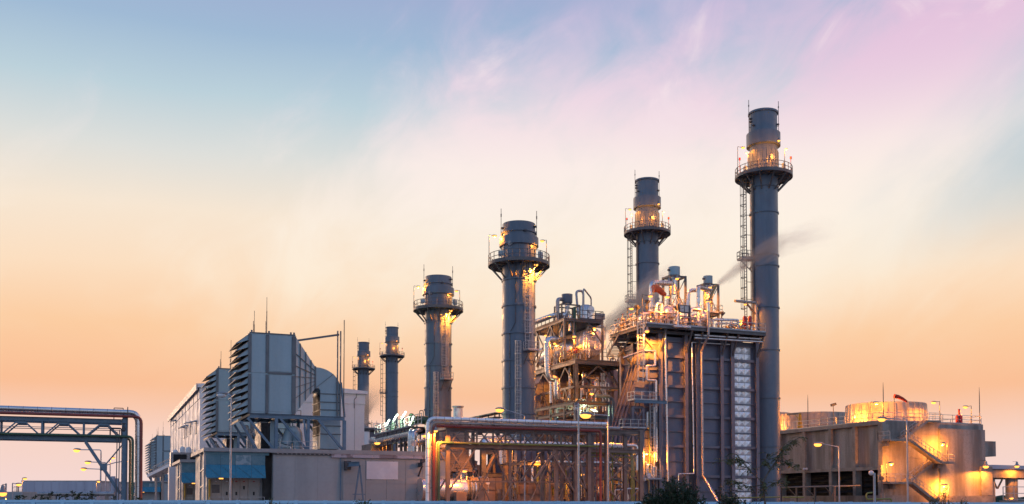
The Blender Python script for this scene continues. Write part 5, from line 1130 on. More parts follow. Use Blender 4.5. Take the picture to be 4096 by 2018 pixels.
for x in nd + [xe2, xe3]:
    for zz in (zt_, zb_): MB().beam((x, BY + 0.2, zz), (x, BY + 2.8, zz), 0.16, 0.22).build('cross_beam', 'rack_steel', CB)
for xa, xb in zip(nd[1:], nd[2:]):
    for Y, k in ((BY + 1.5, 1), (BY + 2.9, -1)):
        p0, p1 = ((xa, Y, 2.0), (xb, Y, zb_ - 0.2)) if k > 0 else ((xa, Y, zb_ - 0.2), (xb, Y, 2.0))
        MB().beam(p0, p1, 0.08).build('brace', 'rack_steel', CB)
    MB().beam((xa, BY + 1.5, 4.4), (xb, BY + 1.5, 4.4), 0.12).build('girt', 'rack_steel', CB)
GM = 'pipes on the middle pipe rack'
def up_over(label, xv, r_, m, yh0, yh1, xend, Y, rad, bands=0, zC_end=None):
    zh = b_(900, yh0, Y).z; x0 = b_(xv, 700, Y).x
    pts = [Vector((x0, Y, 0)), Vector((x0, Y, zh)), Vector((xend, Y, zh))]
    if zC_end: pts += zC_end
    pipe('overhead_pipe', label, pts, r_, m, rad=rad, bands=bands, group=GM)
up_over('outermost bright silver pipe rising at the rack end and running along its top', 160, 0.17, 'clad_bright', 196, 0, c_(745, 370, BY - 0.5).x, BY - 0.5, 0.7, 0.75)
up_over('grey pipe inside the bright silver one along the top of the middle rack', 203, 0.15, 'pipe_grey', 247, 0, c_(880, 425, BY - 0.3).x, BY - 0.3, 0.55, 1.6)
xr = c_(672, 700, BY - 0.6).x; up_over('bright red pipe running along the middle rack and dropping down at its far end', 241, 0.125, 'pipe_red', 288, 0, xr, BY - 0.6, 0.35, 0, [Vector((xr, BY - 0.6, 0))])
up_over('dark grey pipe rising between the red and green pipes of the middle rack', 275, 0.09, 'steel', 492, 0, c_(500, 600, BY - 0.25).x, BY - 0.25, 0.3)
zg = b_(900, 497, BY - 0.45).z
pipe('overhead_pipe', 'green pipe on the lower chord of the middle rack, upright at the rack end', [Vector((b_(305, 700, BY - 0.45).x, BY - 0.45, 0)), Vector((b_(305, 700, BY - 0.45).x, BY - 0.45, zg)), Vector((b_(460, 500).x, BY - 0.45, zg))], 0.11, 'pipe_green', rad=0.35, group=GM)
pipe('overhead_pipe', 'lime green pipe lying along the lower chord of the middle rack', [Vector((b_(455, 500).x, BY - 0.42, zg)), Vector((c_(700, 620, BY - 0.42).x, BY - 0.42, zg))], 0.075, 'pipe_lime', group=GM)
for k, (x, yt) in enumerate(((1010, 740), (1022, 740), (1034, 720), (1045, 700), (805, 500), (798, 640))):
    p = c_(x, yt, BY - 0.2 + 0.1 * k); tag(MB().cyl((p.x, p.y, 0), p, 0.04, 6).build('riser_pipe', 'pipe_lime', None), ('slim lime riser pipe in the bundle inside the rack end bay' if k < 4 else 'slim lime riser pipe beside the tall rack post'), 'pipe', 'lime riser pipes at the rack end')
for k, yy in enumerate((690, 705, 740)):
    p = c_(560, yy, BY + 1.0); q = c_(1030, yy + 10, BY + 1.0); tag(MB().tube([p, q], 0.05, 6).build('tray_pipe', 'pipe_lime', None), 'thin lime pipe running level under the rack end bay', 'pipe', 'level lime pipes in the rack end bay')
pipe('conduit', 'thin red fire line hanging beside the red drop pipe of the middle rack', [c_(628, 460), c_(632, 1220)], 0.035, 'pipe_red', n=5)
pipe('overhead_pipe', 'stubby pale pipe end resting on the lower chord in the rack end bay', [c_(760, 634, BY + 0.4), c_(915, 636, BY + 0.4)], 0.16, 'pipe_grey', rad=0.1)
p = b_(265, 330, BY - 0.9); flood_lamp(p, (0, -1), 'sodium lamp hanging at the rack corner under the red pipe bend', 'lamps on the middle pipe rack', 2500, 0.9, bracket=(p.x + 0.3, BY - 0.2, p.z + 0.4))
# road lamps near the rack
GS = 'tall street lamps'
p = atD(2432, 1650, 76); pole_lamp((p.x, p.y, 0), p.z - 0.5, LEFT * 1.35, 'tall street lamp with drooping lit head before the raked boiler duct', GS, 1800, r=0.06, name='street_lamp', hs=1.5, cat='street lamp', polemat='lamp_pole', rise=0.35)
p = atD(2314, 1623, 72); pole_lamp((p.x, p.y, 0), p.z, -NEAR * 0.9, 'bare blue-grey lamp pole standing before the middle rack, head turned away', GS, 0, r=0.06, name='street_lamp', lit=False, hs=1.2, cat='street lamp', polemat='lamp_pole')
p = atD(925, 1590, 74); pole_lamp((p.x, p.y, 0), p.z, LEFT * 0.42, 'unlit pale street lamp standing before the nearest air intake', GS, 0, r=0.055, name='street_lamp', lit=False, hs=1.3, cat='street lamp', polemat='lamp_pole', rise=0.25)
# ---------------------------------------------------------------- deaerator tower behind the wide chimney
zD = zm(2100, 1140, 2.265); zE = zm(2130, 1160, 4.229)
d_ = lambda x, y, Y=135.0: atY(*zD(x, y), Y)
e_ = lambda x, y, Y=137.0: atY(*zE(x, y), Y)
DX0 = d_(455, 670).x; DX1 = d_(925, 690).x; DZ = d_(460, 668).z; DYa, DYb = 135.0, 152.0
DT = thing('deaerator_tower', 'open steel tower with two lamp-lit decks carrying the silver deaerator drum', 'steel tower', (DX0, DYa, 0))
b = MB(); b.box(DX0, DYa, DZ - 0.1, DX1, DYb, DZ); b.build('main_deck', 'grating', DT)
for p, q in (((DX0, DYa), (DX1, DYa)), ((DX0, DYa), (DX0, DYb)), ((DX1, DYa), (DX1, DYb))): MB().ibeam((*p, DZ - 0.45), (*q, DZ - 0.45), 0.3, 0.7).build('deck_beam', 'steel', DT)
for k in range(4): MB().ibeam((DX0 + 0.3, DYa + 3 + k * 3.4, DZ - 0.4), (DX1 - 0.3, DYa + 3 + k * 3.4, DZ - 0.4), 0.25, 0.5).build('joist', 'steel', DT)
xs = [DX0 + 0.2, d_(868, 800).x]; ys = [DYa + 0.2, DYa + 7.5, DYb - 0.4]
for x in xs:
    for y in ys: MB().ibeam((x, y, 0), (x, y, DZ - 0.82), 0.55, 0.55, up=Vector((0, 1, 0))).build('column', 'steel', DT)
zk = DZ - 4.2
for y in ys[:1] + ys[2:]:
    MB().beam((xs[0], y, zk), (xs[1], y, zk), 0.25, 0.35).build('cross_beam', 'steel', DT)
    for za, zb in ((zk, DZ - 0.9), (zk - 6.5, zk)):
        xm = (xs[0] + xs[1]) / 2; MB().beam((xs[0], y, za), (xm, y, zb), 0.2).build('brace', 'steel', DT); MB().beam((xs[1], y, za), (xm, y, zb), 0.2).build('brace', 'steel', DT)
    MB().beam((xs[0], y, DZ - 10.7), (xs[1], y, DZ - 10.7), 0.25, 0.35).build('cross_beam', 'steel', DT)
for x in xs:
    for ya, yb in zip(ys, ys[1:]):
        for zz in (zk, DZ - 10.7): MB().beam((x, ya, zz), (x, yb, zz), 0.25, 0.35).build('cross_beam', 'steel', DT)
        ym = (ya + yb) / 2; MB().beam((x, ya, zk), (x, ym, DZ - 0.9), 0.2).build('brace', 'steel', DT); MB().beam((x, yb, zk), (x, ym, DZ - 0.9), 0.2).build('brace', 'steel', DT)
        MB().beam((x, ya, DZ - 10.7), (x, ym, zk), 0.2).build('brace', 'steel', DT); MB().beam((x, yb, DZ - 10.7), (x, ym, zk), 0.2).build('brace', 'steel', DT)
b = MB(); railing(b, [(DX1, DYa, DZ), (DX0, DYa, DZ), (DX0, DYb, DZ)], 1.2, 1.5, 0.04, toe=False); b.build('railing', 'steel', DT)
# upper deck
UX0, UX1 = e_(540, 500, 136).x, e_(1195, 510, 136).x; UZ = hz(UX1, 136, 1283); UYb = 152.0
b = MB(); b.box(UX0, 136, UZ - 0.1, UX1, UYb, UZ); b.build('upper_deck', 'grating', DT)
for p, q in (((UX0, 136), (UX1, 136)), ((UX0, 136), (UX0, UYb)), ((UX1, 136), (UX1, UYb))): MB().ibeam((*p, UZ - 0.3), (*q, UZ - 0.3), 0.25, 0.42).build('deck_beam', 'steel', DT)
ux = [e_(545, 600, 136).x, e_(705, 600, 136).x, e_(1185, 600, 136).x]
for x in ux:
    MB().beam((x, 136.1, DZ), (x, 136.1, UZ - 0.1), 0.26).build('column', 'steel', DT)
for y in (141, 146.5, 151.5): MB().beam((UX0 + 0.2, y, DZ), (UX0 + 0.2, y, UZ - 0.5), 0.26).build('column', 'steel', DT); MB().beam((UX1 - 0.2, y, DZ), (UX1 - 0.2, y, UZ - 0.5), 0.26).build('column', 'steel', DT)
MB().beam((UX1, 136.1, DZ + 2.6), (UX1 - 2.6, 136.1, UZ - 0.5), 0.18).build('brace', 'steel', DT)
for ya, yb in ((136.2, 141), (141, 146.5)): MB().beam((UX0, ya, DZ + 0.2), (UX0, yb, UZ - 0.5), 0.16).build('brace', 'steel', DT); MB().beam((UX0, yb, DZ + 0.2), (UX0, ya, UZ - 0.5), 0.16).build('brace', 'steel', DT)
for zz in (DZ + 2.4,): MB().beam((UX0, 136.1, zz), (UX0, UYb, zz), 0.18, 0.25).build('cross_beam', 'steel', DT)
b = MB(); railing(b, [(UX1, 141, UZ), (UX1, 136, UZ), (UX0 + 2.6, 136, UZ)], 1.35, 1.5, 0.05); b.build('railing', 'steel_dark', DT)
b = MB(); railing(b, [(UX0, 138.5, UZ), (UX0, UYb, UZ)], 1.35, 1.5, 0.045); b.build('railing', 'steel_dark', DT)
# big horizontal drum and the upright dome
R1 = 218 / 4.229 / FPX * 152 * 1.12
c = e_(982, 870, 137.5); c.x += 0.55
t = thing('deaerator_drum', 'big shiny silver horizontal drum with segmented round end facing out on the lamp-lit tower', 'drum', (c.x, 140, DZ))
prof = [(1e-4, 137.0)] + [(R1 * math.sin(a), 138.1 - 1.1 * math.cos(a)) for a in [math.pi / 2 * k / 7 for k in range(1, 8)]] + [(R1, 150.0), (1e-4, 150.5)]
b = MB(); b.lathe((c.x, 0, c.z), prof, 40, axis='y', cap=False); b.build('shell', 'vessel', t, smooth=50)
for k in range(32):
    an = 2 * math.pi * k / 32; pts = [(c.x + math.sin(an) * p[0] * 1.003, p[1] - 0.015, c.z + math.cos(an) * p[0] * 1.003) for p in prof[2:8]]; MB().tube(pts, 0.022, 4).build('head_seam', 'band', t)
for y in (139.5, 141.5, 143.5, 145.5, 147.5): MB().lathe((c.x, y, c.z), [(R1 * 1.006, -0.04), (R1 * 1.006, 0.04)], 40, axis='y', cap=False).build('shell_band', 'band', t)
MB().cyl((c.x + 0.35, 136.85, c.z - 0.8), (c.x + 0.35, 138, c.z - 0.8), 0.66, 22).build('manway', 'vessel', t, smooth=True)
for y in (139, 147): MB().box(c.x - R1 * 0.8, y - 0.2, DZ, c.x + R1 * 0.8, y + 0.2, c.z - R1 * 0.55).build('saddle', 'steel', t)
for k, (xa, ya_, xb_) in enumerate(((870, 715, 1040), (912, 765, 1060), (957, 812, 1080))):
    MB().tube(fillet([e_(xa, 1150, 136.4), e_(xa, ya_, 136.4), e_(xb_ - 20, ya_ - 2, 136.6), e_(xb_ + 10, ya_ - 50, 137.2)], 0.2, 3), 0.13, 8).build('gauge_pipe', 'clad', t, smooth=True)
c2 = e_(560, 900, 141); t2 = thing('receiver_drum', 'smaller silver drum glowing orange behind the braces left of the deaerator drum', 'drum', (c2.x, 143, DZ))
r2 = 1.75; b = MB(); b.lathe((c2.x + 0.6, 0, DZ + r2 + 0.5), [(1e-4, 139.4), (r2 * 0.6, 139.6), (r2 * 0.9, 140.0), (r2, 140.5), (r2, 150), (1e-4, 150.4)], 28, axis='y', cap=False); b.build('shell', 'clad', t2, smooth=50)
MB().box(c2.x - 0.6, 143, DZ, c2.x + 1.8, 143.4, DZ + 0.9).build('saddle', 'steel', t2)
c3 = e_(850, 400, 143); c3.x += 0.5; r3 = 118 / 4.229 / FPX * 158 * 1.25
t3 = thing('dome_vessel', 'upright silver vessel with ribbed blue-lit dome on the top deck of the tower', 'vessel', (c3.x, 143, UZ)); zt = hz(c3.x, 143, 1219)
prof = [(r3, UZ), (r3, zt - 1.25)] + [(r3 * math.cos(a), zt - 1.25 + 1.25 * math.sin(a)) for a in [math.pi / 2 * k / 7 for k in range(1, 7)]] + [(1e-4, zt)]
b = MB(); b.lathe((c3.x, 143, 0), prof, 36, cap=False); b.build('shell', 'vessel', t3, smooth=50)
for k in range(28):
    an = 2 * math.pi * k / 28; MB().tube([(c3.x + math.cos(an) * p[0] * 1.004, 143 + math.sin(an) * p[0] * 1.004, p[1] + 0.015) for p in prof[1:-2]], 0.02, 4).build('dome_seam', 'band', t3)
q = dirv(28); cc = Vector((c3.x, 143, e_(875, 360, 143).z)); MB().tube([cc + q * (r3 - 0.2), cc + q * (r3 + 0.4)], 0.55, 20).build('manway', 'vessel', t3, smooth=True)
MB().tube(fillet([(c3.x - 0.4, 143, zt - 0.1), (c3.x - 0.4, 143, zt + 2.2), (c3.x - 2.0, 142.4, zt + 1.9), (c3.x - 2.2, 141, UZ + 0.2)], 0.7), 0.2, 10).build('vent_pipe', 'pipe_grey', t3, smooth=True)
MB().tube(fillet([(c3.x + 0.7, 142.4, zt - 0.4), (c3.x + 0.7, 142.4, zt + 1.0), (c3.x - 1.6, 140.5, zt + 2.0), (c3.x - 2.0, 140.2, UZ + 1)], 0.4), 0.13, 8).build('vent_pipe', 'pipe_grey', t3, smooth=True)
# vent silencer at its corner
c4 = e_(585, 150, 140); r4 = 94 / 4.229 / FPX * 155; t4 = thing('vent_silencer', 'grey bucket-shaped vent silencer on a frame beside the domed vessel', 'silencer', (c4.x, 140, UZ))
za, zb = hz(c4.x, 140, 1179), hz(c4.x, 140, 1211)
b = MB(); b.lathe((c4.x, 140, 0), [(r4 * 0.9, zb - 0.15), (r4 * 0.97, zb), (r4, za), (r4 * 0.94, za), (r4 * 0.94, za - 0.5)], 28); b.build('drum', 'stack_paint', t4, smooth=True)
b = MB(); b.cyl((c4.x, 140, UZ + 2.2), (c4.x, 140, zb - 0.1), r4 * 0.5, 14); b.build('vent_pipe', 'clad', t4, smooth=True)
zf = hz(c4.x, 140, 1226)
for sx in (-1, 1):
    for sy_ in (-1, 1): MB().beam((c4.x + sx * 1.55, 140 + sy_ * 1.3, UZ), (c4.x + sx * 1.55, 140 + sy_ * 1.3, zf), 0.2).build('post', 'steel', t4)
    MB().beam((c4.x + sx * 1.55, 138.7, zf), (c4.x + sx * 1.55, 141.3, zf), 0.2).build('cross_beam', 'steel', t4); MB().beam((c4.x - 1.55, 140 + sx * 1.3, zf), (c4.x + 1.55, 140 + sx * 1.3, zf), 0.2).build('cross_beam', 'steel', t4)
GQ = 'pipes around the deaerator tower'
pipe('insulated_pipe', 'fat silver pipe hung outside the tower, bending in a long S down its left face', [e_(430, 840, 138), e_(245, 838, 138), atY(*zD(210, 790), 138), atY(*zD(225, 850), 138), atY(*zD(288, 850), 138), atY(*zD(293, 1035), 138), atY(*zD(330, 1045), 139)], 0.5, 'clad', rad=1.0, bands=0.9, group=GQ, n=14)
pipe('steam_pipe', 'long silver pipe leaving the top deck towards the wide chimney', [e_(580, 330, 139), e_(575, 420, 139), e_(520, 425, 139), e_(350, 432, 139.5), e_(-60, 580, 147)], 0.36, 'clad', rad=0.7, bands=1.0, group=GQ, n=12)
pipe('steam_pipe', 'grey inverted-U vent pipe left of the bucket-shaped silencer', [e_(424, 520, 139), e_(424, 160, 139), e_(500, 160, 140)], 0.3, 'pipe_grey', rad=0.6, group=GQ)
pipe('steam_pipe', 'green upright pipe beside the bucket-shaped silencer', [e_(712, 760, 136.4), e_(712, 300, 137.5)], 0.24, 'green_paint', group=GQ)
pipe('steam_pipe', 'pale upright pipe inside the tower below the silencer', [e_(638, 700, 137), e_(640, 430, 137)], 0.3, 'clad', bands=1.0, group=GQ)
pipe('steam_pipe', 'thin silver pipe arching over the top of the deaerator drum', [e_(925, 680, 138), e_(930, 600, 138), e_(1200, 630, 138)], 0.26, 'clad', rad=0.5, bands=0.8, group=GQ)
for i, (x, y0, y1, Y) in enumerate(((1205, 620, 1010, 137), (1228, 620, 1010, 137.5), (500, 560, 800, 141), (320, 640, 820, 146))):
    pipe('riser_pipe', ('pale riser at the right edge of the deaerator tower', 'thinner pale riser right beside the tower edge', 'silver riser inside the tower behind the braces', 'silver riser at the far left of the tower')[i], [e_(x, y0, Y), e_(x, y1, Y)], (0.2, 0.12, 0.42, 0.3)[i], 'clad', bands=1.0, group=GQ)
for i, (x, y0, y1, r_) in enumerate(((475, 760, 1000, 0.16), (525, 790, 1000, 0.13), (655, 840, 1010, 0.28), (690, 800, 1000, 0.12), (705, 800, 1000, 0.12), (718, 800, 1000, 0.12), (405, 700, 1030, 0.2), (238, 860, 1070, 0.26))):
    pipe('riser_pipe', 'upright pipe under the main deck of the deaerator tower, number of a row of risers' if 3 <= i <= 5 else ('slim upright pipe behind the tower front brace', 'second slim upright pipe behind the tower front brace', 'thick bent pipe under the deaerator deck', '', '', '', 'pale pipe fixed to the tower corner column', 'pale pipe on the tower left face under the long S pipe')[i], [d_(x, y0, 139 + 0.2 * i), d_(x, y1, 139 + 0.2 * i)], r_, 'clad', bands=1.2, group='row of thin risers under the deck' if 3 <= i <= 5 else GQ)
for o in bpy.data.objects:
    if o.get('label', '').startswith('upright pipe under the main deck'): o['label'] = 'thin upright pipe in the row of three under the deaerator deck'
pipe('steam_pipe', 'fat pipe bending down under the deaerator deck', [d_(540, 800, 140), d_(560, 830, 140), d_(640, 835, 140), d_(660, 860, 140), d_(660, 1000, 140)], 0.35, 'clad', rad=0.5, bands=0.8, group=GQ)
valve_set(DX0 + 0.3, 135.4, DX0 + 2.5, 136.4, 5, 'valve cluster along the front rail of the deaerator deck', zb=DZ, seed=21, hmax=1.3)
valve_set(DX0 + 0.2, 136, DX0 + 2.0, 150, 16, 'lamp-lit valve cluster along the left side of the deaerator deck', zb=DZ, seed=22, hmax=3.4)
valve_set(DX1 - 1.2, 137.5, DX1 + 0.2, 140, 6, 'valve cluster at the foot of the service stair', zb=DZ, seed=23, hmax=1.0)
valve_set(UX0 + 0.4, 137, UX0 + 3.4, 141, 8, 'valve gear under the bucket-shaped silencer', zb=UZ, seed=24, hmax=2.2)
valve_set(DX0 + 0.5, 137, DX1 - 1, 142, 12, 'tangle of pipes hanging under the deaerator deck', zb=DZ - 7.5, seed=25, hmax=5.5)
p = e_(1125, 480, 136.6); jb = thing('junction_box', 'grey box at the rail of the tower top deck', 'box', (p.x, p.y, UZ)); MB().box(p.x - 0.9, 136.3, UZ + 0.25, p.x + 0.9, 137, UZ + 1.15).build('housing', 'pipe_grey', jb); MB().box(p.x - 0.7, 136.5, UZ, p.x + 0.7, 136.8, UZ + 0.246).build('stand', 'steel', jb)
p = e_(725, 1030, 135.8); wk = thing('red_cover', 'red cloth cover draped over a valve at the deaerator deck corner', 'cover', (p.x, p.y, DZ)); MB().sphere((p.x, p.y, DZ + 1.2), 0.33, 10, 7, (1.0, 0.8, 1.25)).build('cloth', 'red_paint', wk, smooth=60); MB().cyl((p.x, p.y, DZ), (p.x, p.y, DZ + 1.0), 0.17, 8).build('stem', 'pipe_lime', wk)
GT_ = 'lamps on the deaerator tower'
for x, y, Y, pw, lab, hs in ((705, 785, 135.8, 1500, 'bell lamp left of the deaerator drum face', 1.5), (375, 905, 139, 1500, 'bell lamp inside the bend of the long S pipe', 1.4), (1045, 645, 137.0, 700, 'bell lamp over the crown of the deaerator drum', 1.2), (75, 1003, 143, 500, 'bell lamp at the edge of the wide chimney landing', 1.1), (725, 905, 138.3, 800, 'small lamp tucked beside the deaerator drum', 0.8)):
    p = e_(x, y, Y); flood_lamp(p, (0, -1), lab, GT_, pw * 0.5, hs, bracket=(p.x + 0.15, Y + 0.5, p.z + 0.6))
for x, y, Y, arm, lab in ((108, 765, 150, RIGHT * 0.9, 'slim pole lamp on the far left corner of the deaerator deck'),):
    p = e_(x, y, Y); pole_lamp((p.x, Y, DZ), p.z, arm, lab, GT_, 500, hs=1.1)
p = d_(605, 985, 133); flood_lamp(p, (0, -1), 'bell lamp at the lower beam in front of the deaerator tower', GT_, 1300, 1.6, bracket=(p.x + 0.2, 133.6, p.z + 0.6))
p = d_(870, 490, 137); flood_lamp(p, (0, -1), 'small lamp under the service stair', GT_, 500, 0.9, bracket=(p.x, 137.5, p.z + 0.5))
p = d_(560, 760, 138); flood_lamp(Vector((p.x, 141, DZ - 1.4)), (0, -1), 'hidden work lamp under the deaerator deck', GT_, 2200, 0.9, bracket=(p.x, 141, DZ - 0.5))
pole_lamp((62, 144.5, 0), 9, RIGHT * 0.5, 'yard lamp glowing on the second boiler behind the tower legs', GT_, 2500, hs=1.2)
# lower steel building in front of the tower feet (flat roofed frame with fluorescent light inside)
F0 = d_(115, 1105, 128).x; F1 = d_(790, 1080, 128).x; FZt = d_(470, 1060, 128).z
LF = thing('pump_shelter', 'low steel frame shelter lit by greenish tubes in front of the deaerator tower', 'shelter', (F0, 128, 0))
zr = d_(620, 1075, 128).z; zl = d_(640, 1205, 128).z
xA, xB = d_(460, 1150, 128).x, d_(770, 1150, 128).x
for x in (xA, xB):
    for y in (128, 134.5): MB().beam((x, y, 0), (x, y, zr), 0.45).build('column', 'bridge_blue', LF)
MB().ibeam((xA, 128, zr), (xB, 128, zr), 0.3, 0.6).build('roof_beam', 'bridge_blue', LF); MB().ibeam((xA, 134.5, zr), (xB, 134.5, zr), 0.3, 0.6).build('roof_beam', 'bridge_blue', LF)
xw = DX0 - 9
for zz in (zr, zr - 1.3): MB().ibeam((xA - 0.3, 128.2, zz), (xA - 0.3, 146, zz), 0.3, 0.5).build('roof_beam', 'steel', LF)
for y in (131, 136, 141, 145.5): MB().beam((xA - 0.3, y, 0), (xA - 0.3, y, zr - 0.2), 0.32).build('column', 'steel', LF)
for k in range(5): MB().beam((xA + 0.2, 128 + k * 1.6, zr - 0.05), (xB - 0.2, 128 + k * 1.6, zr - 0.05), 0.15, 0.25).build('purlin', 'steel', LF)
MB().ibeam((xA, 128, zl), (xB, 128, zl), 0.3, 0.45).build('floor_beam', 'bridge_blue', LF)
b = MB(); b.box(xA, 128, zl + 0.24, xB, 134.5, zl + 0.3); b.build('floor', 'grating', LF)
for k in range(4): p = Vector((xA + 0.7 + k * (xB - xA - 1.4) / 3, 130 + (k % 2) * 2, zr - 0.7)); o = MB().tube([p, p + Vector((0.9, 0.3, 0))], 0.07, 6).build('tube_light', 'bulb_white', LF)
add_light(LF, ((xA + xB) / 2, 130.5, zr - 1.0), 900, (0.75, 1.0, 0.6), 0.3, 0)
valve_set(xA + 0.4, 129, xB - 0.4, 133, 12, 'pipes and valves lit green-white inside the low shelter', zb=zl + 0.3, seed=31, hmax=2.6)
pipe('conduit', 'blue-grey conduit bending from the shelter roof down past the raked duct', [d_(640, 1008, 127.5), d_(760, 1010, 127.5), d_(800, 1050, 127.5), Vector((d_(805, 1200, 127.5).x, 127.5, 0))], 0.24, 'bridge_blue', rad=1.2, n=10)
# ---------------------------------------------------------------- concrete cooling tower
zF = zm(3120, 1500, 2.45); zG = zm(3480, 1500, 2.45)
CTX, CTY = 109.0, 117.0
f_ = lambda x, y, X=CTX: atX(*zF(x, y), X)
g_ = lambda x, y, Y=CTY: atY(*zG(x, y), Y)
CTZ = hz(CTX, CTY, 1683); CTX1 = g_(1112, 700).x; CTY1 = 166.0
CT = thing('cooling_tower', 'stained concrete cooling tower block with dark air openings along its left face', 'cooling tower', (CTX, CTY, 0))
zo1, zo0 = f_(850, 920).z, f_(850, 1183).z
b = MB(); b.box(CTX + 0.5, CTY + 0.01, zo1 + 0.25, CTX1, CTY1, CTZ); b.build('wall', 'concrete', CT)
b = MB(); b.box(CTX + 2.2, CTY + 0.6, 0, CTX1 - 0.02, CTY1, zo1 + 0.25); b.build('fill', 'opening', CT)
b = MB(); b.box(CTX - 0.3, CTY - 0.4, 0, CTX1 + 0.3, CTY1, zo0); b.build('basin', 'concrete', CT)
b = MB(); b.box(CTX + 0.62, CTY + 0.012, zo0, CTX + 2.05, CTY + 0.9, CTZ - 0.56); b.build('corner_wall', 'concrete', CT)
b = MB(); b.box(CTX + 2.0, CTY + 0.01, zo0, CTX1, CTY + 0.6, zo1 + 0.25); b.build('wall', 'concrete', CT)
cy = [f_(x, 700).y for x in (1005, 725, 490, 232)]
while cy[-1] < CTY1 - 5: cy.append(cy[-1] + (cy[-1] - cy[-2]) * 1.0)
for i, y in enumerate(cy):
    w_ = 0.9 if i == 0 else 0.62; y_ = y if i else CTY + 0.43
    b = MB(); b.box(CTX - 0.05, y_ - w_ / 2, zo0, CTX + 1.2, y_ + w_ / 2, CTZ - 0.55); b.build('pier', 'concrete_pale', CT)
b = MB(); b.box(CTX - 0.1, CTY - 0.003, CTZ - 0.55, CTX + 0.6, CTY1, CTZ + 0.02); b.build('top_beam', 'concrete_pale', CT)
b = MB(); b.box(CTX, CTY + 0.9, zo1 - 0.25, CTX + 1.0, CTY1, zo1 + 0.25); b.build('lintel', 'concrete_pale', CT)
for ya, yb in zip(cy, cy[1:]):
    for k in range(4):
        zz = zo0 + (zo1 - zo0 - 0.4) * (k + 0.5) / 4; MB().prism([(CTX + 1.2, ya + 0.4, zz), (CTX + 1.9, ya + 0.4, zz + 0.5), (CTX + 1.9, ya + 0.4, zz + 0.56), (CTX + 1.2, ya + 0.4, zz + 0.06)], (0, yb - ya - 0.8, 0)).build('louvre', 'opening', CT)
# form-work bands on the right face and the bulges
for zf in (0.36, 0.62, 0.86): MB().box(CTX + 1.0, CTY - 0.03, CTZ * zf, CTX1, CTY + 0.005, CTZ * zf + 0.16).build('wall_band', 'concrete', CT)
p = g_(668, 600); MB().box(p.x, CTY - 0.35, 0.5, CTX1 + 0.002, CTY + 0.005, CTZ - 0.9).build('wall_panel', 'concrete', CT)
p0, p1 = g_(1127, 800, 120), g_(1202, 655, 120); MB().box(CTX1 - 0.1, 119.4, p0.z, p1.x, 124, p1.z).build('pipe_chase', 'concrete', CT)
p0, p1 = g_(1090, 1180, CTY - 0.6), g_(1195, 900, CTY - 0.6); MB().box(p0.x, CTY - 0.7, zo0, p1.x, CTY + 6, p1.z).build('side_block', 'concrete_pale', CT)
p1 = g_(1195, 1190, CTY - 0.9); MB().box(g_(680, 1190, CTY - 0.9).x, CTY - 1.0, 0, p1.x + 0.2, CTY + 6, p1.z).build('basin_curb', 'concrete_pale', CT)
# parapet handrail round the top
b = MB(); railing(b, [(CTX + 0.2, CTY1, CTZ), (CTX + 0.2, CTY + 0.2, CTZ), (CTX1 - 0.2, CTY + 0.2, CTZ), (CTX1 - 0.2, CTY1, CTZ)], 1.3, 2.0, 0.045); b.build('railing', 'galv', CT)
def fan_stack(cx, cy_, label, dz=0):
    t = thing('fan_stack', label, 'fan stack', (cx, cy_, CTZ), 'round fan stacks on the cooling tower'); r = 6.15; zt = hz(cx, cy_, 1621 if cy_ < 130 else 1659)
    b = MB(); b.lathe((cx, cy_, 0), [(r * 1.03, CTZ), (r * 0.985, CTZ + 1.0), (r * 0.97, zt - 0.9), (r, zt), (r - 0.15, zt), (r * 0.95, zt - 0.9), (r * 0.96, CTZ + 0.3)], 56, cap=False); b.build('shell', 'fan_stack', t, smooth=True)
    for k in range(36):
        an = 2 * math.pi * k / 36; d = Vector((math.cos(an), math.sin(an), 0)); MB().beam(Vector((cx, cy_, CTZ)) + d * (r * 1.035), Vector((cx, cy_, zt - 0.05)) + d * (r * 1.005), 0.09, 0.12, up=d).build('rib', 'fan_stack', t)
    for zz in (0.33, 0.66): MB().ring((cx, cy_, CTZ + (zt - CTZ) * zz), r * 0.995, 0.07, 48, 4).build('hoop', 'fan_stack', t)
    b = MB(); b.cyl((cx, cy_, CTZ), (cx, cy_, zt - 1.2), 0.5, 12)
    b.build('gearbox', 'steel', t, smooth=True)
    for k in range(6):
        an = R(60 * k + 10); d = Vector((math.cos(an), math.sin(an), 0)); MB().beam(Vector((cx, cy_, zt - 1.1)) + d * 0.4, Vector((cx, cy_, zt - 1.0)) + d * 5.6, 0.6, 0.06).build('fan_blade', 'pipe_grey', t)
fan_stack(118.6, 126.5, 'gold-lit round fan stack at the near corner of the cooling tower roof')
fan_stack(118.6, 143.8, 'ribbed round fan stack farther along the cooling tower roof, behind the tallest chimney')
fan_stack(118.6, 160.0, 'farthest fan stack, mostly hidden behind the tallest chimney')
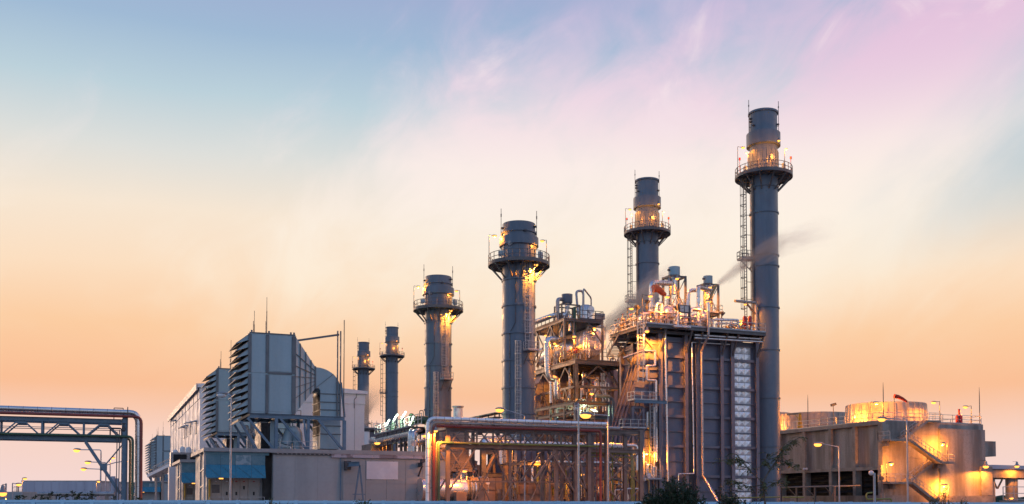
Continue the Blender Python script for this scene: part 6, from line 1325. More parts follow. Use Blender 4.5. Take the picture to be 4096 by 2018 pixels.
# stair on the right face
CS = thing('concrete_stair', 'zigzag concrete stair with handrails climbing the lamp-lit wall of the cooling tower', 'stair', (g_(400, 1200).x, CTY - 1.5, 0))
def flight(pa, pb, ya, yb, n=14):
    """pa low, pb high points (x, z)"""
    b = MB(); prof = []
    dx = (pb[0] - pa[0]) / n; dz = (pb[1] - pa[1]) / n
    top = []
    for i in range(n): top += [(pa[0] + dx * i, pa[1] + dz * (i + 1)), (pa[0] + dx * (i + 1), pa[1] + dz * (i + 1))]
    poly = [(pa[0], pa[1])] + top + [(pb[0], pb[1] - 0.28), (pa[0] + dx, pa[1] - 0.28)]
    b.prism([(x, ya, z_) for x, z_ in poly], (0, yb - ya, 0)); b.build('flight', 'concrete_pale', CS)
    b = MB()
    for y in (ya + 0.05,):
        for f in (1.0, 0.55): b.beam((pa[0], y, pa[1] + 1.1 * f), (pb[0], y, pb[1] + 1.1 * f), 0.055)
        for i in range(0, n + 1, 2): x = pa[0] + dx * i; z_ = pa[1] + dz * i; b.beam((x, y, z_), (x, y, z_ + 1.1), 0.055)
    b.build('handrail', 'galv', CS)
def landing(x0, x1, z_, ya, yb, rail):
    MB().box(x0, ya, z_ - 0.3, x1, yb, z_).build('landing', 'concrete_pale', CS)
    b = MB(); railing(b, rail, 1.15, 1.1, 0.04, toe=False); b.build('railing', 'galv', CS)
yo = CTY - 2.5; ym = CTY - 1.3; yi = CTY - 0.06
X_ = lambda x, y, Y=CTY - 1.5: g_(x, y, Y).x
Zt = lambda x, y, Y=CTY - 1.5: g_(x, y, Y).z
zL1 = Zt(220, 633); zL2 = Zt(720, 853); zL3 = Zt(250, 1050); zT = Zt(640, 447)
landing(X_(148, 650), X_(330, 650), zL1, yo, yi, [(X_(330, 650), yo, zL1), (X_(148, 650), yo, zL1), (X_(148, 650), yi, zL1)][1:] + [(X_(148, 650), yi, zL1)])
landing(X_(575, 460), X_(706, 460), zT, ym, yi, [(X_(706, 460), ym, zT), (X_(590, 460), ym, zT)])
landing(X_(640, 860), X_(782, 860), zL2, yo, yi, [(X_(660, 860), yo, zL2), (X_(782, 860), yo, zL2), (X_(782, 860), yi, zL2)])
landing(X_(148, 1060), X_(372, 1060), zL3, yo, yi, [(X_(360, 1060), yo, zL3), (X_(148, 1060), yo, zL3), (X_(148, 1060), yi, zL3)])
flight((X_(315, 640), zL1), (X_(580, 450), zT), ym, yi)
flight((X_(655, 853), zL2), (X_(340, 640), zL1), yo, ym - 0.05, 16)
flight((X_(372, 1050), zL3), (X_(650, 858), zL2), ym, yi)
flight((X_(660, 1290), Zt(660, 1270)), (X_(365, 1050), zL3), yo, ym - 0.05, 16)
for x, yy in ((200, zL1), (700, zL2), (260, zL3)): MB().box(X_(x, 700) - 0.3, yi - 0.9, yy - 1.0, X_(x, 700) + 0.3, yi - 0.02, yy - 0.304).build('corbel', 'concrete', CS)
GC = 'lamps on the cooling tower'
for x, y, xp, zbase, lab, pw, Y in ((725, 672, 757, zL2, 'sodium lamp over the right landing of the concrete stair', 2600, yo + 0.2), (190, 865, 160, zL3, 'sodium lamp over the left lower landing of the concrete stair', 2600, yo + 0.2)):
    pole_lamp((X_(xp, y, Y), Y, zbase), Zt(xp, y, Y), (RIGHT if xp < x else LEFT) * 0.4, lab, GC, pw, hs=1.4, r=0.05, cone=0)
pole_lamp((X_(765, 1085), CTY - 1.6, 0), Zt(765, 1080), LEFT * 0.35, 'sodium lamp low on the cooling tower wall beside the bottom flight', GC, 2800, hs=1.5, r=0.05, cone=0)
for x, y, arm, lab, X, Y in ((682, 268, LEFT * 0.6, 'roof lamp at the stair head of the cooling tower', None, CTY + 0.4), (992, 312, LEFT * 0.6, 'roof lamp near the outer corner of the cooling tower', None, CTY + 0.4)):
    p = g_(x, y, Y); pole_lamp((p.x, Y, CTZ), p.z, arm, lab, GC, 1500, hs=1.4, r=0.05)
p = atX(*zF(890, 272), CTX + 0.5); pole_lamp((CTX + 0.5, p.y, CTZ), p.z, RIGHT * 0.5, 'roof lamp shining on the gold-lit fan stack', GC, 3200, hs=1.4, r=0.05, cone=0)
for x, y, k in ((1010, 75, 0), (272, 195, 1)):
    p = atX(*zF(x, y), CTX + 0.6); tag(MB().tube([(p.x, p.y, CTZ), (p.x, p.y, p.z - 1.2), (p.x, p.y, p.z)], 0.06, 6, radii=[0.07, 0.06, 0.02]).build('lightning_rod', 'steel_dark', None), ('thin lightning mast beside the gold-lit fan stack', 'thin lightning mast between the tallest chimney and the floodlight')[k], 'mast')
p = g_(1070, 122, CTY + 0.5); tag(MB().tube([(p.x, p.y, CTZ), (p.x, p.y, p.z - 1.4), p], 0.06, 6, radii=[0.07, 0.06, 0.02]).build('lightning_rod', 'steel_dark', None), 'thin lightning mast at the outer corner of the cooling tower roof', 'mast')
p = atX(*zF(522, 300), CTX + 0.6); fl = thing('floodlight', 'dark unlit floodlight on a pole at the edge of the cooling tower roof', 'floodlight', (p.x, p.y, CTZ)); MB().tube([(p.x, p.y, CTZ), p], 0.06, 6).build('pole', 'steel_dark', fl); MB().beam(p + Vector((-0.35, 0.1, 0)), p + Vector((0.4, -0.1, 0.25)), 0.5, 0.4).build('lamp_head', 'steel_dark', fl)
p = atX(*zF(690, 445), CTX + 1.2); pole_lamp((CTX + 1.6, p.y, CTZ), CTZ + 1.3, RIGHT * 0.2, 'low lamp glowing between the two near fan stacks', GC, 2200, hs=0.7, cone=0)
pole_lamp((CTX + 1.6, p.y + 22, CTZ), CTZ + 1.5, RIGHT * 0.2, 'low lamp beside the yellow jib crane on the tower roof', GC, 2200, hs=0.7, cone=0)
# yellow davit and windsock
p = atX(*zF(195, 380), CTX + 0.7); dv = thing('jib_crane', 'yellow jib crane on the cooling tower roof next to the tallest chimney', 'crane', (p.x, p.y, CTZ))
MB().tube([(p.x, p.y, CTZ), (p.x, p.y, p.z)], 0.3, 10, radii=[0.45, 0.22]).build('mast', 'yellow_paint', dv, smooth=True); q = atX(*zF(68, 376), CTX + 0.7); MB().ibeam((p.x, p.y - 0.3, p.z), (q.x, q.y, p.z + 0.1), 0.16, 0.26).build('jib', 'steel', dv); MB().beam((p.x, p.y, p.z - 1.2), (p.x, p.y + 1.3, p.z - 0.1), 0.12).build('strut', 'yellow_paint', dv)
p = atX(*zF(1118, 190), CTX + 3); wk = thing('windsock', 'red windsock on a thin mast above the gold-lit fan stack', 'windsock', (p.x, p.y, CTZ)); MB().tube([(p.x, p.y, CTZ), p], 0.05, 6).build('mast', 'steel', wk)
dvec = RIGHT; pts = [p - Z3 * 0.3, p + dvec * 0.6 - Z3 * 0.4, p + dvec * 1.3 - Z3 * 0.72, p + dvec * 1.95 - Z3 * 1.15]; MB().tube(pts, 0.3, 12, radii=[0.33, 0.3, 0.25, 0.16]).build('sock', 'red_cloth', wk, smooth=60)
for x in (855, 890): p = g_(x, 430, CTY + 0.35); ex = thing('fire_extinguisher', 'red fire cylinder hanging on the cooling tower roof rail', 'extinguisher', (p.x, p.y, CTZ), 'red cylinders on the tower rail'); MB().lathe((p.x, p.y, p.z - 0.6), [(0.02, -0.1), (0.26, 0), (0.26, 0.95), (0.1, 1.2), (0.02, 1.25)], 10).build('cylinder', 'red_paint', ex, smooth=True); MB().beam((p.x, p.y, CTZ), (p.x, p.y, p.z - 0.6), 0.06).build('bracket', 'steel', ex)
p = g_(873, 355, CTY + 0.3); bc = thing('beacon', 'red warning beacon on a thin post on the cooling tower roof', 'beacon', (p.x, p.y, CTZ)); MB().tube([(p.x, p.y, CTZ), p - Z3 * 0.5], 0.05, 6).build('post', 'steel', bc); MB().cyl(p - Z3 * 0.7, p + Z3 * 0.3, 0.16, 10).build('beacon_body', 'red_paint', bc)
p = f_(265, 930, CTX - 0.1); wl_ = thing('wall_light', 'small unlit twin wall light on a cooling tower pier', 'lamp', p); MB().box(p.x - 0.3, p.y - 0.15, p.z - 0.1, p.x, p.y + 0.15, p.z + 0.25).build('bracket', 'steel', wl_)
for k in (-0.3, 0.3): MB().sphere((p.x - 0.35, p.y + k, p.z + 0.1), 0.22, 8, 6).build('lamp_head', 'board', wl_)
# corner conduit column, drawn yellow by the lamp
p = g_(120, 1000, CTY - 0.6); MB().box(CTX - 0.7, CTY - 0.4, zo0 - 0.5, CTX - 0.31, CTY + 0.3, f_(990, 890).z).build('corner_casing', 'concrete_pale', CT)
pp = thing('hydrant_pipe', 'pale upright water pipe with a round valve at the cooling tower corner', 'pipe', (CTX - 1.6, CTY - 2.2, 0)); q = g_(120, 1160, CTY - 2.2)
MB().tube([(q.x, CTY - 2.2, 0), (q.x, CTY - 2.2, q.z)], 0.35, 12).build('pipe_body', 'concrete_pale', pp, smooth=True); MB().tube([(q.x, CTY - 2.2, q.z), (q.x, CTY - 2.2, q.z + 2.2)], 0.12, 8).build('valve_stem', 'steel', pp); MB().tube([(q.x - 0.1, CTY - 2.35, q.z + 2.2), (q.x - 0.1, CTY - 2.05, q.z + 2.2)], 0.32, 12).build('gauge', 'steel_dark', pp)
# street lamps on this side
p = atD(3355, 1790, 82); pole_lamp((p.x, p.y, 0), p.z - 0.25, LEFT * 1.45, 'lit street lamp before the concrete bays of the cooling tower', GS, 700, r=0.055, name='street_lamp', hs=1.15, cat='street lamp', polemat='lamp_pole', rise=0.55)
p = atD(3627, 1680, 80); pole_lamp((p.x, p.y, 0), p.z - 0.25, LEFT * 1.75, 'tallest lit street lamp standing before the concrete stair', GS, 700, r=0.065, name='street_lamp', hs=1.15, cat='street lamp', polemat='lamp_pole', rise=0.35)
p = atD(3497, 1893, 78); cm = thing('camera_pole', 'short white pole with a round security camera before the cooling tower', 'camera pole', (p.x, p.y, 0)); MB().cyl((p.x, p.y, 0), p, 0.1, 8).build('pole', 'lamp_pole', cm); MB().sphere(p + LEFT * 0.24, 0.2, 10, 7).build('camera_body', 'board', cm, smooth=60); MB().tube([p, p + LEFT * 0.2], 0.06, 6).build('arm', 'lamp_pole', cm)
# lean-to roof and lime pipe loop at its foot
q0 = atX(*zF(62, 1140), 104); q1 = atX(*zF(612, 1100), 104); sh = thing('lean_to', 'low open lean-to with a pale metal roof at the foot of the cooling tower', 'shelter', (104, q1.y, 0))
MB().prism([(102.5, q1.y, q1.z), (107.5, q1.y, q1.z + 0.2), (107.5, q1.y, q1.z + 0.34), (102.5, q1.y, q1.z + 0.14)], (0, q0.y - q1.y, 0)).build('roof', 'concrete_pale', sh)
for f in (0.02, 0.35, 0.68, 0.98):
    y = q1.y + (q0.y - q1.y) * f; MB().beam((102.7, y, 0), (102.7, y, q1.z), 0.25).build('post', 'rack_steel', sh)
    if f < 0.9: MB().beam((102.7, y, q1.z - 1.5), (102.7, y + 2.0, q1.z - 0.05), 0.1).build('brace', 'rack_steel', sh)
for ya, yb, lab in ((840, 1090, 'lime green pipe loop with a raised end beside the security camera pole'),):
    pts = [atD(*zF(1090, 1250), 96), atD(*zF(1090, 1215), 96), atD(*zF(845, 1222), 96), atD(*zF(845, 1160), 96), atD(*zF(905, 1155), 96)]; pipe('ground_pipe', lab, pts, 0.08, 'pipe_lime', rad=0.3)
pipe('ground_pipe', 'long lime green pipe running level behind the bushes by the cooling tower', [atD(3130, 1990, 98), atD(3215, 1990, 98)], 0.07, 'pipe_lime', rad=0.3)
pipe('ground_pipe', 'lime green pipe running level before the boiler foot', [atD(2900, 1993, 100), atD(3120, 1989, 100)], 0.06, 'pipe_lime', rad=0.3)
# building at the far right
FR = thing('pipe_gallery', 'low concrete gallery on paired columns lit by lamps beyond the cooling tower', 'building', (atD(4000, 2000, 190).x, atD(4000, 2000, 190).y, 0))
GY = 150.0; h_ = lambda x, y, Y=GY: atY(*zG(x, y), Y)
xa = h_(1180, 950).x; xb = atY(4600, 1900, GY).x; MB().box(xa, GY, h_(1300, 1010).z, xb, GY + 12, h_(1300, 925).z).build('beam_wall', 'concrete_pale', FR)
MB().prism([(xa, GY - 0.6, h_(1300, 925).z + 0.004), (xb, GY - 0.6, h_(1300, 925).z + 0.004), (xb, GY - 0.6, h_(1300, 905).z), (xa, GY - 0.6, h_(1300, 885).z)], (0, 13.2, 0)).build('roof', 'shed_grey', FR)
for x in (1245, 1428, 1468, 1660): 
    p = h_(x, 1100); MB().cyl((p.x, GY + 1.5, 0), (p.x, GY + 1.5, h_(1300, 1010).z), 0.8, 12).build('column', 'concrete_pale', FR, smooth=True)
for x0, x1 in ((1265, 1305), (1355, 1310)): MB().beam((h_(x0, 1030).x, GY + 1.5, h_(1300, 1025).z), (h_(x1, 1115).x, GY + 1.5, h_(1300, 1115).z), 0.25).build('brace', 'steel', FR)
b = MB(); railing(b, [(xa, GY - 3, h_(1300, 1225, GY - 3).z), (xb, GY - 3, h_(1300, 1225, GY - 3).z)], 2.6, 3.0, 0.08, rails=(1.0, 0.5)); b.build('railing', 'galv', FR)
MB().box(xa, GY - 4, 0, xb, GY - 2, h_(1300, 1232, GY - 3).z).build('deck', 'concrete_pale', FR)
for x, y, Y, lab, pw, hs in ((1135, 895, CTY - 2, 'dazzling floodlamp at the right edge of the cooling tower', 2600, 2.2), (1440, 893, GY - 1.5, 'lamp on the roof edge of the far gallery', 2000, 2.4)):
    p = h_(x, y, Y); flood_lamp(p, (0, -1), lab, GC, pw, hs, bracket=(p.x, Y + 1.0, p.z + 0.9))
p = h_(1350, 1205, GY - 3.5); pole_lamp((p.x, GY - 3.5, 0), p.z, RIGHT * 0.4, 'low lamp behind the rail under the far gallery', GC, 1500, hs=1.5)
# ---------------------------------------------------------------- turbine exhaust and diverter under the wide chimney
zH = zm(1700, 1780, 5.333)
k_ = lambda x, y, Y=113.0: atY(*zH(x, y), Y)
EX = thing('exhaust_hood', 'tan tapered steel hood glowing orange behind the crossed braces of the pipe rack', 'duct', (k_(650, 500).x, 116, 0), 'exhaust hoods of the turbines')
Y0 = 113.6; p0, p1 = k_(365, 330, Y0), k_(938, 60, Y0); q0, q1 = k_(345, 545, Y0), k_(1010, 545, Y0)
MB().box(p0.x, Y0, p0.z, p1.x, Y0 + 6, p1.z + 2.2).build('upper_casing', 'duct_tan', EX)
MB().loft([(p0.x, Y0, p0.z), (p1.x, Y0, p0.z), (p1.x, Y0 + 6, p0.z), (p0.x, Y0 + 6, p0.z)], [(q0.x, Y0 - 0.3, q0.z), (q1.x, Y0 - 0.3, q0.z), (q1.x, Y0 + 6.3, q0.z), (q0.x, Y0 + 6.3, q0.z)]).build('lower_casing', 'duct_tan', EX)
for f in (120, 190, 240, 330): zz = k_(500, f, Y0).z; MB().box(p0.x - 0.04, Y0 - 0.08, zz - 0.06, p1.x + 0.04, Y0 - 0.004, zz + 0.06).build('stiffener', 'duct_tan', EX)
for f in (390, 440, 490): zz = k_(500, f, Y0).z; g0 = (p0.z - zz) / (p0.z - q0.z); MB().box(p0.x + (q0.x - p0.x) * g0, Y0 - 0.42 * g0 - 0.08, zz - 0.05, p1.x + (q1.x - p1.x) * g0, Y0 - 0.1, zz + 0.05).build('stiffener', 'duct_tan', EX)
MB().box(q0.x - 0.2, Y0 - 0.5, q0.z - 0.14, q1.x + 0.2, Y0 + 6.5, q0.z + 0.02).build('flange', 'duct_tan', EX)
for x0, x1 in ((400, 560), (640, 930)): a, b2 = k_(x0, 600, Y0 + 2), k_(x1, 600, Y0 + 2); MB().cyl(((a.x + b2.x) / 2, Y0 + 2, 0.5), ((a.x + b2.x) / 2, Y0 + 2, q0.z - 0.15), (b2.x - a.x) / 2, 20).build('riser_duct', 'clad', EX, smooth=True)
ED = thing('exhaust_drum', 'polished round turbine exhaust drum shining gold behind the rack post', 'duct', (k_(650, 900, 110).x, 110, 0), 'round turbine exhaust drums')
c = k_(620, 945, 110); rr = 1.42; xL, xR = k_(350, 900, 110).x, k_(870, 900, 110).x
b = MB(); b.lathe((0, 110.4, c.z - 0.1), [(rr * 0.96, xL - 2.5), (rr * 0.96, xR)], 36, axis='x'); b.build('shell', 'clad', ED, smooth=True)
for k, xx in enumerate((890, 960, 990, 1030, 1060)):
    x = k_(xx, 900, 110).x; b = MB(); b.lathe((0, 110.4, c.z - 0.1), [(rr * 0.97, x - 0.12), (rr * (1.05 + 0.015 * k), x - 0.12), (rr * (1.05 + 0.015 * k), x + 0.06), (rr * 0.97, x + 0.06)], 36, axis='x', cap=False); b.build('flange_ring', ('steel', 'clad', 'steel', 'clad', 'steel')[k], ED, smooth=30)
b = MB(); b.lathe((0, 110.4, c.z - 0.1), [(rr * 0.98, xR), (rr * 0.98, k_(1070, 900, 110).x)], 36, axis='x'); b.build('bellows', 'steel', ED, smooth=True)
p = k_(640, 1000, 108.9); MB().box(p.x, 108.4, 0, k_(860, 1000, 108.9).x, 109.2, k_(700, 1010, 108.9).z).build('support_pedestal', 'duct_tan', ED)
BX = thing('exhaust_casing', 'boxy tan duct casing with a round port, right of the gold exhaust drum', 'duct', (k_(1350, 1000, 109).x, 110, 0), 'boxy exhaust casings')
x0, x1, x2, x3 = [k_(v, 900, 109.2).x for v in (1000, 1285, 1515, 1660)]; zt, zm_ = k_(1285, 700, 109.2).z, k_(1300, 968, 109.2).z
MB().box(x0, 109.4, 0, x3, 113, zt).build('casing', 'duct_tan', BX)
for xa, xb in ((x0, x1), (x1, x2), (x2, x3)):
    MB().box(xa + 0.03, 109.3, zm_ + 0.05, xb - 0.03, 109.396, zt - 0.04).build('casing_panel', 'duct_tan', BX); MB().box(xa + 0.03, 109.3, 0.2, xb - 0.03, 109.396, zm_ - 0.12).build('casing_panel', 'duct_tan', BX)
p = k_(1335, 815, 109.2); MB().cyl((p.x, 109.0, p.z), (p.x, 109.3, p.z), 0.2, 14).build('port', 'board', BX, smooth=True)
p = k_(1580, 990, 108.8); MB().cyl((p.x, 108.8, p.z - 0.25), (p.x, 108.8, p.z + 0.25), 0.28, 12).build('motor', 'steel', BX, smooth=True); MB().box(p.x - 0.25, 108.6, 0, p.x + 0.25, 109.29, p.z - 0.26).build('motor_stand', 'steel_dark', BX)
# chimney base: steel bent with caged ladder
CF = thing('chimney_bent', 'heavy gold-lit steel legs and braces carrying the wide chimney', 'steel frame', (CX, CY, 0), 'steel bents under the bypass chimneys')
xg = k_(1722, 500, 113).x; x7 = k_(1250, 500, 113).x
MB().box(CX - 3.2, CY - 3.2, 8.9, CX + 4.6, CY + 3.4, 9.62).build('ring_girder', 'steel', CF)
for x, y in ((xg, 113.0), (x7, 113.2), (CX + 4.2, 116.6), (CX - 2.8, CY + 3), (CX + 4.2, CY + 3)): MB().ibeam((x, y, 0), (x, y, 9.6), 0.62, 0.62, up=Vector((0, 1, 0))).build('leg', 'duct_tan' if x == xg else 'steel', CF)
MB().ibeam((x7, 113.2, k_(1400, 140).z), (xg, 113.1, k_(1400, 140).z), 0.4, 0.75).build('beam', 'steel', CF); MB().ibeam((x7, 113.2, k_(1400, 640).z), (xg, 113.1, k_(1400, 640).z), 0.4, 0.5).build('beam', 'steel', CF)
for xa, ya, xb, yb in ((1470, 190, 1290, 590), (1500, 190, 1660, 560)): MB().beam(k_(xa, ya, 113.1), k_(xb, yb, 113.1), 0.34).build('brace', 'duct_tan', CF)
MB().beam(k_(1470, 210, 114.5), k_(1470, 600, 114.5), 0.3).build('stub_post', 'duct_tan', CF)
for xa, ya, xb, yb in ((1960, 340, 2300, 980), (2950, 100, 2420, 960), (2420, 960, 2080, 1150), (2440, 980, 2750, 1180)): MB().beam(k_(xa, ya, 113.3), k_(xb, yb, 113.3), 0.32).build('brace', 'rack_steel', CF)
for xa, ya, xb in ((1960, 720, 2900), (1960, 830, 2950), (2000, 1110, 3000)): MB().ibeam(k_(xa, ya, 113.3), k_(xb, ya + 10, 113.3), 0.3, 0.36).build('beam', 'rack_steel', CF)
for x in (2430, 3020): MB().ibeam((k_(x, 600, 113.5).x, 113.5, 0), (k_(x, 600, 113.5).x, 113.5, 9.0), 0.5, 0.5, up=Vector((0, 1, 0))).build('leg', 'steel', CF)
p = k_(1865, 1100, 112.2); ladder_thing('caged ladder shining gold beside the chimney leg', (p.x, 112.2, 0.2), (p.x, 112.2, 11.0), (0, -1), 0.75, 'galv', r=0.05)
DB = thing('diverter_box', 'dark ribbed diverter casing between the wide chimney and the raked boiler duct', 'duct', (CX + 2, CY, 0), 'diverter casings')
xa, xb = k_(1965, 400, 115).x, k_(3000, 400, 115).x
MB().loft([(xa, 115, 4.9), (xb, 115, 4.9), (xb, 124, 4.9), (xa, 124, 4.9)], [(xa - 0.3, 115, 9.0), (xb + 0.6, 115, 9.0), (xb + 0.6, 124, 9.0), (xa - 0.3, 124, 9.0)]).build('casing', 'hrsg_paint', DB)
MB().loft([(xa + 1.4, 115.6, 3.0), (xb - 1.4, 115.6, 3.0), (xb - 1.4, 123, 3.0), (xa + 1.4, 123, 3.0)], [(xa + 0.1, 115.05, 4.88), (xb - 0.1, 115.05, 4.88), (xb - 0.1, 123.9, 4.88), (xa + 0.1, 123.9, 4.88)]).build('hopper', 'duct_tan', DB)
for k in range(5): x = xa + (xb - xa) * (k + 0.5) / 5; MB().box(x - 0.07, 114.75, 5.0, x + 0.07, 114.996, 8.9).build('rib', 'hrsg_rib', DB)
MB().box(xb + 0.6, 115.4, 3.5, HX0 - 5.5, 123.8, 8.4).build('outlet_duct', 'hrsg_paint', DB)
MB().box(xa + 0.3, 116, 0, xb - 0.5, 122, 2.9).build('plinth', 'concrete_pale', DB)
# damper machinery below
MK = thing('damper_drive', 'lamp-lit damper drive with motor drums under the diverter casing', 'machine', (k_(2500, 950, 111).x, 111, 0))
a = k_(1990, 1060, 111.4); q = k_(2720, 620, 111.4); MB().box(a.x, 111.6, a.z - 1.2, q.x, 113, k_(2100, 850, 111.4).z).build('gear_case', 'duct_tan', MK)
c = k_(2790, 830, 111.0); MB().lathe((c.x, 111, c.z), [(0.01, -0.5), (0.5, -0.45), (0.5, 0.5), (0.01, 0.5)], 16, axis='y').build('motor', 'pipe_grey', MK, smooth=30)
for k in range(4): x = k_(2080 + k * 170, 800, 111.2).x; MB().box(x - 0.3, 111.3, a.z + 0.1, x + 0.3, 111.59, k_(2100, 870, 111.4).z - 0.1).build('cover_plate', 'duct_tan', MK)
# copies for the second train
for t, lab in ((EX, 'second exhaust hood glimpsed between the machine house roof and the wide chimneys'), (CF, 'steel legs under the farther wide chimney'), (DB, 'diverter casing of the farther wide chimney')): copy_tree(t, (0, DY2, 0), lab)
# utility pipe level behind the rack
UR = thing('utility_rack', 'low dark steel rack full of pipes behind the middle pipe rack', 'pipe rack', (45, 108, 0))
for x in (44, 49, 54, 59):
    for y in (106.6, 108.6): MB().beam((x, y, 0), (x, y, 9.3), 0.26).build('post', 'steel', UR)
    for zz in (5.0, 7.0, 9.1): MB().beam((x, 106.5, zz), (x, 108.7, zz), 0.2, 0.26).build('cross_beam', 'steel', UR)
for y in (106.6, 108.6):
    for zz in (7.0, 9.1): MB().ibeam((43.5, y, zz - 0.02), (60, y, zz - 0.02), 0.2, 0.3).build('beam', 'steel', UR)
GU = 'pipes on the utility rack'
for i, (y, zz, r_, m, x0, x1) in enumerate(((106.9, 9.45, 0.22, 'clad', 43, 61), (107.5, 9.4, 0.16, 'steel', 43, 60), (108.2, 9.5, 0.25, 'pipe_grey', 44, 61), (107.0, 7.3, 0.16, 'clad', 47, 59), (107.7, 7.3, 0.13, 'pipe_lime', 48, 60), (108.3, 7.35, 0.14, 'steel', 46, 60), (107.2, 5.3, 0.16, 'steel', 49, 59), (108.0, 5.25, 0.11, 'pipe_green', 49, 60))):
    pipe('utility_pipe', ('silver pipe on the top tier of the utility rack, nearest the road', 'thin silver pipe second on the utility rack top tier', 'fat grey pipe at the back of the utility rack top tier', 'silver pipe on the middle tier of the utility rack', 'lime pipe on the middle tier of the utility rack', 'grey pipe at the back of the utility rack middle tier', 'silver pipe on the bottom tier of the utility rack', 'green pipe on the bottom tier of the utility rack')[i],
         [Vector((x0, y, zz - 2.5)), Vector((x0, y, zz)), Vector((x1, y, zz)), Vector((x1, y, zz - 3))], r_, m, rad=0.5, bands=1.5 if 'clad' in m else 0, group=GU)
pipe('steam_pipe', 'fat silver pipe slanting between the two wide chimneys behind the middle rack', [b_(885, 500, 112), b_(900, 475, 112), b_(1120, 448, 114), b_(1180, 440, 118)], 0.6, 'clad', rad=0.8, bands=0.8, n=14)
valve_set(39, 109, 46, 111.5, 16, 'valve cluster behind the gold-lit chimney leg', zb=3.2, seed=41, hmax=3.0)
valve_set(52, 106, 63, 110, 22, 'pipes and valves between the rack posts at the boiler foot', zb=2.4, seed=42, hmax=4.0)
valve_set(52, 112, 64, 114.5, 16, 'pipework under the raked duct', zb=3.0, seed=43, hmax=5.0, mats=('pipe_lime', 'steel', 'clad'))
valve_set(36, 126, 48, 133, 18, 'pipework between the two wide chimneys', zb=6.0, seed=44, hmax=5.0)
GN = 'lamps among the turbine exhausts'
p = b_(1595, 655, 106); flood_lamp(p, (0, -1), 'bell lamp hanging under the middle rack, over the damper drive', GN, 900, 1.4, bracket=(p.x, 106.4, p.z + 0.7))
p = b_(1205, 520, 108.5); pole_lamp((p.x + 0.4, 108.5, 0), p.z, LEFT * 0.4, 'hidden lamp flooding the chimney leg and ladder with gold light', GN, 1300, hs=1.2)
p = k_(820, 640, 107.5); pole_lamp((k_(1020, 700, 107.5).x, 107.5, 0), p.z + 0.5, LEFT * 0.7, 'lamp above the gold exhaust drum', GN, 900, hs=1.1)
pole_lamp((56, 110.5, 0), 6.0, LEFT * 0.4, 'yard lamp under the raked duct', GN, 1200, hs=1.0)
p = b_(1150, 112, 98); pole_lamp((b_(1400, 700, 98).x, 98, 0), b_(1400, 185, 98).z, LEFT * 2.3 , 'bright twin street lamp reaching over the silver pipe before the wide chimney', GS, 1500, r=0.06, name='street_lamp', hs=1.6, cat='street lamp', polemat='lamp_pole', rise=1.1)
p = zm(1400, 1650, 6.344)(1890, 575); p = atY(p[0], p[1], 113); pole_lamp((p.x - 0.6, 113.5, ROOF), p.z, RIGHT * 0.5, 'sodium lamp at the end of the beige machine house roof', GN, 700, hs=1.3)
# ---------------------------------------------------------------- lit pipe rack behind the machine house
zI = zm(1400, 1650, 6.344); KX = 39.0
i_ = lambda x, y, X=KX: atX(*zI(x, y), X)
GRK = thing('lit_pipe_rack', 'grey pipe rack bathed in greenish tube light behind the beige machine house', 'pipe rack', (KX, 140, 0))
ya, yb = i_(1560, 500).y, i_(655, 700).y; ztp = i_(1200, 500).z; zlo = i_(1200, 745).z
for X in (KX, KX + 3.5):
    MB().ibeam((X, ya, ztp), (X, yb, ztp), 0.3, 0.45).build('top_beam', 'steel', GRK); MB().ibeam((X, ya, zlo), (X, yb, zlo), 0.3, 0.4).build('lower_beam', 'steel', GRK)
    for x in (1500, 1385, 1300, 1180, 1070, 955, 850, 735): y = i_(x, 700).y; MB().beam((X, y, 0), (X, y, ztp + 0.2), 0.34 if x in (1300, 955) else 0.2).build('post', 'steel', GRK)
    for x in (1240, 1010): y = i_(x, 600).y; MB().beam((X, y, zlo + 0.2), (X, y - 2.2, ztp - 0.2), 0.14).build('brace', 'steel', GRK)
b = MB(); b.box(KX - 0.2, ya, ztp + 0.23, KX + 3.7, yb, ztp + 0.3); b.build('walkway', 'grating', GRK)
b = MB(); railing(b, [(KX - 0.15, ya - 5, ztp + 0.3), (KX - 0.15, yb, ztp + 0.3), (KX + 3.6, yb, ztp + 0.3)], 1.4, 1.6, 0.05); b.build('railing', 'galv', GRK)
pipe('insulated_pipe', 'fat silver pipe along the lit rack, elbowing down at its far end', [i_(560, 960, KX + 0.3), i_(555, 700, KX + 0.3), Vector((KX + 0.3, i_(620, 700).y, i_(1000, 660).z)), Vector((KX + 0.3, ya, i_(1000, 660).z))], 0.55, 'clad', rad=1.0, bands=0.9, n=14)
for k, (x, y, r_) in enumerate(((1520, 470, 0.32), (1560, 500, 0.2), (1610, 500, 0.3))):
    pipe('riser_pipe', ('silver upright pipe bending over at the near end of the lit rack', 'thin upright pipe between two fatter ones at the lit rack end', 'inner fat upright pipe bending over at the lit rack end')[k], [Vector((i_(x, 900, KX - 0.5).x, i_(x, 900, KX - 0.5).y, 5)), i_(x, y, KX - 0.5), i_(x + 180, y - 60, KX + 1.5)], r_, 'clad', rad=1.2, bands=0.9, group='upright pipes at the lit rack end', n=12)
pipe('steam_pipe', 'white silver pipe end pointing out from behind the machine house roof', [atY(*zI(1620, 790), 116), atY(*zI(1900, 740), 119)], 0.36, 'clad', bands=0.9, n=12)
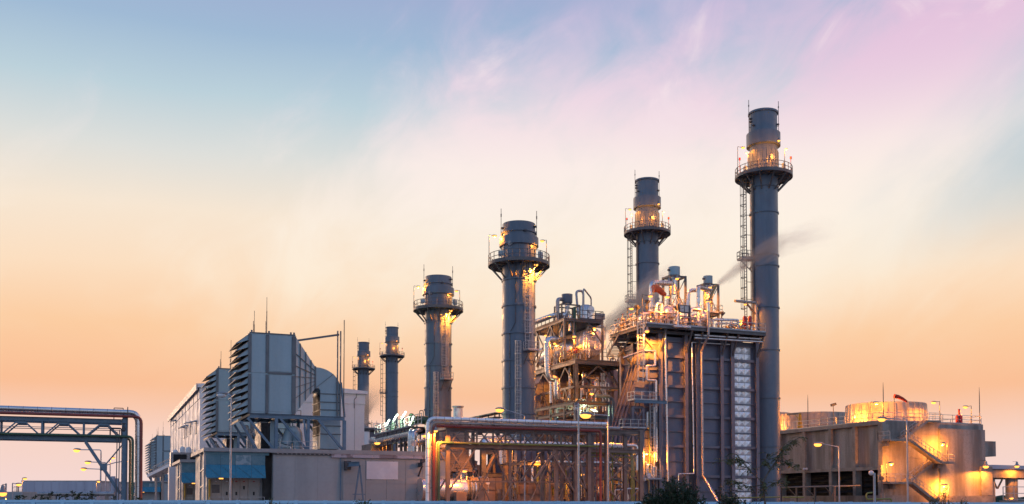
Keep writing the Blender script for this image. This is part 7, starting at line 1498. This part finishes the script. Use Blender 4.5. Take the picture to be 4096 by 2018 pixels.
for k, (x, y) in enumerate(((1105, 440), (1330, 400), (1560, 350))):
    p = i_(x, y, KX + 1.5); t = thing('pump_motor', ('green upright pump motor on the lit rack before the far chimney', 'green upright pump motor on the lit rack between two tube lamps', 'tallest green pump motor on the lit rack, next to the short tube lamp')[k], 'motor', (p.x, p.y, ztp + 0.3), 'green motors on the lit rack'); MB().lathe((p.x, p.y, ztp + 0.3), [(0.5, 0), (0.5, 0.2), (0.38, 0.25), (0.42, 1.3 + 0.3 * k), (0.25, 1.6 + 0.3 * k), (0.01, 1.65 + 0.3 * k)], 12).build('motor_body', 'green_paint', t, smooth=40); MB().box(p.x + 0.4, p.y - 0.2, ztp + 0.9, p.x + 0.7, p.y + 0.2, ztp + 1.3).build('terminal_box', 'pipe_grey', t)
p = i_(1805, 200, KX + 1.0); t = thing('green_tank', 'dark green drum tank on legs beside the wide chimney', 'tank', (p.x, p.y, ztp)); MB().lathe((0, p.y, p.z), [(0.01, p.x - 0.95), (0.55, p.x - 0.85), (0.55, p.x + 0.85), (0.01, p.x + 0.95)], 18, axis='x').build('tank_body', 'green_paint', t, smooth=40)
for k in (-0.6, 0.6): MB().beam((p.x + k, p.y, ztp), (p.x + k, p.y, p.z - 0.45), 0.14).build('leg', 'steel', t)
MB().tube(fillet([(p.x - 0.2, p.y, p.z + 0.5), (p.x - 0.2, p.y, p.z + 1.3), (p.x + 0.3, p.y, p.z + 1.3), (p.x + 0.3, p.y, p.z + 0.5)], 0.2, 3), 0.06, 6).build('handle_pipe', 'steel', t)
GTB = 'tube lamps on the lit rack'
for k, (x0, y0, x1, y1, xp) in enumerate(((900, 360, 1015, 165, 860), (1100, 225, 1245, 100, 1062), (1310, 165, 1440, 15, 1285), (1495, 380, 1530, 240, 1480))):
    p, q = i_(x0, y0, KX + 0.4), i_(x1, y1, KX + 0.4); q = Vector((p.x + 0.3, q.y, q.z)); q.y = p.y - 1.3; q.x = p.x + 0.25; q.z = p.z + (0.9 if k < 3 else 1.4)
    t = thing('tube_lamp', ('glaring white tube lamp lowest on the lit rack, beside the far chimney', 'white tube lamp over the green motor in front of the far chimney', 'highest white tube lamp over the lit rack', 'short white tube lamp between the green motors')[k], 'lamp', (p.x, p.y, ztp), GTB)
    MB().tube([p, q], 0.12, 8).build('tube', 'bulb_white', t); MB().beam((p.x, p.y, ztp + 0.3), p, 0.06).build('pole', 'galv', t); add_light(t, (p + q) / 2 + Vector((-0.5, 0, 0)), 420, (0.75, 1.0, 0.7), 0.3, 0)
p = atX(*zI(575, 800), KX - 1.5); pole_lamp((p.x, p.y, 0), p.z + 0.2, RIGHT * 0.3, 'sodium lamp beside the white hall corner, left of the lit rack', GN, 600, hs=1.6)
# small white exhaust stub, far tank, covered conveyor
p = atY(1832, 1625, 140); vs_ = thing('vent_stub', 'white capped vent cylinder beside the farther wide chimney', 'vent', (p.x, 140, 0)); r_ = 20 / FPX * 150
MB().cyl((p.x, 140, 6), (p.x, 140, p.z - 0.3), r_ * 0.92, 20).build('shell', 'hall_white', vs_, smooth=True); MB().cyl((p.x, 140, p.z - 0.2), (p.x, 140, p.z - 0.02), r_ * 1.15, 20).build('cap', 'hall_trim', vs_, smooth=30); MB().cyl((p.x, 140, 0), (p.x, 140, 6), r_ * 0.6, 12).build('stem', 'steel', vs_)
for k in range(4): d = dirv(45 + 90 * k); MB().beam(Vector((p.x, 140, 6.1)) + d * r_, Vector((p.x, 140, p.z - 2.0)) + d * r_ * 0.93, 0.12).build('fin', 'hall_trim', vs_)
p0, p1 = b_(740, 172, 128), b_(1060, 105, 122); cv_ = thing('cable_bridge', 'brown slatted cable bridge sloping up to the wide chimney', 'cable bridge', p0)
for k in range(4): MB().beam(p0 - Z3 * (0.45 * k), p1 - Z3 * (0.55 * k), 1.2, 0.14).build('slat', 'rack_steel', cv_)
for f in (0.05, 0.3, 0.55, 0.8, 0.97): q = p0.lerp(p1, f); MB().beam((q.x, q.y - 0.7, q.z - 2), (q.x, q.y - 0.7, q.z + 0.1), 0.14).build('post', 'rack_steel', cv_)
MB().beam((p0.x, p0.y, 0), p0 - Z3 * 1.5, 0.4).build('trestle', 'steel', cv_); MB().beam((p1.x, p1.y, 0), p1 - Z3 * 1.5, 0.4).build('trestle', 'steel', cv_); MB().beam(p1 - Z3 * 0.1, p1 + Vector((1.6, 0, 0.15)), 1.6, 0.12).build('hood', 'yellow_paint', cv_)
p = atD(1461, 1740, 290); ft = thing('white_tank', 'white upright tank with sooty top under the distant boiler deck', 'tank', (p.x, p.y, 0)); MB().cyl((p.x, p.y, 0), (p.x, p.y, hz(p.x, p.y, 1728)), 1.25, 18).build('shell', 'hall_white', ft, smooth=True); MB().cyl((p.x, p.y, hz(p.x, p.y, 1728)), (p.x, p.y, hz(p.x, p.y, 1722)), 1.4, 18).build('lid', 'steel_dark', ft)
# ---------------------------------------------------------------- far left background
fs = thing('storage_shed', 'long low grey-violet shed far beyond the left pipe bridge', 'shed', (*atD(240, 1990, 330)[:2], 0))
p0, p1 = atD(88, 1923, 330), atD(388, 1923, 330); dv_ = (p1 - p0); dv_.z = 0; bk = Vector((FWD[0], FWD[1], 0)) * 60
def quadbox(p0, p1, bk, z0, z1, name, m, par):
    MB().prism([Vector((p0.x, p0.y, z0)), Vector((p1.x, p1.y, z0)), Vector((p1.x, p1.y, z0)) + bk, Vector((p0.x, p0.y, z0)) + bk], Z3 * (z1 - z0)).build(name, m, par)
quadbox(p0, p1, bk, 0, p0.z - 0.4, 'wall', 'shed_grey', fs); quadbox(p0 - dv_ * 0.01, p1 + dv_ * 0.01, bk, p0.z - 0.396, p0.z, 'roof', 'hall_trim', fs)
for f in (0.45, 0.92): q = p0.lerp(p1, f) - Vector((FWD[0], FWD[1], 0)) * 0.15; MB().box(q.x - 0.7, q.y - 0.1, 3.2, q.x + 0.7, q.y + 0.1, 5.4).build('window', 'glass', fs)
for k in range(9): q = p0.lerp(p1, (k + 0.5) / 9) - Vector((FWD[0], FWD[1], 0)) * 0.05; MB().beam((q.x, q.y, 0), (q.x, q.y, p0.z - 0.4), 0.12).build('wall_seam', 'shed_grey', fs)
fs2 = thing('storage_shed', 'smaller grey shed adjoining the long far shed, behind the lamp poles', 'shed', (*atD(430, 1990, 360)[:2], 0))
p0, p1 = atD(390, 1928, 360), atD(485, 1930, 360); quadbox(p0, p1, bk * 0.5, 0, p0.z - 0.3, 'wall', 'shed_grey', fs2); quadbox(p0, p1, bk * 0.5, p0.z - 0.296, p0.z, 'roof', 'hall_trim', fs2)
fs3 = thing('storage_shed', 'low tan block beside the bright lamp at the far end of the wall', 'shed', (*atD(45, 1990, 240)[:2], 0))
p0, p1 = atD(-60, 1968, 240), atD(86, 1968, 240); quadbox(p0, p1, bk * 0.3, 0, p0.z - 0.2, 'wall', 'house_beige', fs3); quadbox(p0, p1, bk * 0.3, p0.z - 0.196, p0.z, 'roof', 'hall_trim', fs3)
fp = thing('ground_duct', 'long grey round duct lying beyond the wall before the far sheds', 'duct', (*atD(300, 1995, 105)[:2], 0)); p0, p1 = atD(152, 1976, 105), atD(458, 1976, 105)
MB().cyl(p0, p1, 0.24, 16).build('duct_body', 'pipe_grey', fp, smooth=True)
for f in (0.1, 0.5, 0.9): q = p0.lerp(p1, f); MB().box(q.x - 0.2, q.y - 0.2, 0, q.x + 0.2, q.y + 0.2, q.z - 0.15).build('support', 'concrete_pale', fp)
for k in range(6): q = p0.lerp(p1, (k + 0.5) / 6); e = (p1 - p0).normalized() * 0.04; MB().tube([q - e, q + e], 0.26, 16).build('band', 'band', fp)
for px, w_, hh, lab in ((452, 16, 1906, 'stepped grey silo tops behind the left bridge brace'), ):
    q = atD(px, 1990, 330); t = thing('silo', lab, 'silo', (q.x, q.y, 0)); MB().cyl((q.x, q.y, 0), (q.x, q.y, hz(q.x, q.y, hh)), 0.7, 14).build('shell', 'shed_grey', t, smooth=True); MB().cyl((q.x + 1.3, q.y, 0), (q.x + 1.3, q.y, hz(q.x, q.y, hh + 8)), 0.6, 14).build('side_shell', 'shed_grey', t, smooth=True)
GF = 'street lamps beyond the left pipe bridge'
for (px, pyt, dep, heads, lab, hs) in ((404, 1815, 130, (-86 / 30.7,), 'lit street lamp with long arm crossing the left bridge brace', 1.6), (424, 1862, 150, (-1.7 * 1.4, 1.7 * 1.6), 'double-armed street lamp seen through the left bridge brace', 1.6), (403, 1888, 160, (-2.4,), 'lower lit street lamp behind the double-armed one', 1.6), (441, 1842, 190, (0.3,), 'thin far street lamp with a pinpoint light next to the bridge post', 1.2)):
    p = atD(px, pyt, dep)
    for i, hx_ in enumerate(heads[:1]):
        t = pole_lamp((p.x, p.y, 0), p.z, RIGHT * hx_, lab, GF, 500, r=0.09, name='street_lamp', hs=hs, cat='street lamp', polemat='lamp_pole', rise=0.5)
    if len(heads) > 1:
        e = p + RIGHT * heads[1] + Z3 * 0.6; MB().tube([p, p + RIGHT * heads[1] * 0.5 + Z3 * 0.4, e], 0.07, 6).build('arm', 'lamp_pole', t); MB().sphere(e + RIGHT * 0.2 - Z3 * 0.05, 0.3, 8, 5, (1.2, 0.8, 0.5)).build('bulb', 'bulb', t, smooth=60)
for px, py, dep, lab, pw in ((50, 1937, 150, 'hooked street lamp near the glaring lamp at the wall end', 0), (90, 1914, 200, 'lit lamp on a straight pole at the end of the long far shed', 300), (386, 1925, 200, 'lit lamp on a straight pole where the two far sheds meet', 300)):
    p = atD(px, py, dep); pole_lamp((p.x, p.y, 0), p.z, RIGHT * (0.6 if pw == 0 else 0.15), lab, GF, pw, r=0.08, name='street_lamp', hs=1.5, cat='street lamp', polemat='lamp_pole', lit=True)
p = atD(10, 1972, 84); flood_lamp(p, (0, -1), 'glaring sodium lamp just above the far end of the wall', GF, 1500, 1.8, bracket=(p.x + 0.2, p.y + 0.6, p.z + 0.7)); 
o = bpy.data.objects[-1] if False else None
tp = thing('lamp_post', 'short post carrying the glaring lamp at the wall end', 'post', (p.x + 0.2, p.y + 0.7, 0)); MB().beam((p.x + 0.2, p.y + 0.7, 0), (p.x + 0.2, p.y + 0.7, p.z + 0.8), 0.12).build('shaft', 'lamp_pole', tp); MB().box(p.x, p.y + 0.5, 0, p.x + 0.4, p.y + 0.9, 0.15).build('foot', 'concrete_pale', tp)
for px, py in ((68, 1950), (74, 1945)):
    q = atD(px, py, 300); t = thing('power_pole', ('distant power pole with crossarms beside the long shed' if px == 68 else 'second, taller distant power pole beside the long shed'), 'power pole', (q.x, q.y, 0)); MB().beam((q.x, q.y, 0), (q.x, q.y, q.z + 1), 0.25).build('shaft', 'steel', t)
    for k in (0.2, 1.2): MB().beam(q + RIGHT * 1.4 - Z3 * k, q - RIGHT * 1.4 - Z3 * k, 0.14).build('crossarm', 'steel', t)
# tree line far beyond, only just above the wall
tl = MB(); rnd = random.Random(3)
for k in range(260):
    px = rnd.uniform(-300, 4500); q = atD(px, 1990, 700); h_ = rnd.uniform(3, 7)
    tl.sphere((q.x, q.y, h_ * 0.5), 1.0, 7, 5, (rnd.uniform(5, 9), rnd.uniform(5, 8), h_ * 0.55))
o = tl.build('far_woods', 'leaf_dark', None, smooth=60); tag(o, 'far line of low dark woods along the horizon', 'woods', kind='stuff')
# ---------------------------------------------------------------- plants along the wall
def leaf_quad(mb, p, d, L, W, rnd):
    d = d.normalized(); s = d.cross(Vector((rnd.uniform(-1, 1), rnd.uniform(-1, 1), rnd.uniform(0.2, 1)))); 
    if s.length < 1e-3: s = Vector((1, 0, 0))
    s.normalize(); m_ = p + d * L * 0.5
    mb.add([p, m_ + s * W * 0.5, p + d * L, m_ - s * W * 0.5], [(0, 1, 2, 3)])
def grow(mb, lf, p, d, L, r, depth, rnd, leaf, spread=0.7, up=0.25, nl=5, kids=3, lmin=0):
    n = 4; pts = [p]; q = p; dd = d.normalized()
    for i in range(n):
        dd = (dd + Vector((rnd.uniform(-1, 1), rnd.uniform(-1, 1), rnd.uniform(-0.6, 1))) * 0.18 + Z3 * up * 0.1).normalized(); q = q + dd * L / n; pts.append(q)
    mb.tube(pts, r, 5, radii=[r * (1 - 0.6 * i / n) for i in range(n + 1)])
    if depth <= lmin:
        for i in range(nl):
            a = pts[0].lerp(pts[-1], rnd.uniform(0.15, 1.0)) if False else pts[rnd.randint(1, n)]
            base = a + Vector((rnd.uniform(-1, 1), rnd.uniform(-1, 1), rnd.uniform(-1, 1))) * leaf * 0.5
            ld = dd * 0.5 + Vector((rnd.uniform(-1, 1), rnd.uniform(-1, 1), rnd.uniform(-0.7, 0.7)))
            leaf_quad(lf, base, ld, leaf * rnd.uniform(0.7, 1.4), leaf * rnd.uniform(0.3, 0.5), rnd)
    if depth > 0:
        for k in range(kids):
            a = pts[rnd.randint(max(1, n - 2), n)]; nd = (dd + Vector((rnd.uniform(-1, 1), rnd.uniform(-1, 1), rnd.uniform(-0.3, 1) + up)) * spread).normalized()
            grow(mb, lf, a, nd, L * rnd.uniform(0.55, 0.8), r * 0.6, depth - 1, rnd, leaf, spread, up, nl, kids, lmin)
def bush(name, label, cat, px, pyt, wpx, dep, seed, m='leaf', stems=9, leaf=0.12, depth=3, nl=7, group=None, spread=0.8, gk=0.40):
    rnd = random.Random(seed); top = atD(px, pyt, dep); base = Vector((top.x, top.y, 0)); H = top.z; Wd = wpx / FPX * dep
    t = thing(name, label, cat, base, group); st_, lf = MB(), MB()
    for k in range(stems):
        f = rnd.uniform(-0.5, 0.5); o = RGT3 * f * Wd * 0.55 + FWD3 * rnd.uniform(-0.3, 0.3)
        lean = Vector((RGT3.x * f, RGT3.y * f, 0)) * 0.9 + FWD3 * rnd.uniform(-0.3, 0.3)
        hh = H * (1 - 0.45 * abs(f) * 2 * rnd.uniform(0.6, 1.0))
        grow(st_, lf, base + o, Z3 + lean * 0.5, hh * gk, 0.025 + 0.008 * H, depth, rnd, leaf, spread, 0.35, nl)
    st_.build('stems', 'bark', t); o = lf.build('foliage', m, t); o['kind'] = 'stuff'
    return t
RGT3 = Vector((RGT[0], RGT[1], 0)); FWD3 = Vector((FWD[0], FWD[1], 0))
GB = 'bushes along the wall'
bush('large_bush', 'large dense dark bush in front of the wall below the boiler corner', 'bush', 2700, 1925, 250, 53, 1, 'leaf_dark', 26, 0.17, 3, 15, GB, 0.8, 0.47)
bush('large_bush', 'low end of the dense dark bush spreading along the wall', 'bush', 2610, 1962, 130, 53.5, 21, 'leaf_dark', 13, 0.15, 3, 13, GB, 0.8, 0.45)
bush('large_bush', 'rounded dark bush between the large one and the spindly tree', 'bush', 2930, 1975, 130, 53, 2, 'leaf_dark', 13, 0.14, 3, 12, GB, 0.8, 0.45)
bush('small_bush', 'small glossy green bush in front of the wall below the white board', 'bush', 1440, 1990, 95, 52, 3, 'leaf', 11, 0.14, 3, 12, GB, 0.8, 0.45)
bush('small_bush', 'sparse green shrub below the dark recess beside the sky-tinted awning', 'bush', 1080, 1935, 70, 54, 4, 'leaf', 5, 0.12, 3, 8, GB, 0.6)
bush('small_bush', 'thin straggly shrub below the second sky-tinted awning', 'bush', 735, 1985, 120, 54, 5, 'leaf_olive', 8, 0.11, 3, 11, GB)
bush('small_bush', 'reddish leafless twigs beside the sparse shrub on the wall', 'bush', 1150, 1980, 60, 54, 6, 'bark', 4, 0.06, 3, 2, GB)
bush('small_bush', 'feathery shrub poking over the wall near the left bridge post', 'bush', 405, 1992, 110, 54, 7, 'leaf_olive', 8, 0.11, 3, 10, GB)
bush('small_bush', 'thin dry shrub over the wall below the pipe rack end', 'bush', 2330, 2000, 160, 54, 8, 'leaf_olive', 6, 0.1, 3, 8, GB)
bush('small_bush', 'leafy shrub beside the tallest chimney foot', 'bush', 3215, 1962, 70, 54, 9, 'leaf', 6, 0.1, 3, 7, GB)
bush('small_bush', 'bare branching shrub with small dark leaves before the concrete stair', 'bush', 3790, 1905, 110, 55, 10, 'leaf_olive', 5, 0.11, 3, 8, GB, 0.7)
# spindly tree with feathery hanging leaves
def spindly(px, pyt, dep):
    rnd = random.Random(12); top = atD(px, 1800, dep); base = Vector((top.x, top.y, 0))
    t = thing('spindly_tree', 'spindly young tree with drooping feathery leaves before the silver panels', 'tree', base); tr, lf = MB(), MB()
    A = lambda x, y: atD(x, y, dep + rnd.uniform(-0.5, 0.5))
    br = [[(3060, 2010), (3055, 1960), (3050, 1930)], [(3050, 1930), (3080, 1880), (3110, 1840), (3135, 1800), (3160, 1770), (3200, 1750)], [(3050, 1930), (3000, 1885), (2960, 1840), (2940, 1815)], [(3080, 1880), (3060, 1850), (3070, 1815)], [(3050, 1940), (3000, 1950), (2940, 1925), (2900, 1920)], [(3110, 1840), (3150, 1850), (3185, 1860)], [(3055, 1960), (3100, 1930), (3140, 1925)], [(2960, 1840), (2920, 1835), (2890, 1845)]]
    MB().tube([base, A(3060, 2010)], 0.06, 6).build('trunk', 'bark', t)
    for i, path in enumerate(br):
        pts = fillet([A(*p) for p in path], 0.3, 3); n = len(pts); r0 = 0.05 if i < 2 else 0.03; tr.tube(pts, r0, 5, radii=[r0 * (1 - 0.7 * k / n) for k in range(n)])
        for q in pts[len(pts) // 3:]:
            for k in range(4):
                d = Vector((rnd.uniform(-1, 1), rnd.uniform(-1, 1), rnd.uniform(-0.5, 0.5))).normalized(); L = rnd.uniform(0.25, 0.55); st = q
                prev = st; seg = 6
                for s_ in range(seg):
                    d = (d - Z3 * 0.16).normalized(); nx = prev + d * L / seg
                    for sd_ in (-1, 1):
                        w_ = d.cross(Z3)
                        if w_.length < 0.1: w_ = Vector((1, 0, 0))
                        leaf_quad(lf, nx, w_.normalized() * sd_ + d * 0.5 - Z3 * 0.3, rnd.uniform(0.10, 0.17), 0.05, rnd)
                    tr.beam(prev, nx, 0.008); prev = nx
    tr.build('branches', 'bark', t); o = lf.build('foliage', 'leaf_olive', t); o['kind'] = 'stuff'
spindly(3060, 1800, 52)
# row of young conifers behind the wall
for k, (px, pyt, wpx) in enumerate(((72, 1983, 14), (97, 1984, 14), (137, 1984, 22), (172, 1984, 18), (203, 1965, 30), (238, 1976, 24), (262, 1978, 20), (292, 1965, 34), (318, 1970, 26), (345, 1976, 24), (371, 1966, 30), (455, 1985, 20), (560, 1990, 22))):
    rnd = random.Random(60 + k); dep = 65 + rnd.uniform(0, 2); top = atD(px, pyt, dep); base = Vector((top.x, top.y, 0)); H = top.z; Wd = max(wpx / FPX * dep * 1.3, 0.45)
    t = thing('young_conifer', 'dark young conifer in the row behind the wall by the left pipe bridge', 'conifer', base, 'young conifers behind the wall'); lf, st_ = MB(), MB()
    st_.tube([base, top], 0.05, 5, radii=[0.06, 0.01])
    for j in range(46):
        f = rnd.random() ** 0.8; zz = H * (0.25 + 0.73 * f); rr_ = Wd * 0.62 * (1 - f) + 0.08; an = rnd.uniform(0, 6.28); d = Vector((math.cos(an), math.sin(an), 0.5))
        e = Vector((base.x, base.y, zz)) + d * rr_; st_.beam((base.x, base.y, zz), e, 0.012)
        for q in range(6): leaf_quad(lf, Vector((base.x, base.y, zz)).lerp(e, 0.35 + 0.13 * q), d + Vector((rnd.uniform(-1, 1), rnd.uniform(-1, 1), rnd.uniform(-0.3, 0.8))), 0.16, 0.06, rnd)
    st_.build('trunk', 'bark', t); o = lf.build('crown', 'leaf_dark', t); o['kind'] = 'stuff'
# grass fringe before the wall
gb = MB(); rnd = random.Random(5)
for k in range(5000):
    px = rnd.uniform(-250, 4350); q = atD(px, 2010, rnd.uniform(45, 61)); q.z = 0; leaf_quad(gb, q, Vector((rnd.uniform(-0.3, 0.3), rnd.uniform(-0.3, 0.3), 1)), rnd.uniform(0.3, 0.9), 0.03, rnd)
o = gb.build('grass', 'leaf_olive', None); tag(o, 'rough grass growing along the foot of the wall', 'grass', kind='stuff')
# ---------------------------------------------------------------- steam drifting from the vents
def steam(label, p0, p1, r0, r1, bend, dens, seed, col=(0.9, 0.84, 0.83)):
    """a plume along local +X; centre line sags by bend; its mesh follows the same curve as the shader"""
    p0 = Vector(p0); p1 = Vector(p1); ax = p1 - p0; L = ax.length; X = ax.normalized(); Yv = Z3.cross(X).normalized(); Zv = X.cross(Yv)
    cz = lambda t: bend * math.sin(math.pi * t) ; rr = lambda t: r0 + (r1 - r0) * t ** 0.7
    pts = [Vector((L * t, 0, cz(t))) for t in [i / 16 for i in range(17)]]
    b = MB(); b.tube(pts, 1, 14, radii=[rr(i / 16) * 1.02 for i in range(17)])
    m = bpy.data.materials.new('steam'); m.use_nodes = True; t = NT(m.node_tree); t.n.clear()
    tcn = t.new('ShaderNodeTexCoord'); sp = t.new('ShaderNodeSeparateXYZ'); t.link(tcn.outputs['Object'], sp.inputs[0])
    u = t.math('DIVIDE', sp.outputs[0], L, clamp=True)
    zc = t.math('SUBTRACT', sp.outputs[2], t.math('MULTIPLY', t.math('SINE', t.math('MULTIPLY', u, math.pi)), bend))
    R_ = t.math('ADD', t.math('MULTIPLY', t.math('POWER', u, 0.7), r1 - r0), r0)
    d = t.math('DIVIDE', t.math('SQRT', t.math('ADD', t.math('MULTIPLY', zc, zc), t.math('MULTIPLY', sp.outputs[1], sp.outputs[1]))), R_)
    nz = t.noise(t.comb(t.math('MULTIPLY', sp.outputs[0], 0.28), t.math('MULTIPLY', sp.outputs[1], 1.1), t.math('ADD', t.math('MULTIPLY', zc, 1.1), seed)), 1.0, 4, 0.55, 0.5)
    fall = t.sstep(t.math('ADD', d, t.math('MULTIPLY', t.math('SUBTRACT', nz, 0.5), 1.9)), 0.95, 0.1)
    fade = t.math('MULTIPLY', t.sstep(u, 1.0, 0.25), t.sstep(u, 0.0, 0.04))
    thin = t.math('DIVIDE', r0 * 1.4, R_)
    de = t.math('MULTIPLY', t.math('MULTIPLY', fall, fade), t.math('MULTIPLY', thin, dens))
    pv = t.new('ShaderNodeVolumePrincipled'); pv.inputs['Color'].default_value = (*col, 1); t.link(de, pv.inputs['Density']); pv.inputs['Anisotropy'].default_value = 0.8
    o_ = t.new('ShaderNodeOutputMaterial'); t.link(pv.outputs[0], o_.inputs['Volume'])
    o = b.build('steam_plume', m, None, loc=(0, 0, 0), smooth=True)
    o.matrix_world = Matrix(((X.x, Yv.x, Zv.x, p0.x), (X.y, Yv.y, Zv.y, p0.y), (X.z, Yv.z, Zv.z, p0.z), (0, 0, 0, 1)))
    tag(o, label, 'steam', kind='stuff'); return o
steam('steam jet blowing from the smaller silencer across the tallest chimney', P4(1280, 300, 115.5), atD(3400, 905, 137.0), 0.45, 3.2, 1.6, 1.3, 1.3, (0.99, 0.97, 0.97))
steam('grey steam drifting from behind the deaerator across the chimney behind the silencers', atD(2408, 1330, 147), atD(2760, 1060, 147), 0.9, 3.4, 0.5, 1.3, 5.1, (0.9, 0.87, 0.88))
steam('white steam rising beside the white hall at the foot of the farthest chimney', atD(1428, 1700, 318), atD(1520, 1530, 318), 2.5, 5.0, 0.0, 0.5, 9.2)
